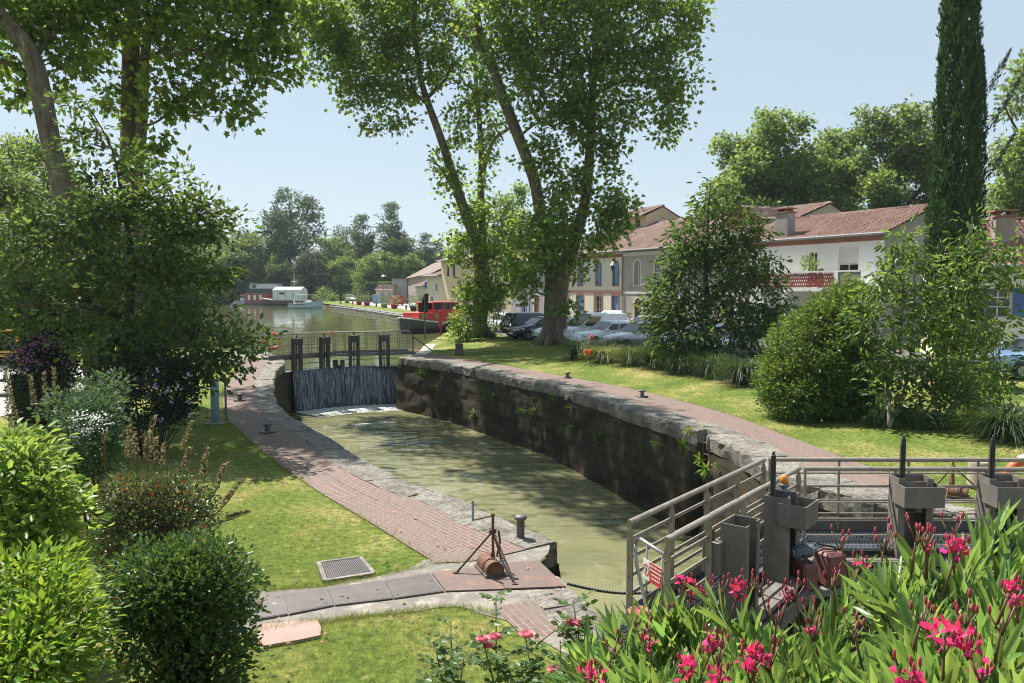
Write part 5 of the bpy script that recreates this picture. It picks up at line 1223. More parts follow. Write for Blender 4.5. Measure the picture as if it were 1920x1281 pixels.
    for s in (-1, 1):
        h = MB(); x0 = .445*L; w0 = W/2*.93
        h.quad((x0-.28, s*(w0+.03), zf-.03), (x0-.28, s*(w0+.035), zf-.14), (x0+.17, s*(w0-.17), zf-.22), (x0+.13, s*(w0-.17), zf-.085)); h.box((x0+.09, s*(w0-.15), zf-.13), (.14,.30,.12), bev=.03); h.build('headlight', MHEAD, e)
        tl = MB(); tl.box((-.488*L, s*W*.42, k['body'][1][2]-.16), (.10,.16,.34 if kind in ('mpv','suv','van') else .22), bev=.03); tl.build('tail_light', MTAIL, e)
        mm = MB(); mm.box((xf0-.28, s*(W/2+.07), belt+.05), (.10,.20,.14), bev=.04); mm.build('mirror', paint, e)
        dh = MB(); 
        for xx in (-.08, -.30) if kind != 'van' else (.08,): dh.box((xx*L+.1, s*(W/2*.985), belt-.17), (.17,.03,.03), bev=.01)
        dh.build('door_handle', MTRIM, e)
    g = MB(); g.box((.488*L, 0, .42), (.05, W*.52, .16), bev=.02); g.build('grille', MTRIM, e)
    b = MB(); b.box((.485*L,0,.285), (.10,W*.80,.10), bev=.03); b.box((-.485*L,0,.30), (.10,W*.84,.10), bev=.03); b.build('bumper', MTRIM, e)
    pl = MB(); pl.box((.502*L,0,.42), (.012,.5,.11)); pl.build('number_plate', MPLT, e); pl = MB(); pl.box((-.502*L,0,.62), (.02,.5,.11)); pl.build('number_plate', MPLT, e)
    wp_ = MB(); wp_.bar((xf0-.02,-.1,belt+.06),(xf0-.2,.5,belt+.2), .015, .015); wp_.build('wiper', MTRIM, e)
    return e
HN = (-0.885, -0.465)      # noses towards the lock
PWH = car_paint('white_car_paint', (.78,.79,.80)); PSIL = car_paint('silver_car_paint', (.50,.53,.57), .5); PDRK = car_paint('dark_grey_car_paint', (.07,.08,.10), .3); PBLK = car_paint('black_blue_car_paint', (.012,.015,.024)); PBLU = car_paint('light_blue_car_paint', (.22,.36,.60), .3); PRED = car_paint('red_car_paint', (.50,.02,.025)); PBRN = car_paint('roof_brown_car_paint', (.20,.13,.11))
def nose_px(px, Y): u = (px-960)/FPX; return (u*Y*1.0, Y)
car('mpv', 'dark grey people carrier seen from behind with red tail lights next to the slim plane', Vector((nose_px(948,53.2)[0], 53.2, 0)) + Vector((.885,.465,0))*4.3, (0.885,.465), PDRK)
car('hatch', 'black hatchback with nose towards the lock between the two plane trunks', nose_px(958,50.6), HN, PBLK)
car('hatch', 'pale car mostly hidden behind the massive plane trunk', nose_px(1006,48.6), HN, PSIL)
car('van', 'white panel van right of the massive plane trunk', nose_px(1048,46.6), HN, PWH, cat='van', name='parked_van')
car('suv', 'white sport utility car with dark rear roof behind the white van', Vector((nose_px(1078,60.5)[0], 60.5, 0)), (-.95,.30), PWH)
car('hatch', 'white hatchback between the white van and the silver car', nose_px(1080,44.0), HN, PWH)
car('hatch', 'silver saloon like car behind the light grass clump', nose_px(1136,41.6), HN, PSIL)
car('hatch', 'pale blue car half hidden by the chestnut leaves', nose_px(1252,38.6), HN, PBLU)
car('suv', 'bluish car glimpsed under the chestnut crown', nose_px(1345,36.2), HN, PSIL)
car('hatch', 'white car roof seen behind the people carrier', Vector((nose_px(922,62)[0], 62, 0)), (-.46,.88), PWH)
car('hatch', 'white estate like car behind the white hatchback in the second row', nose_px(1160,52), HN, PWH)
car('hatch', 'light blue car at the right edge with sunlit bonnet', (at(1846,680,29.3).x, 29.3), (-.985,-.17), PBLU)
# lane
car('van', 'bright red van parked at the lane before the warehouse', (at(738,560,152).x - .3, 152), (-.45,.9), PRED, z=.335, cat='van', name='parked_van')
car('suv', 'small white car at the far end of the lane on the grass', (at(655,555,196).x + 1, 196), (.5,-.87), PWH, z=.33)
car('suv', 'white car behind the blue gate at the lane', (at(686,556,186).x + 2, 186), (-.9,.3), PWH, z=.33)
car('hatch', 'grey green car with pale windscreen behind the black signal board', (at(772,560,126).x, 126), (-.6,-.8), car_paint('grey_green_paint', (.42,.47,.45), .3), z=.335)
# ================================================================== quay furniture
GPOT = 'big tapered flower pots along the quay'
LF_POT = leafmat('pot_leaf', (.15,.2,.10), (.25,.33,.11), .4, .03, .3)
COLS = {'lime': (.36,.42,.03), 'red': (.52,.03,.035), 'magenta': (.45,.02,.22), 'dark grey': (.045,.05,.06)}
for (px, Y, col, lab, sc) in [(651,172,'lime','lime green tapered pot farthest along the quay',1),(673.5,155,'red','red tapered pot just right of the farthest lime one',1),(688,147,'magenta','magenta tapered pot next to a red one',1),(720.5,133,'lime','lime green tapered pot between the magenta and the red pots',1),(739.5,127,'red','red tapered pot in front of the red van',1),(776,113,'dark grey','dark grey tapered pot below the black signal board',1.02),(792,110,'red','red tapered pot touching the wheelhouse of the red boat',1),(857,93,'red','large red tapered pot right of the red boat',1.25),(590,186,'red','red flower pot at the far quay corner by the moored boats',.8)]:
    x = at(px, 575, Y).x; potted(lab, (x, Y, .02 if px != 857 else .1), M('pot_'+col.replace(' ','_'), COLS[col], None, 3, .45), .6*sc, .98*sc, LF_POT, .22, 340, 1.0*sc, 'flower_pot', GPOT, cat='flower pot')
GBO = 'dark posts along the quay'
b0 = None
for (px, Y, lab) in [(639,164,'dark post farthest along the quay'),(661.7,160,'dark post between the farthest lime pot and a red pot'),(705.6,140,'dark post between the magenta and lime pots'),(761.5,121,'dark post left of the dark grey pot')]:
    p = (at(px,575,Y).x, Y, .02)
    if b0 is None:
        mb = MB(); mb.lathe([(.13,0),(.13,.85),(.15,.87),(.15,.95),(.05,1.0)], 14); b0 = mb.build('quay_post', M('dark_post', (.03,.035,.05), None, 4, .5), None, True); b0.location = p; tag(b0, lab, 'bollard', GBO)
    else:
        c = b0.copy(); C.objects.link(c); c.location = p; c['label'] = lab
p = at(720, 572, 166); e = empty('street_lamp', (p.x, 166, .3), 0, 'grey street lamp with mushroom hood beside the ochre shed', 'street lamp'); mb = MB(); mb.tube([(0,0,0),(0,0,1),(0,0,5.3)], [.11,.07,.05], 10); mb.build('pole', MIRON, e); mb = MB(); mb.lathe([(.1,5.2),(.24,5.35),(.26,5.6)], 14); mb.build('lantern', MGLASS, e); mb = MB(); mb.lathe([(.62,5.6),(.55,5.72),(.2,5.95),(.03,6.05)], 18); mb.build('hood', MZINC, e)
p = at(803, 560, 109); e = empty('road_sign', (p.x, 109, .2), 0, 'square blue road sign on a pole beside the low whitish house', 'sign'); mb = MB(); mb.tube([(0,0,0),(0,0,4.2)], .04, 8); mb.build('pole', MZINC, e); MB().box((0,-.06,3.75), (.95,.03,.9)).build('panel', M('sign_blue', (.02,.12,.5), None, 3, .4), e)
p = at(669, 553, 178); e = empty('round_sign', (p.x, 178, .3), 0, 'round purple backed sign by the lane near the small white car', 'sign'); mb = MB(); mb.tube([(0,0,0),(0,0,2.2)], .05, 8); mb.build('pole', MZINC, e); mb = MB(); mb.lathe([(.02,-.03),(.5,-.03),(.5,.03),(.02,.03)], 24, (0,-.07,1.7), (X3, Z3, Y3)); mb.build('disc', M('sign_purple', (.13,.06,.16), None, 3, .5), e)
# ================================================================== boats
def hull(name, L, W, zd, bowz, draft, parent, mat, bow=.35, stern=.75, n=18, deck=None, rub=None):
    """bow towards +x"""
    st = []
    for i in range(n+1):
        f = i/n; x = -L/2 + L*f
        w = W/2*(stern + (1-stern)*min(1, f*4)) if f < .25 else W/2
        if f > 1-bow: q = (f-(1-bow))/bow; w = W/2*math.sqrt(max(0.0, 1 - q**2.2)) + .02
        z = zd + (bowz - zd)*max(0, (f-.45)/.55)**2
        st.append((x + (.25*max(0,(f-.8)/.2)), w, z))
    mb = MB(); vs = []
    for (x, w, z) in st: vs += [(x - .25*max(0, (x/L+.5-.8)/.2), 0, -draft), (x - .12*max(0,(x/L+.5-.8)/.2), w*.72, -draft*.6), (x, w*.97, z*.4), (x, w, z), (x, w-.07, z+.02), (x, w-.08, z-.06)]
    fs = []; m = 6
    for i in range(n):
        for j in range(m-1): fs.append((i*m+j, (i+1)*m+j, (i+1)*m+j+1, i*m+j+1))
    k = len(vs); vs2 = [(x,-y,z) for x,y,z in vs]; fs2 = [tuple(k + q for q in f[::-1]) for f in fs]
    mb.add(vs + vs2, fs + fs2); mb.add([vs[0],vs[1],vs[2],vs[3],vs2[3],vs2[2],vs2[1]], [(0,1,2,3,4,5,6)])
    h = mb.build('hull', mat, parent, False)
    d = MB(); a = [(x, w-.06, z-.05) for x, w, z in st]; vs = a + [(x,-y,z) for x,y,z in a]; N = len(a); d.add(vs, [(i, N+i, N+i+1, i+1) for i in range(N-1)]); d.build('deck', deck or MWHITE, parent)
    if rub:
        r = MB()
        for s in (-1, 1): r.tube([(x, s*(w+.01), z-.10) for x, w, z in st], .06, 6)
        r.build('rubbing_strake', rub, parent)
    return st
MHULL = M('dark_green_hull', (.035,.045,.045), (.06,.075,.075), 1.5, .35, coat=.3); MREDB = M('red_boat_paint', (.58,.035,.022), (.50,.035,.025), 2, .4, coat=.3); MBWIN = MGLASS
bp = Vector((-7.5, 75.6)); bh = math.atan2(-.80, -.60)
rbt = empty('canal_boat', (bp.x, bp.y, UPP), bh, 'red cabin cruiser with dark hull moored at the right bank, bow to the left', 'boat', 'moored boats')
hull('hull', 8.2, 3.0, 1.05, 1.55, .4, rbt, MHULL, rub=MWHITE)
MB().box((.1,0,1.46), (5.8,2.1,.92), bev=.06).build('cabin', MREDB, rbt)
for x in (2.3, .5):
    for s in (-1, 1): w = MB().box((x, s*1.056, 1.52), (.62,.02,.5)).build('window', M('yellow_curtain', (.40,.34,.14), (.3,.25,.1), 6, .7), rbt)
wh_ = MB(); wx0, wx1 = -2.6, 1.0
for x in (wx0, -1.4, -.2, wx1):
    for s in (-1, 1): wh_.box((x, s*.93, 2.36), (.12,.09,.8))
for s in (-1, 1): wh_.box(((wx0+wx1)/2, s*.93, 2.0), (wx1-wx0,.085,.25))
for x in (wx0, wx1): wh_.box((x, 0, 2.0), (.1,1.8,.25)); wh_.box((x, 0, 2.36), (.1,.1,.8))
wh_.build('wheelhouse', MREDB, rbt)
MB().box(((wx0+wx1)/2,0,2.79), (wx1-wx0+.35,2.15,.1), bev=.04).build('wheelhouse_roof', MREDB, rbt); gl_ = MB(); gl_.box(((wx0+wx1)/2,.93,2.42), (wx1-wx0-.14,.012,.6)); gl_.box(((wx0+wx1)/2,-.93,2.42), (wx1-wx0-.14,.012,.6)); gl_.build('window', MBWIN, rbt)
for x in (3.2, -.4, -3.2):
    m = MB(); m.tube([(x, 1.56, .95),(x,1.56,.45)], .09, 8); m.build('fender', MBLACK, rbt)
m = MB(); m.tube([(.05,0,2.8),(.05,0,3.3)], .03, 6); m.tube([(3.4,0,1.4),(3.4,0,1.8)], .05, 6); m.build('mast', MIRON, rbt)
# pale blue cruiser with awning
p = gp(574, 579, UPP); bb = empty('canal_boat', (p.x, p.y, UPP), math.atan2(-.45,.89), 'pale blue and white cruiser with cream awning and tall thin mast', 'boat', 'moored boats')
hull('hull', 7.6, 2.9, .95, 1.9, .35, bb, M('light_blue_hull', (.36,.50,.56), (.28,.42,.50), 1.2, .35), rub=M('teal_stripe', (.02,.05,.07), None, 3, .4))
MB().box((-.9,0,1.35), (3.6,2.0,.9), bev=.3).build('cabin', MWHITE, bb); m = MB(); m.box((-1.2,0,2.75), (3.6,2.4,.06)); 
m.build('awning', M('cream_canvas', (.66,.62,.5), None, 3, .8), bb); m = MB()
for x in (-2.9,.5):
    for s in (-1,1): m.tube([(x,s*1.1,1.0),(x,s*1.1,2.75)], .03, 6)
m.build('awning_poles', MIRON, bb)
for s in (-1,1): MB().box((-.9,s*1.008,1.45), (2.4,.02,.35)).build('window', MBWIN, bb)
m = MB(); m.tube([(-3.0,0,1),(-3.0,0,7.2)], .05, 8); m.tube([(-3.7,0,5.4),(-2.3,0,5.4)], .05, 6); m.build('mast', MWHITE, bb)
m = MB(); m.lathe([(.4,0),(.38,.05),(.1,.1),(.01,.1)], 18, (-3.2,-.1,2.9), (X3,Z3,-Y3)); m.build('radar_dish', MZINC, bb)
# white canvas barge
p = gp(528, 574, UPP); wb = empty('canal_boat', (p.x, p.y + 2, UPP), math.atan2(.25,-.97), 'dark hulled barge under a big white canvas cabin tent', 'boat', 'moored boats')
hull('hull', 11.5, 3.6, 1.35, 1.9, .4, wb, M('barge_hull', (.05,.04,.04), (.08,.065,.06), 1, .5), deck=M('barge_deck', (.3,.25,.2), None, 2, .8), rub=M('tan_rail', (.45,.36,.24), None, 3, .6))
MCANV = M('white_canvas', (.66,.70,.74), (.58,.62,.67), .8, .85)
m = MB(); m.prism([(-1.6,1.3),(1.6,1.3),(1.55,3.7),(0,4.4),(-1.55,3.7)], (-5.2,0,0), (Y3,Z3,X3), 7.2); m.build('tent', MCANV, wb); m = MB()
for x in (-3.4,-1.4,.6,1.9): m.box((x,1.6,2.6), (.06,.05,2.3)); m.box((x,-1.6,2.6), (.06,.05,2.3))
m.build('tent_frame', MIRON, wb); m = MB(); m.box((2.05,0,2.2), (.06,1.2,1.6)); m.box((-.4,1.62,2.9), (1.3,.03,.5)); m.box((-.4,-1.62,2.9), (1.3,.03,.5)); m.build('tent_window', MBWIN, wb)
# two storey houseboat
p = gp(489, 573, UPP); hb = empty('houseboat', (p.x, p.y + 4, UPP), math.atan2(.2,-.98), 'two storey houseboat, brick red below and dark above with blue roof', 'houseboat', 'moored boats')
m = MB(); m.box((0,0,.1), (9.5,4.2,1.0), bev=.1); m.build('hull', MHULL, hb); m = MB(); m.box((1.6,0,1.75), (6.0,4.0,2.4)); m.build('lower_cabin', M('brick_red_boards', (.30,.105,.085), (.24,.085,.07), 1, .8), hb)
MB().box((-2.3,0,1.75), (1.8,3.96,2.4)).build('red_panel', M('deep_red', (.27,.015,.025), None, 2, .6), hb); MB().box((-3.9,0,1.6), (1.4,3.9,2.1)).build('end_cabin', MCANV, hb)
MB().box((-.3,0,3.45), (8.4,4.1,1.05)).build('upper_band', M('dark_slate', (.035,.05,.06), None, 2, .6), hb); MB().box((-.2,0,4.55), (6.8,3.4,1.2)).build('upper_cabin', MCANV, hb); MB().box((-.4,0,5.25), (8.6,4.3,.16)).build('roof', M('blue_roof', (.03,.08,.17), None, 3, .5), hb)
for x in (.3,1.8,3.3):
    for s in (-1,1): MB().box((x, s*2.015, 1.85), (.6,.03,1.2)).build('window', MWHITE, hb)
for s in (-1,1):
    w = MB(); w.box((-3.2, s*2.06, 3.5), (.9,.03,.7)); w.build('window', MWHITE, hb); w = MB(); w.box((2.1,s*1.72,4.55), (1.2,.03,.8)); w.build('window', MBWIN, hb)
p = gp(457, 571, UPP); sb = empty('canal_boat', (p.x, p.y, UPP), math.atan2(.1,-1), 'small white launch with red canopy left of the houseboat', 'boat', 'moored boats')
hull('hull', 6.5, 2.4, .8, 1.2, .3, sb, MWHITE, rub=MBLACK); MB().box((-.6,0,1.25), (2.6,1.6,.9), bev=.15).build('cabin', MWHITE, sb); m = MB(); m.box((-.8,0,2.2), (2.8,1.9,.5), bev=.2); m.build('canopy', M('pink_red_canvas', (.5,.12,.12), (.6,.3,.3), 1.5, .8), sb); MB().box((-.6,-.81,1.4), (1.8,.02,.35)).build('window', MBWIN, sb)
# ================================================================== vegetation
def ell_points(n, c, r, shell=0.55):
    """points in an ellipsoid, denser towards the outside"""
    u = rnd_unit(n); q = (shell + (1-shell)*rng.random((n,1))) ** 1.0
    q = np.where(rng.random((n,1)) < 0.3, rng.random((n,1))**(1/3), q)
    return np.array(c) + u*q*np.array(r), u
def cluster_leaves(cc, cout, m, cr, size, droop=0.25, flat=0.7, up=0.5):
    """m leaves round each cluster centre -> pos, dir, normal, size"""
    N = len(cc)*m
    base = np.repeat(cc, m, 0); o = np.repeat(cout, m, 0)
    off = rng.normal(size=(N,3)) * np.array([1,1,flat]) * cr*0.55
    d = unit(off + o*cr*0.5 + rng.normal(size=(N,3))*cr*0.35 + np.array([0,0,-droop*cr]))
    nrm = unit(rng.normal(size=(N,3))*0.75 + np.array([0,0,up]) + o*0.3)
    s = size*(0.65 + 0.6*rng.random(N))
    return base + off, d, nrm, s
def PB(px, py, Y, rx, ry, dep=None):
    """an ellipsoid of foliage given by its place in the photo and its distance"""
    c = at(px, py, Y); k = Y/FPX
    return ((c.x, c.y, c.z), (rx*k, dep if dep else (rx+ry)*0.5*k, ry*k))
def limb_px(pts, Y, dY=0.0, y_end=None):
    """[(px, py, width_px)...] -> [(Vector, radius)]"""
    out = []
    n = len(pts)
    for i, p in enumerate(pts):
        yy = Y + dY*i/max(1, n-1)
        out.append((at(p[0], p[1], yy), p[2]*0.5*yy/FPX))
    return out
def smooth_limb(L, sub=4):
    P = [np.array(p) for p, r in L]; r = [q for _, q in L]
    out = []; rr = []
    n = len(P)
    for i in range(n-1):
        p0, p1, p2, p3 = P[max(i-1,0)], P[i], P[i+1], P[min(i+2,n-1)]
        for k in range(sub):
            t = k/sub
            out.append(0.5*((2*p1) + (-p0+p2)*t + (2*p0-5*p1+4*p2-p3)*t*t + (-p0+3*p1-3*p2+p3)*t**3)); rr.append(r[i]*(1-t) + r[i+1]*t)
    out.append(P[-1]); rr.append(r[-1])
    return out, rr
DENS = 2.4
def tree(name, label, cat, limbs, blobs, leaf, tpl, size, dens, m=26, cr=0.55, bark=None, group=None, roots=0, twig=0.5, shell=0.5, droop=0.25, up=0.5, min_c=3, base=None, sides=10, extra=None, flat=0.7, parts=('trunk','crown')):
    """thing > trunk (with its limbs), crown"""
    b0 = base if base is not None else limbs[0][0][0]
    b0 = Vector((b0[0], b0[1], gz(b0[0], b0[1])))
    t = empty(name, b0, 0, label, cat, group); mb = MB(); nodes = []
    for L in limbs:
        P, r = smooth_limb(L)
        mb.tube([Vector(p) - b0 for p in P], r, sides if r[0] > 0.08 else 6); nodes += [(p, q) for p, q in zip(P, r)]
    if roots:
        p, r = Vector(limbs[0][0][0]), limbs[0][0][1]
        for k in range(roots):
            a = 2*math.pi*k/roots + random.uniform(-.3,.3); l = r*random.uniform(1.5, 2.2)
            q = [Vector((math.cos(a)*r*0.5, math.sin(a)*r*0.5, r*1.1)), Vector((math.cos(a)*r*0.95, math.sin(a)*r*0.95, r*0.4)), Vector((math.cos(a)*l, math.sin(a)*l, -0.12))]
            mb.tube([v + (p - b0)*1.0 - Vector((0,0,(p-b0).z)) for v in q], [r*0.5, r*0.42, r*0.2], 7)
    NP = np.array([p for p, r in nodes]); NR = np.array([r for p, r in nodes])
    PS, DS, NS, SS = [], [], [], []
    for bl in blobs:
        c, r = bl[0], bl[1]; w = bl[2] if len(bl) > 2 else 1.0
        area = (r[0]*r[2] + r[1]*r[2] + r[0]*r[1])*math.pi/3
        n = max(min_c, int(DENS*dens*w*area/(size*size)/m))
        cc, co = ell_points(n, c, r, shell)
        p, d, q, s = cluster_leaves(cc, co, m, cr, size, droop, flat, up)
        PS.append(p); DS.append(d); NS.append(q); SS.append(s)
        sel = cc[:int(n*twig)]; sel = sel[np.argsort([np.min(np.linalg.norm(NP - e, axis=1)) for e in sel])] if len(sel) else sel
        for e in sel:
            dd = np.linalg.norm(NP - e, axis=1) + np.where(NP[:,2] > e[2], 1.0, 0) + np.where(NR < .012, .5, 0)
            j = int(np.argmin(dd)); a = NP[j]; dist = np.linalg.norm(e - a)
            if dist < 0.2: continue
            mid = (a+e)/2 + np.array([0,0,0.12*dist]) + rng.normal(size=3)*0.07*dist
            r0 = min(NR[j]*0.6, 0.016*dist + 0.012)
            mb.tube([Vector(a)-b0, Vector(mid)-b0, Vector(e)-b0], [r0, r0*0.65, r0*0.25], 5 if r0 > .03 else 4, cap=False)
            NP = np.concatenate([NP, [mid, (mid+e)/2]]); NR = np.concatenate([NR, [r0*.65, r0*.42]])
    if extra:
        for (p, d, q, s) in extra: PS.append(p); DS.append(d); NS.append(q); SS.append(s)
    mb.build(parts[0], bark or BARK_P, t, smooth=True)
    P = np.concatenate(PS) - np.array(b0)
    leaves(parts[1], tpl, P, np.concatenate(DS), np.concatenate(NS), np.concatenate(SS), leaf, t)
    return t
# ---- four big plane trees
YB = 27.0
limbsB = [limb_px([(250,742,44),(249,600,38),(247,450,36),(244,345,38),(243,240,31),(244,150,30),(247,60,30),(250,-20,27),(262,-120,20),(280,-230,12)], YB, 1.5),
 limb_px([(256,330,22),(268,215,18),(271,120,17),(282,50,17),(322,-5,13),(370,-70,9)], YB, 2.5),
 limb_px([(243,110,16),(231,62,15),(202,22,13),(236,4,12),(262,-40,8)], YB+.3, -1.5),
 limb_px([(262,118,9),(302,98,8),(330,104,7),(356,93,7),(403,114,5),(450,150,3)], YB, -2),
 limb_px([(276,70,10),(332,34,8),(372,40,7),(412,44,5),(470,60,4),(530,90,3)], YB+.5, 3),
 limb_px([(262,240,6),(300,225,4),(340,190,3)], YB, -1)]
blobsB = [PB(*a) for a in [(300,40,27,70,60,2),(390,30,26,90,70,2.2),(470,50,27.5,75,70,2),(395,150,26,60,45,1.4),(430,190,26.5,35,38,.8),(500,130,27.5,45,40,1),(330,170,26,45,45,1.2),(292,250,26.5,26,50,.7),(216,165,27,26,45,.9),(170,50,28,50,60,1.5),(215,20,26,55,50,1.5),(545,50,28,45,65,1.2),(545,120,28,25,25,.7),(272,300,26,20,30,.5),(360,215,26.5,40,22,.7),
   (240,-60,25,120,80,3),(420,-80,27,150,80,3.4),(330,-190,28,160,90,3.6),(120,-100,28,90,80,2.5)]]
blobsB += [((-15.2,34.2,22.5),(2.3,2.3,1.8),1.5),((-13.7,30.4,22),(2.2,2.2,1.7),1.5),((-11.9,28.2,21.5),(2.0,1.9,1.6),1.4),((-16.6,37.5,22),(2.2,2.2,1.8),1.3)]  # unseen crown lobes high overhead, added to shade the left coping
for q in blobsB[-4:]: limbsB.append([(at(247,-60,27.5), .2), (Vector(q[0])*.5 + at(250,-60,27.5)*.5 + Vector((0,0,1)), .12), (Vector(q[0]), .03)])  # added limbs that carry the unseen shading lobes
tree('plane_tree', 'tall plane tree whose upright twin stems rise out of the young oak', 'tree', limbsB, blobsB, LF_PLANE, 'palm', 0.23, 2.7, 36, 0.52, up=0.45, twig=0.6)
YA = 24.5
limbsA = [limb_px([(190,760,46),(170,600,42),(150,460,40),(118,360,38),(98,280,34),(80,190,36),(62,115,34),(30,62,30),(-10,20,26),(-60,-40,20)], YA, -1.5),
 limb_px([(72,130,24),(50,68,24),(34,0,22),(28,-90,15)], YA, 1.5),
 limb_px([(58,145,12),(44,134,11),(10,117,10),(-40,100,8)], YA, -1),
 limb_px([(68,110,8),(82,84,9),(90,62,8),(66,50,7),(50,30,5)], YA-.3, -.6),
 limb_px([(48,60,9),(80,20,7),(100,-30,5)], YA, 2)]
blobsA = [PB(*a) for a in [(30,35,24,60,50,1.4),(110,40,25,60,60,1.5),(150,90,25.5,45,50,1.2),(120,100,24,40,26,.9),(10,100,23.5,30,20,.8),(35,165,24,20,14,.5),(95,165,25,14,20,.4),(60,-60,24,140,80,3.2),(-60,20,24,60,120,2.4)]]
tree('plane_tree', 'leaning plane tree with bare mottled forking trunk at the left edge', 'tree', limbsA, blobsA, LF_PLANE, 'palm', 0.23, 2.7, 36, 0.5, up=0.45, twig=0.6)
Y1 = 54.0
limbs1 = [limb_px([(897,634,36),(899,600,31),(903,540,30),(902,490,30),(893,450,24),(869,390,20),(846,320,17),(826,258,15),(803,195,13),(791,156,11),(784,117,9),(778,60,6)], Y1, -1),
 limb_px([(903,500,22),(904,420,15),(901,344,13),(903,305,12),(899,234,10),(892,148,8),(890,80,5)], Y1, 1.5),
 limb_px([(902,340,9),(916,285,8),(930,258,7),(950,244,6),(975,225,4)], Y1+.5, 1),
 limb_px([(800,185,8),(820,165,6),(838,144,5),(850,110,3)], Y1-.5, 1),
 limb_px([(805,200,6),(782,178,5),(768,150,4)], Y1-.5, -1.5), limb_px([(866,385,5),(830,320,4),(812,305,3)], Y1-.4, -.6)]
blobs1 = [PB(*a) for a in [(625,60,52,50,55,3),(620,100,52,28,25,1.4),(600,20,52.5,55,40,2.6),(690,70,53,70,80,3.6),(665,145,52,45,42,2.3),(740,40,52,60,60,2.4),(715,185,52,50,50,1.7),(770,120,53,60,70,2.4),(745,228,52,28,22,1),(700,235,52,18,18,.8),(840,90,53,60,80,2.4),(655,185,52,22,22,.9),(590,130,52,22,22,.9),(575,20,52,40,50,1.6),
  (880,420,53,42,60,1.8),(862,470,53,24,42,1.2),(882,535,54,20,24,.8),(930,510,52.5,55,60,2),(850,345,53,26,40,1),(862,225,53,30,50,1.1),(838,300,53,20,25,.8),(905,560,53,45,30,1.4),(960,460,54,35,60,1.6),(900,360,54,20,40,.8),(905,290,54,24,30,.8),(890,150,54,40,50,1.5),(920,200,54,28,60,1.2),
  (720,-60,53,150,80,5),(860,-90,54,100,90,4)]]
blobs1 += [((-16.2,48.6,24.5),(2.9,2.7,2.2),1.6),((-13.0,43.6,24.5),(2.9,2.6,2.2),1.7),((-10.2,39.4,24.5),(2.9,2.6,2.2),1.6),((-8.2,35.6,24.2),(2.4,2.3,2.0),1.5),((-6.5,33,23.4),(1.8,1.8,1.6),1.2)]  # unseen crown lobes far overhead, added to shade the lock water and right wall
limbs1.append([(at(790,156,53), .17), (at(776,40,52.5), .16), (at(770,-60,52), .15), (Vector((-10.5,50,24.5)), .14), (Vector((-12,47,24.8)), .12), (Vector((-13,43.5,24)), .1), (Vector((-9.6,39,24.2)), .06), (Vector((-6.5,33,23.4)), .02)])  # added limb, led out of view to hold the shading lobes
tree('plane_tree', 'slim leaning plane tree with leafy skirt behind the stone bollard', 'tree', limbs1, blobs1, LF_PLANE, 'palm', 0.26, 2.7, 40, 0.66, roots=6, up=0.45, twig=0.5)
Y2 = 47.0
limbs2 = [limb_px([(1040,648,50),(1040,610,44),(1042,560,44),(1045,520,48),(1048,485,50)], Y2),
 limb_px([(1040,500,30),(1024,450,25),(1014,406,22),(1000,332,22),(963,234,21),(940,175,20),(925,130,18),(905,88,15),(891,0,11),(880,-90,8)], Y2, 1),
 limb_px([(1058,505,34),(1080,440,24),(1098,371,20),(1108,254,17),(1112,156,14),(1120,40,11),(1128,-60,8)], Y2, -1.5),
 limb_px([(912,100,10),(873,68,8),(845,50,6)], Y2+.8, 1), limb_px([(908,105,9),(893,68,8),(897,36,7),(880,10,5)], Y2+.8, -1),
 limb_px([(1110,160,9),(1135,110,8),(1160,80,6),(1200,60,5)], Y2-1, -1.5), limb_px([(1108,250,8),(1060,170,7),(1030,90,6),(1010,20,5)], Y2-1, -2),
 limb_px([(1119,50,8),(1170,10,7),(1230,4,6),(1280,30,4)], Y2-1.4, -1.5), limb_px([(1110,180,7),(1180,150,6),(1240,170,5),(1262,220,3)], Y2-1.2, -2),
 limb_px([(975,255,6),(1010,230,4),(1040,240,3)], Y2, -1.5)]
blobs2 = [PB(*a) for a in [(930,40,47,70,70,2.4),(1020,40,46,80,80,3),(1100,60,45,80,80,3),(1180,50,45,80,75,3),(1255,50,45,55,65,2),(1295,30,45,22,30,1),(1275,130,45,36,55,1.4),(1268,205,44.5,34,40,1.3),(1255,245,44.5,28,22,1),(1210,150,45,55,55,1.8),(1130,160,45,70,70,2.4),(1050,150,45.5,75,75,2.6),(985,150,46,45,60,1.8),(1040,240,45.5,50,50,1.6),(1105,250,45,40,50,1.3),(1170,235,44.5,25,35,1),(1160,265,44.5,16,16,.6),(970,90,47,50,50,2),
  (1140,350,45,30,70,1.2),(1165,370,44.5,32,34,1.1),(1090,410,45,75,55,1.8),(1060,465,45,80,42,1.7),(990,480,46,45,60,1.5),(1140,440,44.5,35,40,1),(1010,290,46,30,40,1),(1060,330,46,40,50,1.3),(1030,420,46,30,60,1.1),(985,545,46.5,30,22,.8),(1078,510,44.5,26,16,.6),(1075,590,45.6,12,22,.4),(1092,300,46,20,60,.9),
  (1000,-70,46,150,90,5),(1180,-80,45,130,80,5)]]
tree('plane_tree', 'massive plane tree with broad trunk and flared roots before the white van', 'tree', limbs2, blobs2, LF_PLANE, 'palm', 0.26, 2.7, 40, 0.66, roots=9, up=0.45, twig=0.5)
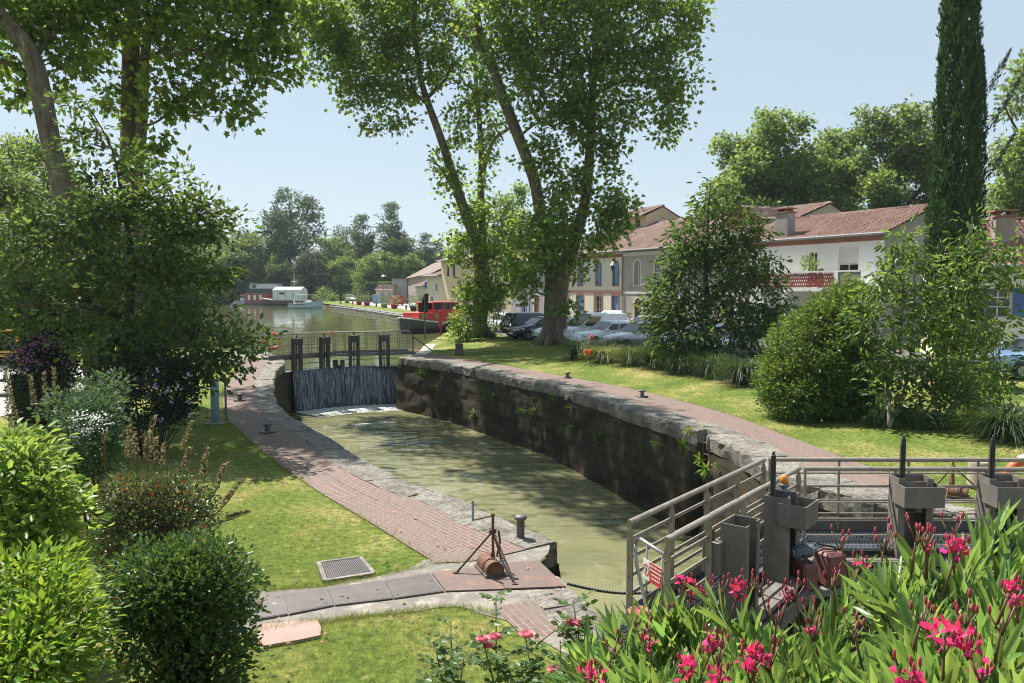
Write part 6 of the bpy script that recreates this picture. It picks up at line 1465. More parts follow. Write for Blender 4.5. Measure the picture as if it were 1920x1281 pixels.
# ---- young oak on the left lawn
ob = gp(232, 832)
limbsO = [[(ob, .16), (at(232,760,18.4), .13), (at(238,640,18.3), .11), (at(245,560,18.2), .09), (at(248,505,18.2), .085), (at(243,450,18.2), .06), (at(230,380,18.2), .04), (at(210,280,18.3), .02), (at(160,190,18.4), .008)],
 [(at(246,510,18.2), .05), (at(290,475,18.0), .035), (at(350,420,17.8), .02), (at(400,380,17.8), .008)], [(at(240,640,18.3), .05), (at(330,640,17.6), .03), (at(420,650,17.2), .015), (at(470,640,17), .006)],
 [(at(240,600,18.3), .05), (at(140,560,18.4), .03), (at(40,540,18.6), .01)], [(at(246,540,18.2), .04), (at(130,440,18.8), .025), (at(50,400,19), .008)], [(at(236,690,18.3), .04), (at(200,690,17.2), .025), (at(150,700,16.6), .01)]]
blobsO = [PB(*a) for a in [(245,440,18.3,120,100,1.4),(130,470,18.6,110,90,1.3),(330,450,18,90,80,1.1),(250,560,18.2,160,90,1.5),(110,580,18.8,100,80,1.2),(370,560,17.8,70,70,1),(400,660,17.4,65,45,.8),(310,650,17.6,90,50,1),(430,690,17.2,45,32,.6),(215,660,17.4,100,40,1),(215,365,18.4,75,60,.7),(300,380,18.1,70,60,.9),(385,420,17.8,50,50,.7),(225,300,18.4,34,36,.3),(140,255,18.5,16,42,.2),(130,200,18.5,9,30,.14),(168,285,18.5,22,46,.25),(75,300,18.6,24,34,.25),(185,235,18.5,12,24,.16),(340,340,18,18,30,.35),(395,385,17.8,20,24,.35),(30,520,19,50,60,.9),(470,640,17,24,12,.35),(440,630,17,30,18,.4),(60,420,19,60,60,.9),(350,700,17.3,60,35,.7),(435,420,17.8,16,30,.35),(390,500,17.8,40,40,.7)]]
tree('oak_tree', 'young bushy oak with low spreading branches on the left lawn beside the blue post', 'tree', limbsO, blobsO, LF_OAK, 'oak', 0.155, 3.1, 34, 0.33, BARK_D, up=0.6, twig=0.8, droop=0.1)
# ---- small trees on the right bank
cb = Vector((8.15, 33.0, 0.25))
limbsC = [[(cb, .13), (at(1327,640,33), .12), (at(1325,560,33), .10), (at(1325,480,33), .07), (at(1328,400,33), .04), (at(1332,345,33), .01)]] + [
 [(at(1325,y,33), .045), (at(1325+dx*.5,y-30,33+dz*.5), .03), (at(1325+dx,y-45,33+dz), .01)] for y, dx, dz in [(620,90,-1),(600,-80,1),(560,120,1),(550,-90,-1),(500,90,-1),(490,-70,1),(450,50,.5),(520,20,-2)]]
blobsC = [PB(*a) for a in [(1330,440,33,55,60,1.2),(1330,510,33,100,60,1.8),(1400,560,32.5,85,60,1.5),(1270,560,33,60,50,1.3),(1340,610,32,110,55,2),(1250,620,32.5,45,35,1),(1430,620,32,60,40,1),(1345,385,33,34,40,.8),(1340,358,33,16,20,.4),(1290,445,33,40,42,.9),(1395,430,32.8,40,40,.9),(1235,580,32.8,40,40,.9),(1440,500,32.6,40,35,.8),(1390,450,32.8,45,45,1),(1285,490,33,45,35,1),(1465,575,32.2,28,34,.6),(1320,665,32,60,20,1),(1260,655,32.4,25,18,.6)]]
tree('chestnut_tree', 'dark green slender tree between the grass clumps and the parked cars', 'tree', limbsC, blobsC, LF_CHEST, 'walnut', 0.26, 4.2, 18, 0.42, BARK_D, up=0.5, droop=0.5, twig=0.8)
def sapling(label, base, stems, blobs, size=0.21, dens=3.4, group=None):
    limbs = []
    for st in stems: limbs.append([(Vector(base) if i == 0 else at(p[0], p[1], p[2]), p[3]) for i, p in enumerate(st)])
    tree('sapling', label, 'young tree', limbs, [PB(*b) for b in blobs], LF_SAP, 'walnut', size, dens, 12, 0.33, BARK_L, group, up=0.7, droop=0.35, twig=0.9, min_c=2)
sapling('thin multi stemmed sapling with bright leaves between the round shrub and the cypress', gp(1668,800,0.2),
 [[(1668,800,21,.05),(1668,700,20.8,.045),(1690,600,20.8,.035),(1692,500,20.8,.02),(1690,420,20.8,.006)],[(1690,790,21,.04),(1698,720,21,.035),(1712,600,21,.025),(1715,500,21,.01)],[(1672,790,20.6,.03),(1655,690,20.4,.02),(1640,600,20.3,.008)]],
 [(1690,450,20.8,34,38,.5),(1690,520,20.8,60,55,.8),(1660,600,20.5,60,60,.8),(1715,600,21,45,60,.7),(1690,680,20.6,70,40,.8),(1625,690,20.3,40,30,.5),(1660,740,20,45,25,.5),(1720,530,21,30,50,.5),(1640,530,20.4,35,30,.5),(1700,750,20.4,40,25,.5)])
sapling('tall leaning sapling with fresh leaves in front of the cypress foot', gp(1775,800,0.2),
 [[(1775,800,21,.05),(1790,740,21,.045),(1806,640,21,.04),(1812,560,21,.03),(1820,480,21,.02),(1823,405,21,.006)],[(1770,795,20.6,.03),(1745,730,20.4,.02),(1720,690,20.2,.01)],[(1808,630,21,.02),(1860,560,20.8,.014),(1905,500,20.6,.006)]],
 [(1822,430,21,30,32,.45),(1835,490,21,60,30,.6),(1800,545,21,55,40,.7),(1880,500,20.7,50,45,.6),(1780,620,20.8,50,45,.7),(1850,600,20.8,55,40,.6),(1740,700,20.3,70,40,.8),(1830,720,20,70,50,.9),(1780,760,20,70,30,.8),(1870,690,20.3,40,40,.5),(1895,465,20.6,30,22,.35)])
# ---- big round shrub
rb = gp(1520, 788, 0.2)
tree('round_shrub', 'huge rounded evergreen shrub with small pale green leaves left of the saplings', 'shrub',
 [[(rb + Vector((.2,1.0,0)), .07), (rb + Vector((.3,1.1,1.0)), .05), (rb + Vector((.4,1.0,2.2)), .015)], [(rb + Vector((.4,1.1,0)), .05), (rb + Vector((.8,1.0,1.2)), .015)], [(rb + Vector((.1,1.1,0)), .05), (rb + Vector((-.4,1.0,1.2)), .015)]],
 [PB(*a) for a in [(1540,680,22.3,105,105,1.55),(1500,720,22,68,64,1.1),(1570,610,22.6,70,70,1.1),(1590,560,22.8,36,34,.6),(1600,700,22.2,60,80,1.2),(1540,620,22.4,55,50,.9),(1500,745,21.6,62,48,1),(1565,745,21.6,60,48,1),(1455,725,22,36,50,.6)]],
 LF_SHRUB, 'leaf', 0.095, 7.5, 22, 0.2, BARK_D, up=0.5, shell=0.8, twig=0.2, droop=-.2)
# ---- cypresses
def cypress(label, X, Y, H, r0, r1, n, mat, lean=0.0, plume=None):
    z0 = gz(X, Y); t = empty('cypress', (X, Y, z0), 0, label, 'cypress')
    mb = MB(); mb.tube([(0,0,-.05),(0,0,H*.5),(0,0,H*.92)], [.17,.12,.02], 8); mb.build('trunk', BARK_D, t, True)
    k = n; zz = rng.random(k); z = 0.25 + zz*(H - 0.3)
    prof = (r0 + (r1-r0)*zz)*np.clip(zz*9, 0.35, 1)*np.where(zz > .8, np.sqrt(np.clip((1-zz)/.2, 0.02, 1)), 1)
    nl = 44; lob = 1 + 0.10*np.sin(zz*70 + 6*rng.random(k)*0) 
    a = rng.random(k)*2*math.pi
    ridge = 0.88 + 0.10*np.sin(a*5 + zz*31 + 3*np.sin(zz*17)) + 0.08*np.sin(a*9 - zz*83) + 0.05*np.sin(zz*140 + a*3)
    rad = prof*ridge*(0.62 + 0.40*np.sqrt(rng.random(k)))
    pos = np.stack([rad*np.cos(a), rad*np.sin(a), z], 1)
    o = np.stack([np.cos(a), np.sin(a), np.zeros(k)], 1)
    d = unit(o*0.35 + np.array([0,0,1.0]) + rng.normal(size=(k,3))*0.28); nr = unit(o + rng.normal(size=(k,3))*0.6)
    s = 0.17*(0.7 + 0.6*rng.random(k))
    if plume:
        for (pz, ang, L) in plume:
            m = 260; tt = rng.random(m); bx = r0*0.8 + tt*L*0.55; bz = pz + tt*L + 0
            pp = np.stack([bx*math.cos(ang), bx*math.sin(ang), bz], 1) + rng.normal(size=(m,3))*0.09*(1.1-tt[:,None])
            pos = np.concatenate([pos, pp]); d = np.concatenate([d, unit(np.array([math.cos(ang)*.6, math.sin(ang)*.6, .9]) + rng.normal(size=(m,3))*.3)])
            nr = np.concatenate([nr, rnd_unit(m)]); s = np.concatenate([s, 0.16*(0.6+.6*rng.random(m))])
    leaves('crown', 'kite', pos, d, nr, s, mat, t, 0.55)
_c = at(1776, 700, 27); cypress('very tall dark columnar cypress rising out of the picture above the right bank', _c.x, 27, 17.5, 0.97, 0.42, 36000, LF_CYP)
_c = at(1815, 700, 29.5); cypress('thinner bluish cypress with loose feathery sprays half hidden behind the tall one', _c.x, 29.5, 12.0, 0.45, 0.22, 7000, LF_CYPB, plume=[(9.0,-.1,1.8),(10.5,.1,1.4),(7.3,-.2,1.6)])
# ---- plane trees behind the houses
def bg_tree(name, label, X, Y, H, W, leaf, tpl='leaf', size=0.32, dens=2.2, group=None, z=None, low=0.25, nb=9, cat='tree', bark=BARK_D, seed=0, cone=0.0, cr=0.9, dep=None):
    st = random.getstate(); random.seed(seed*31 + 5)
    z0 = gz(X, Y) if z is None else z; b = Vector((X, Y, z0)); dep = dep or W
    bl = []
    for i in range(nb):
        f = (i + 0.5)/nb; h = low + (1-low)*f
        wr = math.sin(min(1, (1 - f)*1.5 + 0.22)*math.pi*0.55)*(1 - cone*f)
        for j in range(5 if f < 0.75 else 3):
            a = random.uniform(0, 2*math.pi); rr = W*0.5*wr*random.uniform(0.3, 0.85)
            s = W*0.5*random.uniform(0.22, 0.40)*(0.6 + 0.5*wr)
            bl.append(((X + math.cos(a)*rr, Y + math.sin(a)*rr*dep/W, z0 + H*h - s*0.4), (s, s*dep/W, s*random.uniform(0.7, 1.0))))
    limbs = [[(b, W*0.028), (b + Vector((0, 0, H*0.35)), W*0.022), (b + Vector((W*.02, 0, H*0.65)), W*0.014), (b + Vector((0, 0, H*0.93)), W*0.003)]]
    for k in range(5):
        a = k*1.3 + seed; zz = H*(0.3 + 0.09*k)
        limbs.append([(b + Vector((0,0,zz)), W*0.013), (b + Vector((math.cos(a)*W*.17, math.sin(a)*W*.17, zz + H*.12)), W*.009), (b + Vector((math.cos(a)*W*.22, math.sin(a)*W*.22, zz + H*.17)), W*.003)])
    random.setstate(st)
    return tree(name, label, cat, limbs, bl, leaf, tpl, size, dens*1.6, 30, cr*.85, bark, group, up=0.4, twig=0.25, sides=7)
GB = 'plane trees behind the houses'
p = at(1440, 400, 84); bg_tree('plane_tree', 'broad sunlit plane tree with three lobed top rising behind the brick gable', p.x, 84, 21.5, 13.5, LF_FARY, 'palm', 0.36, 2.3, GB, seed=8)
p = at(1560, 400, 92); bg_tree('plane_tree', 'narrower paler plane tree between two broader ones behind the white house roof', p.x, 92, 21.5, 10.0, LF_FARY, 'palm', 0.38, 2.2, GB, seed=2)
p = at(1680, 400, 80); bg_tree('plane_tree', 'tall dense plane tree just left of the cypress, behind the white house', p.x, 80, 21.5, 13.0, LF_FAR, 'palm', 0.36, 2.3, GB, seed=3)
p = at(1925, 400, 62); bg_tree('plane_tree', 'high leafy plane tree cut by the right edge behind the dish chimney', p.x, 62, 21, 8.5, LF_FARY, 'palm', 0.32, 2.2, GB, seed=4)
p = at(960, 400, 128); bg_tree('plane_tree', 'pale distant tree seen between the two plane trunks above the roofs', p.x, 128, 20, 9, LF_FARY, 'palm', 0.42, 2.0, None, seed=5)
# ---- wood beyond the basin: a few kinds, copied
GW = 'trees of the wood beyond the basin'
kA = bg_tree('woodland_tree', 'tall broad dark tree standing above the moored barges', -60, 222, 31, 20, LF_FARD, 'leaf', 0.75, 2.2, GW, 0.3, 0.1, seed=11, cr=1.5)
kB = bg_tree('woodland_tree', 'mid green spreading tree in the wood beyond the basin', -84, 214, 19, 17, LF_FAR, 'leaf', 0.7, 2.2, GW, 0.3, 0.05, seed=12, cr=1.4)
kC = bg_tree('woodland_tree', 'tall tapering conifer like tree in the wood behind the warehouse', -33, 224, 28, 13, LF_FARD, 'leaf', 0.6, 2.4, GW, 0.3, 0.1, seed=13, cone=0.5, cr=1.2)
def wpos(px, Y): c = at(px, 540, Y); return c.x
kA.location.x = wpos(545, 222); kB.location.x = wpos(455, 214); kC.location.x = wpos(735, 228); kC.location.y = 228
spots = [(kB,'low willowy tree at the water edge left of the houseboat',425,205,0.75,.3),(kA,'rounded tree behind the houseboat roof',482,236,0.62,2.0),(kB,'bushy tree behind the white barge',520,212,0.62,1.1),
 (kB,'dark bushy tree right of the tall broad one in the wood',620,228,0.95,2.2),(kC,'pointed dark tree left of the tallest conifer like one',682,222,0.86,1.0),(kA,'dense tree low between the two tall pointed ones',650,236,0.7,.4),
 (kB,'wide dark tree behind the long warehouse roof',760,224,0.9,3.0),(kC,'small pointed tree at the right end of the wood',800,226,0.68,2.5),(kC,'second small pointed tree at the right end of the wood by the hill',818,232,0.62,4.0),(kB,'broad tree low behind the lane and parked cars',700,214,0.66,4.0),(kB,'shady tree over the far end of the lane',640,206,0.6,5.0),(kA,'tall tree of the wood partly behind the oak twigs',400,224,0.72,3.2),(kB,'broad tree of the wood behind the oak crown',345,215,1.0,2.6),(kA,'tree of the wood far left behind the oak',270,225,0.8,1.4),(kB,'far tree of the wood seen between trunk and oak',200,220,1.0,.8),(kB,'low tree behind the plane trunks and houses',860,232,0.8,1.8),(kA,'tree rising behind the ochre houses',900,214,0.62,2.9),(kB,'tree behind the roofs between the plane trunks',985,190,0.8,0.2)]
for (k, lab, px, Y, sc, rz) in spots: copy_thing(k, (wpos(px, Y), Y, 0.3), rz, sc, lab)
p = at(585, 560, 205); bg_tree('rounded_tree', 'grey green egg shaped tree beside the mast of the moored boats', p.x, 205, 13.2, 10.5, leafmat('olive_leaf', (0.085,0.105,0.06), (0.12,0.15,0.06), 0.4, 0.03, 0.3), 'leaf', 0.5, 2.6, None, 0.3, 0.02, seed=21, cr=0.9)
GH = 'tall clipped trees along the lane'
for i, (px, h, w, lab) in enumerate([(688,11,6.5,'leafy column of green left of the lamp post'),(722,12.5,6,'bright topped column of green behind the lamp post'),(748,11.5,6,'short column of green behind the warehouse gable'),(778,12,6.5,'clipped bright topped tree behind the warehouse roof')]):
    p = at(px, 560, 192 + i); bg_tree('clipped_tree', lab, p.x, 192 + i, h, w, LF_FAR, 'leaf', 0.5, 2.6, GH, 0.3, 0.0, seed=30+i, cr=0.8)
# ---- trees at the far left
GL = 'trees along the left road'
for i, (px, Y, h, w, lf, lab) in enumerate([(20,52,13.5,9,LF_FAR,'green tree at the left edge behind the leaning plane trunk'),(95,58,14.5,9,LF_FAR,'ash like tree between the two plane trunks at the left'),(10,40,7.5,6.5,LF_FARY,'yellowish bushy tree low at the left edge'),(-60,46,12,9,LF_FAR,'tree cut by the left edge of the picture'),(160,66,11,9,LF_FAR,'tree half hidden by the oak crown at the left'),(290,62,9,8,LF_FARD,'dark low tree behind the right side of the oak'),(230,70,11,9,LF_FARD,'dark tree hidden behind the middle of the oak')]):
    p = at(px, 560, Y); bg_tree('roadside_tree', lab, p.x, Y, h, w, lf, 'leaf', 0.28, 2.2, GL, 0.0, 0.08, seed=40+i, cr=0.7)
# ================================================================== near plants
LF_BUSH = leafmat('privet_leaf', (.06,.12,.034), (.14,.24,.04), .4, .03, .28, .34, alt=(.20,.05,.025), altp=.012, spec=.4)
LF_BUSHR = leafmat('photinia_leaf', (.068,.105,.038), (.15,.20,.045), .4, .05, .28, .3, alt=(.24,.075,.035), altp=.12, spec=.6)
LF_LIME = leafmat('lime_leaf', (.16,.24,.05), (.32,.46,.075), .3, .025, .45, .42)
LF_YEL = leafmat('weigela_leaf', (.12,.21,.03), (.28,.42,.04), .35, .03, .42, .42)
LF_OLE = leafmat('oleander_leaf', (.135,.225,.075), (.32,.48,.09), .35, .025, .4, .34, spec=.55)
LF_ROSE = leafmat('rose_leaf', (.07,.12,.035), (.20,.28,.05), .35, .03, .36, .4)
LF_GRAY = leafmat('viburnum_leaf', (.06,.11,.055), (.12,.2,.06), .3, .03, .3, .55)
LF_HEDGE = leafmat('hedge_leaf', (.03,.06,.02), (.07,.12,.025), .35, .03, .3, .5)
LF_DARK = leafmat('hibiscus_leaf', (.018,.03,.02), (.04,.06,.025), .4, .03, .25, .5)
PET_P = leafmat('purple_petal', (.42,.17,.44), (.5,.2,.5), .3, .03, .35, .6); PET_L = leafmat('lilac_petal', (.42,.36,.58), (.5,.42,.6), .2, .02, .35, .6)
PET_W = leafmat('white_petal', (.70,.72,.64), (.6,.62,.55), .12, .01, .3, .6); PET_K = leafmat('rose_petal', (.80,.33,.38), (.85,.35,.36), .15, .015, .35, .5); PET_R = leafmat('oleander_petal', (.82,.05,.19), (.9,.09,.25), .25, .02, .35, .45); PET_O = leafmat('orange_petal', (.75,.16,.03), (.8,.2,.03), .2, .02, .3, .5)
BUD = M('bud_red', (.42,.03,.08), (.28,.04,.05), 20, .5); SEED = leafmat('acanthus_bract', (.24,.20,.10), (.28,.22,.09), .4, .03, .25, .7)
STEMG = M('green_stem', (.10,.13,.045), (.07,.10,.035), 20, .6); STEMR = M('red_stem', (.16,.06,.04), (.12,.08,.04), 20, .6)
def bush(name, label, base, blobs, leaf, tpl, size, n, cr, up=.6, bark=BARK_D, shell=.8, nstem=7, cat='shrub', m=16, droop=0.0, wsc=1.0, shrink=.9, group=None, upd=0.0):
    """blobs in metres: (dx, dy, z, rx, ry, rz, weight)"""
    e = empty(name, base, 0, label, cat, group); PS, DS, NS, SS = [], [], [], []
    tw = sum(b[6] if len(b) > 6 else 1 for b in blobs); mb = MB(); b0 = np.array(base)
    for b in blobs:
        k = int(n*(b[6] if len(b) > 6 else 1)/tw/m); cc, co = ell_points(max(2, k), b[:3], b[3:6], shell)
        cc[:, 2] = np.maximum(cc[:, 2], .03); p, d, q, s = cluster_leaves(cc, co, m, cr, size, droop, .8, up)
        d = unit(d + np.array([0, 0, upd])); p[:, 2] = np.maximum(p[:, 2], .01)
        PS.append(p); DS.append(d); NS.append(q); SS.append(s)
        for i in range(min(len(cc), nstem)):
            c = Vector(cc[i]); a = Vector((b[0]*.3 + random.uniform(-.06,.06), b[1]*.3 + random.uniform(-.06,.06), -.05)); mb.tube([a, a.lerp(c, .5) + Vector((0,0,.1*c.z)), c], [.014,.010,.004], 5)
    mb.build('stems', bark, e, True); leaves('foliage', tpl, np.concatenate(PS), np.concatenate(DS), np.concatenate(NS), np.concatenate(SS), leaf, e, wsc)
    return e
def gpt(px, py, z=0.0): p = gp(px, py, z); return (p.x, p.y, z)
# clipped bushes
bx = at(347, 1150, 6.75).x
bush('clipped_bush', 'large rounded clipped bush with glossy green leaves at the lawn edge, nearest the camera', (bx, 6.75, 0), [(0,0,.72,.62,.58,.55,1.5),(0,0,.40,.54,.5,.42,.8),(.22,0,1.05,.40,.42,.34,.8),(-.22,0,1.05,.40,.42,.34,.8),(0,.1,1.08,.42,.42,.34,.8),(0,-.25,1.0,.40,.3,.36,.6)], LF_BUSH, 'leaf', .055, 15000, .11, .7, nstem=26, upd=.2)
bx = at(287, 940, 9.4).x
bush('clipped_bush', 'flat topped clipped bush with reddish tips behind the rounded one', (bx, 9.4, 0), [(0,0,.72,.68,.6,.5,1.4),(-.25,0,1.0,.42,.45,.36,.8),(.25,0,1.0,.42,.45,.36,.8),(0,0,.35,.55,.5,.36,.7)], LF_BUSHR, 'leaf', .052, 12000, .12, .7, nstem=26, upd=.2)
# bright shrubs on the left bank
def Bm(px, py, Y, rx, ry, base, w=1.0, dep=None): c = at(px, py, Y); k = Y/FPX; return (c.x-base[0], c.y-base[1], c.z-base[2], rx*k, dep or (rx+ry)*.5*k, ry*k, w)
def bank(px, py, Y): p = at(px, py, Y); return (p.x, Y, gz(p.x, Y))
b = bank(60, 1100, 7.6); bush('leafy_shrub', 'tall lime green leafy shrub at the left edge', b, [Bm(30,945,7.6,85,100,b,1.6),(Bm(85,970,7.6,48,75,b)),Bm(20,870,7.8,55,50,b,.8),Bm(40,1040,7.4,90,80,b,1.0),Bm(-60,960,7.6,80,100,b,1)], LF_LIME, 'leaf', .11, 4200, .21, .8, droop=.25, nstem=12, m=12, wsc=.85)
b = bank(70, 1240, 5.6); bush('leafy_shrub', 'low yellow green shrub filling the bottom left corner', b, [Bm(20,1140,5.5,110,90,b,1.5),Bm(110,1190,5.3,60,90,b,1),Bm(10,1250,4.9,120,80,b,1.2),Bm(-80,1180,5.3,90,110,b,1),Bm(90,1080,6.0,45,45,b,.6)], LF_YEL, 'leaf', .075, 6500, .17, .8, nstem=14, m=14, wsc=.8)
b = bank(180, 850, 11.5); bush('flowering_shrub', 'grey green shrub with flat white flower heads behind the lime green one', b, [Bm(165,800,11.5,48,50,b,1.4),Bm(190,780,11.8,30,40,b,.8),Bm(130,770,12,40,40,b,1.0),Bm(200,735,12.6,36,36,b,.7),Bm(170,850,11.3,60,45,b,1.2)], LF_GRAY, 'leaf', .075, 5200, .17, .7, nstem=10)
k = 34; cc = np.array([[*at(random.uniform(130,205), random.uniform(770,835), 11.05)] for _ in range(k)]); pos = np.repeat(cc, 12, 0) + rng.normal(size=(k*12,3))*np.array([.05,.05,.012])
o = leaves('blossoms', 'kite', pos - np.array(b), rnd_unit(k*12)*np.array([1,1,.2]), np.tile([0,-.3,1.], (k*12,1)) + rng.normal(size=(k*12,3))*.3, .028, PET_W, bpy.data.objects['flowering_shrub'], 1.6)
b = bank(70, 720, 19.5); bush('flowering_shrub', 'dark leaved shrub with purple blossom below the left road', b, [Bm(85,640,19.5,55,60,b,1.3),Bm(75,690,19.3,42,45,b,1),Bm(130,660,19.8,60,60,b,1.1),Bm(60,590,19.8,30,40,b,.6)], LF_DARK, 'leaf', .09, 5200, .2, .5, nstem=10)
fl = bpy.data.objects['flowering_shrub.001']; spots = [(50,575),(58,570),(52,590),(85,625),(95,640),(78,632),(25,642),(35,650),(20,660),(50,640),(62,640),(88,652),(60,672),(52,678),(35,668),(18,672),(45,655),(64,665),(70,645),(150,655),(125,675),(185,620),(200,635),(40,690),(72,680)]
cc = np.array([[*at(x, y, 18.4)] for x, y in spots]); pos = np.repeat(cc, 15, 0) + rng.normal(size=(len(cc)*15,3))*np.array([.09,.09,.08]); n = len(pos)
leaves('blossoms', 'kite', pos - np.array(b), rnd_unit(n), rnd_unit(n), .05, PET_P, fl, 1.5)
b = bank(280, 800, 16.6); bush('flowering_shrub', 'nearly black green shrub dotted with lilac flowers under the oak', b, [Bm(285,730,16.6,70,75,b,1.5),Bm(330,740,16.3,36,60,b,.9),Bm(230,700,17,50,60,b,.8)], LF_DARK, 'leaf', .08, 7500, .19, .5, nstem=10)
fl = bpy.data.objects['flowering_shrub.002']; cc = np.array([[*at(random.uniform(285,372), random.uniform(690,790), 15.75)] for _ in range(11)]); pos = np.repeat(cc, 5, 0) + rng.normal(size=(11*5,3))*.025; n = len(pos)
leaves('blossoms', 'kite', pos - np.array(b), rnd_unit(n), rnd_unit(n) + np.array([0,-1,.4]), .06, PET_L, fl, 1.6)
def hedge(label, c, L, W, H, rz, leaf, n=5000, size=.05):
    e = empty('clipped_hedge', c, rz, label, 'hedge'); p = (rng.random((n,3))-.5); ax = rng.integers(0, 3, n); sg = np.sign(rng.random(n)-.5)*.5
    for i in range(3): p[ax == i, i] = sg[ax == i]
    nr = np.zeros((n,3)); nr[np.arange(n), ax] = np.sign(sg); p = p*np.array([L,W,H]) + np.array([0,0,H/2]) + rng.normal(size=(n,3))*.03
    leaves('foliage', 'leaf', p, unit(nr*.5 + rng.normal(size=(n,3))), nr + rng.normal(size=(n,3))*.5, size*(.7+.6*rng.random(n)), leaf, e)
    MB().box((0,0,H*.46), (L-.16,W-.16,H*.88), bev=.05).build('core', M('hedge_twigs', (.02,.03,.012), (.012,.018,.008), 6, .9), e); return e
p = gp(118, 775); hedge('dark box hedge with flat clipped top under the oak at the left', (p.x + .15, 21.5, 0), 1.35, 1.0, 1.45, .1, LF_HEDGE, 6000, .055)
p = at(655, 545, 178); hedge('clipped green hedge behind the lane above the ochre shed', (at(712,530,188).x, 188, .3), 6.5, 1.5, 4.6, 0, LF_FAR, 2500, .3)
# acanthus spikes
GA = 'dry acanthus flower spikes by the clipped bushes'
def spike(label, base, tip, n=110, w=.055):
    base, tip = Vector(base), Vector(tip); e = empty('acanthus_spike', base, 0, label, 'flower spike', GA); d = tip - base; mb = MB(); mid = d*.5 + Vector((.03,0,0)); mb.tube([(0,0,0), mid, d], [.011,.009,.004], 6); mb.build('stem', STEMG, e, True)
    t = .38 + .62*rng.random(n); c = np.array(d)[None]*t[:, None]; a = rng.random(n)*6.283; o = np.stack([np.cos(a), np.sin(a), .5*np.ones(n)], 1); r = w*(1.1-t)*1.4 + .008
    leaves('leaves', 'leaf', c + o*r[:, None]*.45, unit(o + np.array([0,0,.5])), o*np.array([-1,-1,1]) + np.array([0,0,.8]), .048*(.7+.5*rng.random(n)), SEED, e, 1.4)
random.seed(11)
for i, (x0, y0, x1, y1, Y, lab) in enumerate([(196,930,194,815,11,'spike left of the flat topped bush'),(240,900,240,800,11,'short spike at the back of the flat topped bush'),(258,900,252,812,11.2,'thin spike behind the flat topped bush'),(275,900,277,812,11,'tall pale spike above the flat topped bush'),(285,900,292,822,10.8,'spike right of the tallest pale one'),(295,910,308,832,10.8,'outward leaning spike above the flat topped bush'),(340,900,356,842,10.6,'small spike over the right corner of the flat topped bush'),(375,930,388,842,10.4,'upright spike right of the flat topped bush'),(388,950,425,870,10.2,'spike leaning over the lawn, upper one'),(390,980,456,900,10,'spike leaning over the lawn, middle one'),(395,985,470,960,9.9,'spike lying nearly flat over the lawn'),(330,870,362,790,12.5,'dark spike in the oak shade'),(268,860,292,780,12.5,'dark spike before the oak stem'),(40,850,10,690,13,'brown spike at the left before the road'),(90,800,82,700,14,'brown spike beside the hedge, left one'),(108,800,100,690,14,'brown spike beside the hedge, right one'),(70,800,56,705,13.5,'brown spike farther left of the hedge')]):
    spike('dry acanthus ' + lab, at(x0, y0, Y).to_tuple(), at(x1, y1, Y).to_tuple())
# grass clumps and iris on the right bank
LF_GR = leafmat('clump_grass', (.040,.075,.030), (.10,.16,.03), .35, .03, .3, .4); LF_GRL = leafmat('pale_clump_grass', (.13,.16,.05), (.22,.27,.06), .35, .03, .35, .45); LF_IRIS = leafmat('iris_leaf', (.07,.125,.055), (.14,.22,.06), .3, .02, .3, .4)
def grass_clump(name, label, base, r, h, n, leaf, cat='grass clump', group=None, wid=.03, stiff=.5, obj=None):
    e = empty(name, base, random.uniform(0, 6), label, cat, group); a = rng.random(n)*2*math.pi; rr = r*.35*np.sqrt(rng.random(n)); hh = h*(.45+.65*rng.random(n)); sp = r*(.15+1.0*rng.random(n)); dr = .25 + 1.0*rng.random(n)*(1.3-stiff); sgm = 5
    o = np.stack([np.cos(a), np.sin(a)], 1); t = np.linspace(0, 1, sgm+1); V = np.zeros((n, (sgm+1)*2, 3)); side = np.stack([-o[:, 1], o[:, 0]], 1)
    for i, q in enumerate(t):
        x = rr + sp*q**(1.3+stiff); z = hh*(1.3*q - .3*q**2 - dr*q**3.2); w = wid*(1-q**1.5)*.5 + .001
        for s in (0, 1):
            sg = (s*2-1); V[:, i*2+s, 0] = o[:, 0]*x + side[:, 0]*w*sg; V[:, i*2+s, 1] = o[:, 1]*x + side[:, 1]*w*sg; V[:, i*2+s, 2] = z + (.1*wid if s else 0)
    np_mesh('blades', V, [(2*i, 2*i+1, 2*i+3, 2*i+2) for i in range(sgm)], n, (sgm+1)*2, leaf, e); return e
GG = 'grass clumps along the right bank'
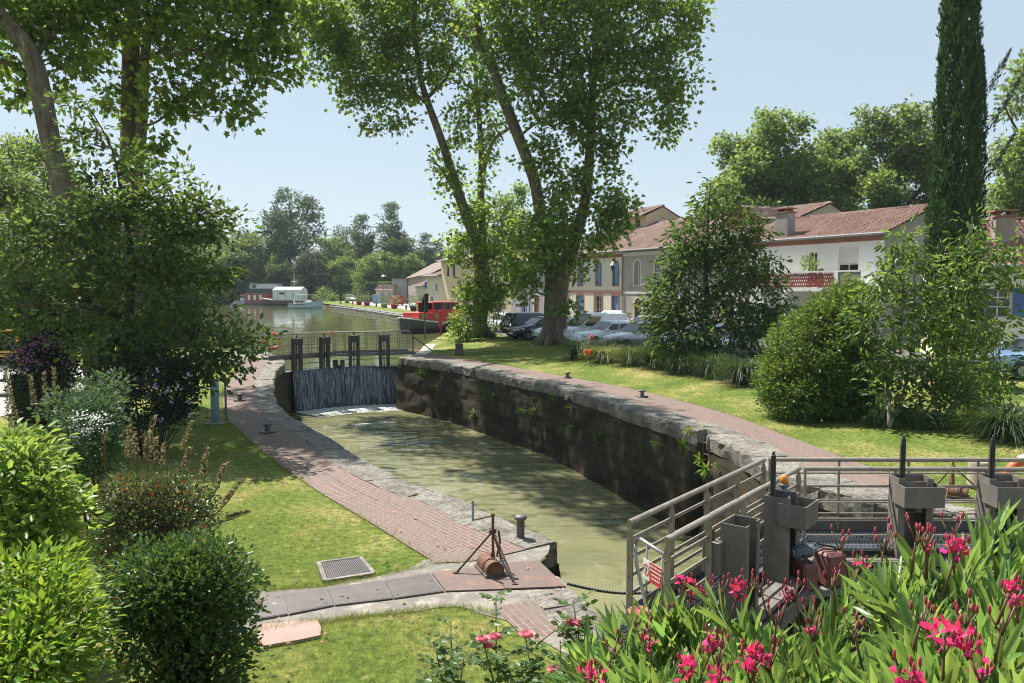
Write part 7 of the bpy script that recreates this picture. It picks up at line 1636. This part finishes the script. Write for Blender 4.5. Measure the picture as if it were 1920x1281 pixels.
for (px, py, Y, r, h, lf, lab, n) in [(1085,690,38.5,1.15,1.35,LF_GR,'dark grass clump at the foot of the massive plane tree',1100),(1135,705,36.5,1.1,1.1,LF_GRL,'pale straw streaked grass clump with red hot pokers',1000),(1185,712,35,1.0,1.2,LF_GRL,'pale green grass clump right of the red hot pokers',900),(1230,715,33.5,1.1,1.35,LF_GR,'dark grass clump left of the chestnut trunk',1000),(1285,722,31.5,1.1,1.3,LF_GR,'dark grass clump just before the chestnut trunk',1000),(1340,735,30,1.1,1.35,LF_GR,'dark grass clump right of the chestnut trunk',1000),(1395,748,28,1.1,1.35,LF_GR,'dark drooping grass clump next to the round shrub',1100),(1440,740,27.5,1.0,1.2,LF_GR,'dark grass clump tucked behind the round shrub',800),(1160,690,39,1.2,1.3,LF_GR,'dark grass clump in front of the silver car',900),(1260,700,36,1.2,1.2,LF_GR,'dark grass clump in front of the pale blue car',900),(1360,715,33.5,1.2,1.2,LF_GR,'dark grass clump behind the chestnut trunk',900),(1420,720,31.5,1.2,1.3,LF_GR,'dark grass clump farthest right before the car park',900),(1885,840,18.2,1.0,1.05,LF_GR,'big arching grass clump at the right edge behind the railings',1300)]:
    p = at(px, py, Y); grass_clump('grass_clump', lab, (p.x, Y, gz(p.x, Y) - .02), r, h, n, lf, group=GG, wid=.035)
GI = 'iris clumps under the saplings'
for (px, Y, lab) in [(1640,20.2,'iris clump under the thin sapling, left one'),(1680,20.0,'iris clump at the thin sapling foot'),(1725,19.6,'iris clump between the two saplings'),(1765,19.4,'iris clump left of the big arching grass')]:
    p = at(px, 800, Y); grass_clump('iris_clump', lab, (p.x, Y, gz(p.x, Y) - .02), .55, .75, 70, LF_IRIS, 'iris', GI, .055, .75)
def poker(label, pos, h):
    e = empty('red_hot_poker', pos, 0, label, 'flower', 'red hot poker flowers'); mb = MB(); mb.tube([(0,0,0),(.03,0,h)], .014, 6); mb.build('stem', STEMG, e); n = 90; t = rng.random(n); a = rng.random(n)*6.283; o = np.stack([np.cos(a), np.sin(a), -.6*np.ones(n)], 1)
    leaves('flower_head', 'kite', np.stack([.03 + .03*np.cos(a), .03*np.sin(a), h + .02 - .26*t], 1), o, o + np.array([0,0,1.2]), .075, PET_O, e, 1.4)
for (px, py, Y, lab) in [(1098,656,35.6,'orange red hot poker before the dark grass clump, left one'),(1106,655,35.6,'orange red hot poker before the dark grass clump, right one'),(1108,628,37,'taller orange red hot poker at the white hatchback'),(1875,770,19,'single orange red hot poker near the right edge')]:
    p = at(px, py, Y); z = gz(p.x, Y); poker(lab, (p.x, Y, z), p.z - z)
# leafy shrub round the slim plane foot, ivy like bush left of it
b = gp(870, 640); b = (b.x, 52.0, 0.0); bush('leafy_shrub', 'bright leafy shrub at the left foot of the slim plane tree', b, [Bm(878,602,52,28,28,b,1.2),Bm(862,625,51.5,20,18,b,.8),Bm(890,575,52.5,24,26,b,.8),Bm(858,605,52,12,14,b,.5)], LF_LIME, 'leaf', .2, 1700, .35, .6)
b = (at(925,620,54).x, 54.0, .1); bush('leafy_shrub', 'green shrub between the slim plane trunk and the people carrier', b, [Bm(925,595,54,22,35,b,1),Bm(930,560,54.5,18,22,b,.6)], LF_FAR, 'leaf', .17, 1200, .3, .6)
b = (at(1845,690,22.5).x, 22.5, .3); bush('leafy_shrub', 'broad leaved bush right of the cypress foot near the light blue car', b, [Bm(1830,735,22,50,28,b,1),Bm(1800,700,23,40,36,b,1)], LF_SAP, 'walnut', .2, 900, .3, .6)
b = (at(1880,660,26).x, 26, .3); bush('leafy_shrub', 'light green shrub behind the saplings before the cream garden wall', b, [Bm(1845,620,26,26,30,b,1),Bm(1825,655,26,22,34,b,1)], LF_YEL, 'leaf', .12, 1500, .25, .6)
b = (at(585,565,190).x, 190, .2); bush('leafy_shrub', 'yellow green palm like shrub at the far quay corner', b, [Bm(605,552,190,9,9,b,1),Bm(618,558,192,8,8,b,.8)], LF_FARY, 'lance', .9, 420, .8, .4)
# weeds on the walls
GW_ = 'fern tufts on the lock walls'
def tuft(px, py, Y, n=26, r=.2, lab='small fern tuft rooted in a joint of the dark right lock wall', mat=None):
    p = at(px, py, Y); e = empty('fern_tuft', p.to_tuple(), 0, lab, 'fern', GW_); o = unit(rng.normal(size=(n,3)) + np.array([-.7,-.5,.15])); 
    leaves('fronds', 'lance', o*.02, o + np.array([0,0,-.15]), rnd_unit(n) + np.array([0,0,.8]), r*(.6+.7*rng.random(n)), mat or LF_YEL, e, 1.3)
def wallY(px):
    u = (px-960)/FPX; best = None
    P, _ = resample(R_lock, .1); i = np.argmin(np.abs(P[:, 0] - u*P[:, 1])); return P[i, 1]
for (px, py, r) in [(1280,835,.24),(1292,808,.16),(1325,880,.28),(1315,862,.2),(1233,832,.2),(1285,850,.15),(1345,870,.1),(790,700,.35),(800,696,.3),(832,712,.3),(815,725,.2),(905,735,.3),(925,745,.28),(980,770,.3),(1000,772,.22),(1068,765,.2),(1075,800,.25),(1008,750,.25),(890,775,.3),(860,760,.22),(1120,820,.2),(1040,742,.2)]:
    tuft(px, py, wallY(px) - .42, 24, r, mat=LF_YEL if px > 1200 else LF_FAR)
for (px, py, r) in [(524,712,.3),(515,733,.22),(522,765,.2)]: tuft(px, py, 36, 22, r, 'small fern tuft on the curved left lock wall')
tuft(1030, 1066, 10.6, 14, .09, 'tiny green weed on the left wall end below the coping')
# ---- oleanders, roses (on the bank below the camera)
def oleander(label, base, shoots, flowers):
    """shoots = [(px, py, Y)...] shoot tips; each carries whorls of long narrow leaves"""
    e = empty('oleander', base, 0, label, 'oleander', 'oleander bushes below the camera'); b0 = Vector(base); mb = MB(); PS, DS, NS, SS = [], [], [], []
    for (px, py, Y) in shoots:
        tip = at(px, py, Y) - b0; root = Vector((tip.x*.35 + random.uniform(-.15,.15), tip.y*.35 + random.uniform(-.1,.1), 0)); mid = root.lerp(tip, .55) + Vector((0,0,.12))
        mb.tube([root, mid, tip], [.013,.010,.004], 6); ax = (tip - mid).normalized(); n = random.randint(15, 21)
        for i in range(n):
            t = 1 - (i/n)**1.1*.95; c = mid.lerp(tip, t) if t > 0 else mid; a = i*2.2 + random.uniform(-.3,.3); x = ax.orthogonal().normalized(); y = ax.cross(x); o = x*math.cos(a) + y*math.sin(a)
            op = .28 + .62*(1-t) + random.uniform(-.15,.22); d = (ax*(1.0 - op*.45) + o*op*.9).normalized()
            PS.append(c); DS.append(d); NS.append(ax - d*ax.dot(d) - o*.2); SS.append(random.uniform(.16,.27)*(1 - .35*t**3))
    mb.build('stems', STEMG, e, True)
    leaves('foliage', 'lance', np.array([tuple(p) for p in PS]), np.array([tuple(p) for p in DS]), np.array([tuple(p) for p in NS]) + rng.normal(size=(len(PS),3))*.15, np.array(SS), LF_OLE, e, 1.0)
    for (px, py, Y, kind, sc) in flowers:
        c = at(px, py, Y) - b0; st = MB(); lo = c - Vector((random.uniform(-.05,.05), 0, .16*sc)); st.tube([lo, c], .0045, 5); buds = MB(); k = random.randint(3, 5)
        for i in range(k):
            a = i*2.4; q = c + Vector((math.cos(a)*.035, math.sin(a)*.03, random.uniform(-.01,.05)))*sc; st.tube([c - Vector((0,0,.05*sc)), q], .0028, 4); buds.lathe([(.002,0),(.0055*sc,.010),(.0045*sc,.022),(.001,.030)], 7, q)
        fo = st.build('flower_stalk', STEMR, e, True); buds.build('blossoms', BUD, fo, True)
        if kind:
            m = 9 if kind == 1 else 22; o = rnd_unit(m) + np.array([0,-.5,.5]); o = unit(o); pos = np.array(c) + o*.010*sc + rng.normal(size=(m,3))*.013*sc
            leaves('blossom', 'leaf', pos, o + rng.normal(size=(m,3))*.35, o[:, ::-1] + rnd_unit(m)*.5, .027*sc*(.8+.4*rng.random(m)), PET_R, fo, 1.7)
random.seed(21)
def edge(px):       # top outline of the oleander mass in the picture
    return float(np.interp(px, [990,1090,1160,1240,1330,1400,1480,1560,1630,1680,1740,1800,1850,1890,1930], [1290,1210,1175,1135,1120,1150,1185,1120,1060,1050,1030,1010,985,965,960]))
def shoots(x0, x1, n, Y0, Y1):
    out = []
    for i in range(n):
        x = random.uniform(x0, x1); f = random.random()**.8; Y = Y1 + (Y0-Y1)*f; y = edge(x) + 62 + f*(1340 - edge(x)) + random.uniform(-25, 25); out.append((x, y, Y))
    for x in np.arange(x0, x1, 30): out.append((x + random.uniform(-8,8), edge(x) + random.uniform(8, 78), Y1 + random.uniform(-.15,.15)))
    return out
def obase(px, Y): p = at(px, 1100, Y); return (p.x, Y, gz(p.x, Y))
oleander('oleander bush with small crimson flowers at the bottom centre, nearest the gate steps', obase(1220, 3.5), shoots(1040,1370,44,2.3,3.7), [(1150,1215,3.2,0,1),(1205,1185,3.3,0,1),(1283,1092,3.7,2,1),(1296,1108,3.7,1,1),(1325,1112,3.6,2,.8),(1350,1105,3.6,0,1.1),(1385,1105,3.5,2,1),(1405,1095,3.5,0,1),(1290,1255,2.6,2,1.1),(1215,1205,3,1,.8),(1345,1230,2.6,0,1),(1250,1140,3.6,0,.9),(1105,1265,2.8,2,1.1)])
oleander('oleander bush with scattered crimson blossom and many buds in front of the pump unit', obase(1500, 3.2), shoots(1340,1660,48,2.0,3.5), [(1410,1232,2.5,2,1),(1408,1255,2.4,2,.9),(1442,1236,2.5,1,.9),(1490,1105,3.4,0,1.2),(1478,1120,3.4,1,.8),(1520,1150,3.2,0,1),(1525,1185,3,1,.8),(1455,1155,3.2,0,1),(1560,1085,3.3,0,1),(1575,1010,3.4,0,1.1),(1612,1060,3.2,1,.8),(1338,1205,2.8,2,.9),(1345,1270,2.4,2,.9),(1600,1180,2.6,0,1),(1425,1100,3.4,0,1)])
oleander('tallest oleander bush with big crimson flower clusters at the right bottom corner', obase(1790, 2.9), shoots(1630,1940,56,1.7,3.2), [(1795,1028,2.9,2,1.15),(1720,995,3.1,0,1.2),(1735,1010,3,0,1),(1785,990,3,0,1.1),(1770,1192,2.1,2,1.25),(1815,1208,2.1,2,.9),(1812,1150,2.3,0,.9),(1895,1105,2.4,2,.7),(1900,1125,2.3,1,.7),(1730,1150,2.4,0,1),(1700,1275,1.9,2,.9),(1660,1010,3.2,0,1.2),(1840,1255,1.9,1,.7),(1740,1030,3,1,.7),(1880,1160,2.2,0,1)])
def rose_bush(label, base, canes, blooms, nleaf=9):
    e = empty('rose_bush', base, 0, label, 'rose bush', 'rose bushes at the bottom centre'); b0 = Vector(base); mb = MB(); PS, DS, NS, SS = [], [], [], []
    for (px, py, Y, lx_) in canes:
        tip = at(px, py, Y) - b0; root = Vector((tip.x + lx_, tip.y*.6, 0)); mid = root.lerp(tip, .5) + Vector((random.uniform(-.05,.05), 0, .06)); pts = [root, mid, tip]; mb.tube(pts, [.008,.006,.003], 6)
        for i in range(nleaf*2):
            t = random.uniform(.15, 1); c = root.lerp(mid, t*2) if t < .5 else mid.lerp(tip, t*2-1); a = random.uniform(0, 6.283); o = Vector((math.cos(a), math.sin(a)*.8, random.uniform(.0,.6))).normalized(); L = random.uniform(.06,.12); mb.tube([c, c + o*L], .0022, 4)
            for q, (f, s) in enumerate([(1,0),(.75,1),(.75,-1),(.45,1),(.45,-1)]):
                sd = o.cross(Z3).normalized()*s; PS.append(c + o*L*f); DS.append((o*(.5 if s else 1) + sd).normalized()); NS.append(Vector((random.gauss(0,.4), random.gauss(0,.4) - .2, 1))); SS.append(random.uniform(.032,.055))
    mb.build('canes', STEMG, e, True); leaves('foliage', 'leaf', np.array([tuple(p) for p in PS]), np.array([tuple(p) for p in DS]), np.array([tuple(p) for p in NS]), np.array(SS), LF_ROSE, e, 1.35)
    for (px, py, Y, r) in blooms:
        c = np.array(at(px, py, Y) - b0); m = 46; lay = np.linspace(0, 1, m); a = np.arange(m)*2.4; o = np.stack([np.cos(a)*(.25+lay), np.sin(a)*(.25+lay), 1.15-lay*1.0], 1); o = unit(o); tilt = np.array([0,-.35,.2])
        leaves('blossom', 'leaf', c + o*r*.45*(.4+.6*lay)[:, None] - np.array([0,0,r*.3]), unit(o + tilt*.3 + np.array([0,0,.35])), np.stack([-np.cos(a), -np.sin(a), .5*np.ones(m)], 1), r*(.7+.35*lay), PET_K, e, 2.2)
random.seed(31)
rose_bush('loose rose bush with pink blooms at the bottom, left of the brick patch', obase(900, 4.5), [(930,1115,4.6,.1),(845,1160,4.7,.05),(815,1205,4.6,.03),(985,1195,4.4,.05),(900,1180,4.5,.1),(870,1230,4.4,0),(950,1225,4.4,.05),(800,1260,4.4,0),(985,1240,4.3,0),(930,1270,4.3,0),(1010,1225,4.3,.05)], [(905,1200,4.5,.035),(928,1196,4.55,.038),(915,1212,4.5,.032),(988,1192,4.4,.04)])
rose_bush('rose bush with pale pink blooms between the brick patch and the oleander', obase(1080, 4.0), [(1076,1170,4.1,.05),(1074,1125,4.1,.02),(1050,1200,4.1,.05),(1110,1180,4.0,.0),(1040,1250,4.0,.05),(1080,1240,4.0,0),(1120,1230,4,0),(1198,1152,3.9,.1),(1060,1275,3.9,0)], [(1078,1171,4.1,.043),(1198,1151,3.9,.05),(1040,1258,4,.035),(1062,1280,3.9,.03)])
# ---- lawn blades (nobody could count them)
def lawn(n, x0, x1, y0, y1, h, wid, test, name='grass', lab='short mown grass of the lawn'):
    X = x0 + (x1-x0)*rng.random(n*2); Y = y0 + (y1-y0)*rng.random(n*2)**1.4; k = test(X, Y); X, Y = X[k][:n], Y[k][:n]
    f = np.sin(X*1.7+1)*np.sin(Y*1.3) + np.sin(X*.6+2)*np.cos(Y*.8) + .8*rng.normal(size=len(X)); k = f > -.7; X, Y = X[k], Y[k]; m = len(X)
    Z = np.array([gz(a, b) for a, b in zip(X, Y)]); pos = np.stack([X, Y, Z], 1); d = unit(rng.normal(size=(m,3))*np.array([.6,.6,.1]) + np.array([0,0,.75]))
    o = leaves(name, 'blade', pos, d, rnd_unit(m), h*(.5+.8*rng.random(m)), leafmat('lawn_blade', (.14,.20,.04), (.30,.38,.07), .4, .05, .4, .6, alt=(.40,.33,.15), altp=.2), None, wid); tag(o, lab, kind='stuff')
PAV = np.array(L_out + gl([(466,1190)]))
path_poly = L_out + L_lock[::-1]; pav = PAVE; pb = gl([(925,1140),(1008,1128),(1100,1205),(1040,1245),(955,1190)])
def ok_left(X, Y): return ~(inside(path_poly, X, Y) | inside(pav, X, Y) | inside(pb, X, Y) | inside(HOLE, X, Y) | inside([xy(p) for p in gr], X, Y) | inside([xy(p) for p in sl], X, Y)) & (X < np.interp(Y, [4,8,12], [1.4,1.0,-.4]))
lawn(190000, -8, 1.5, 5.0, 22, .06, .8, ok_left)
rp = R_out + R_lock[::-1]
def ok_right(X, Y): s = X*.919 + Y*.394; return ~(inside(R_out + [xy(p) for p in map(Vector, [])] + R_in[::-1], X, Y) | inside(HOLE, X, Y)) & (X > np.interp(Y, [12,16.8,21.9,28.6,39.8,44], [8.2,7.2,6.35,4.25,-.4,-3.7])) & (s < 19.6)
lawn(90000, -4, 16, 12, 46, .07, 1.3, ok_right, 'grass', 'short grass of the right bank')

def fringe(poly, n, h, name, closed=False):
    """longer unmown blades along an edge of the paving"""
    P, t = resample(list(poly), .05); i = rng.integers(0, len(P), n); N = normals2(P)
    k = np.sin(i*.11) + np.sin(i*.037+1) + rng.normal(size=n)*.8 > -.5; i = i[k]; m = len(i)
    q = P[i] + rng.normal(size=(m,2))*.035; pos = np.stack([q[:,0], q[:,1], np.array([gz(a,b) for a,b in q])], 1)
    d = unit(rng.normal(size=(m,3))*np.array([.8,.8,.1]) + np.array([0,0,.8])); o = leaves(name, 'blade', pos, d, rnd_unit(m), h*(.4+.9*rng.random(m)), MATS['lawn_blade'], None, .8); tag(o, 'longer grass fringing the edge of the paving', kind='stuff')
fringe(L_out[:40] if len(L_out) > 40 else L_out, 9000, .085, 'grass_fringe'); fringe(gl([(468,1111),(607,1100),(715,1080),(800,1062)]), 2600, .07, 'grass_fringe'); fringe(gl([(466,1190),(640,1162),(850,1138),(925,1150)]), 3200, .08, 'grass_fringe'); fringe(R_out, 9000, .09, 'grass_fringe')
fringe([xy(p) for p in gr] + [xy(gr[0])], 500, .06, 'grass_fringe'); fringe([xy(p) for p in sl] + [xy(sl[0])], 700, .06, 'grass_fringe')

# dead leaves blown over the lawn and the bricks
n = 1500; X = -9 + 17*rng.random(n); Y = 6.5 + 24*rng.random(n)**1.5; k = ~inside(HOLE, X, Y); X, Y = X[k], Y[k]; m = len(X)
pos = np.stack([X, Y, np.array([gz(a, b) for a, b in zip(X, Y)]) + .045], 1); o = leaves('fallen_leaves', 'leaf', pos, rnd_unit(m)*np.array([1,1,.15]), np.tile([0,0,1.], (m,1)) + rng.normal(size=(m,3))*.25, .05*(.5+.8*rng.random(m)), leafmat('dead_leaf', (.30,.19,.09), (.25,.15,.06), .4, .04, .15, .7), None, 1.3); tag(o, 'dry brown leaves scattered over lawn and bricks', kind='stuff')
# ================================================================== summer air
hz_ = MB(); hz_.box((0, 395, 38), (1520, 870, 90)); hm = bpy.data.materials.new('haze'); hm.use_nodes = True; _h = hm.node_tree; _h.nodes.remove(_h.nodes['Principled BSDF'])
pv = _h.nodes.new('ShaderNodeVolumePrincipled'); pv.inputs['Color'].default_value = (0.80, 0.88, 1.0, 1); pv.inputs['Density'].default_value = 0.0002; pv.inputs['Anisotropy'].default_value = 0.2
_h.links.new(pv.outputs[0], _h.nodes['Material Output'].inputs['Volume'])
tag(hz_.build('haze', hm), kind='stuff', label='thin bluish summer haze over the far wood and hill')
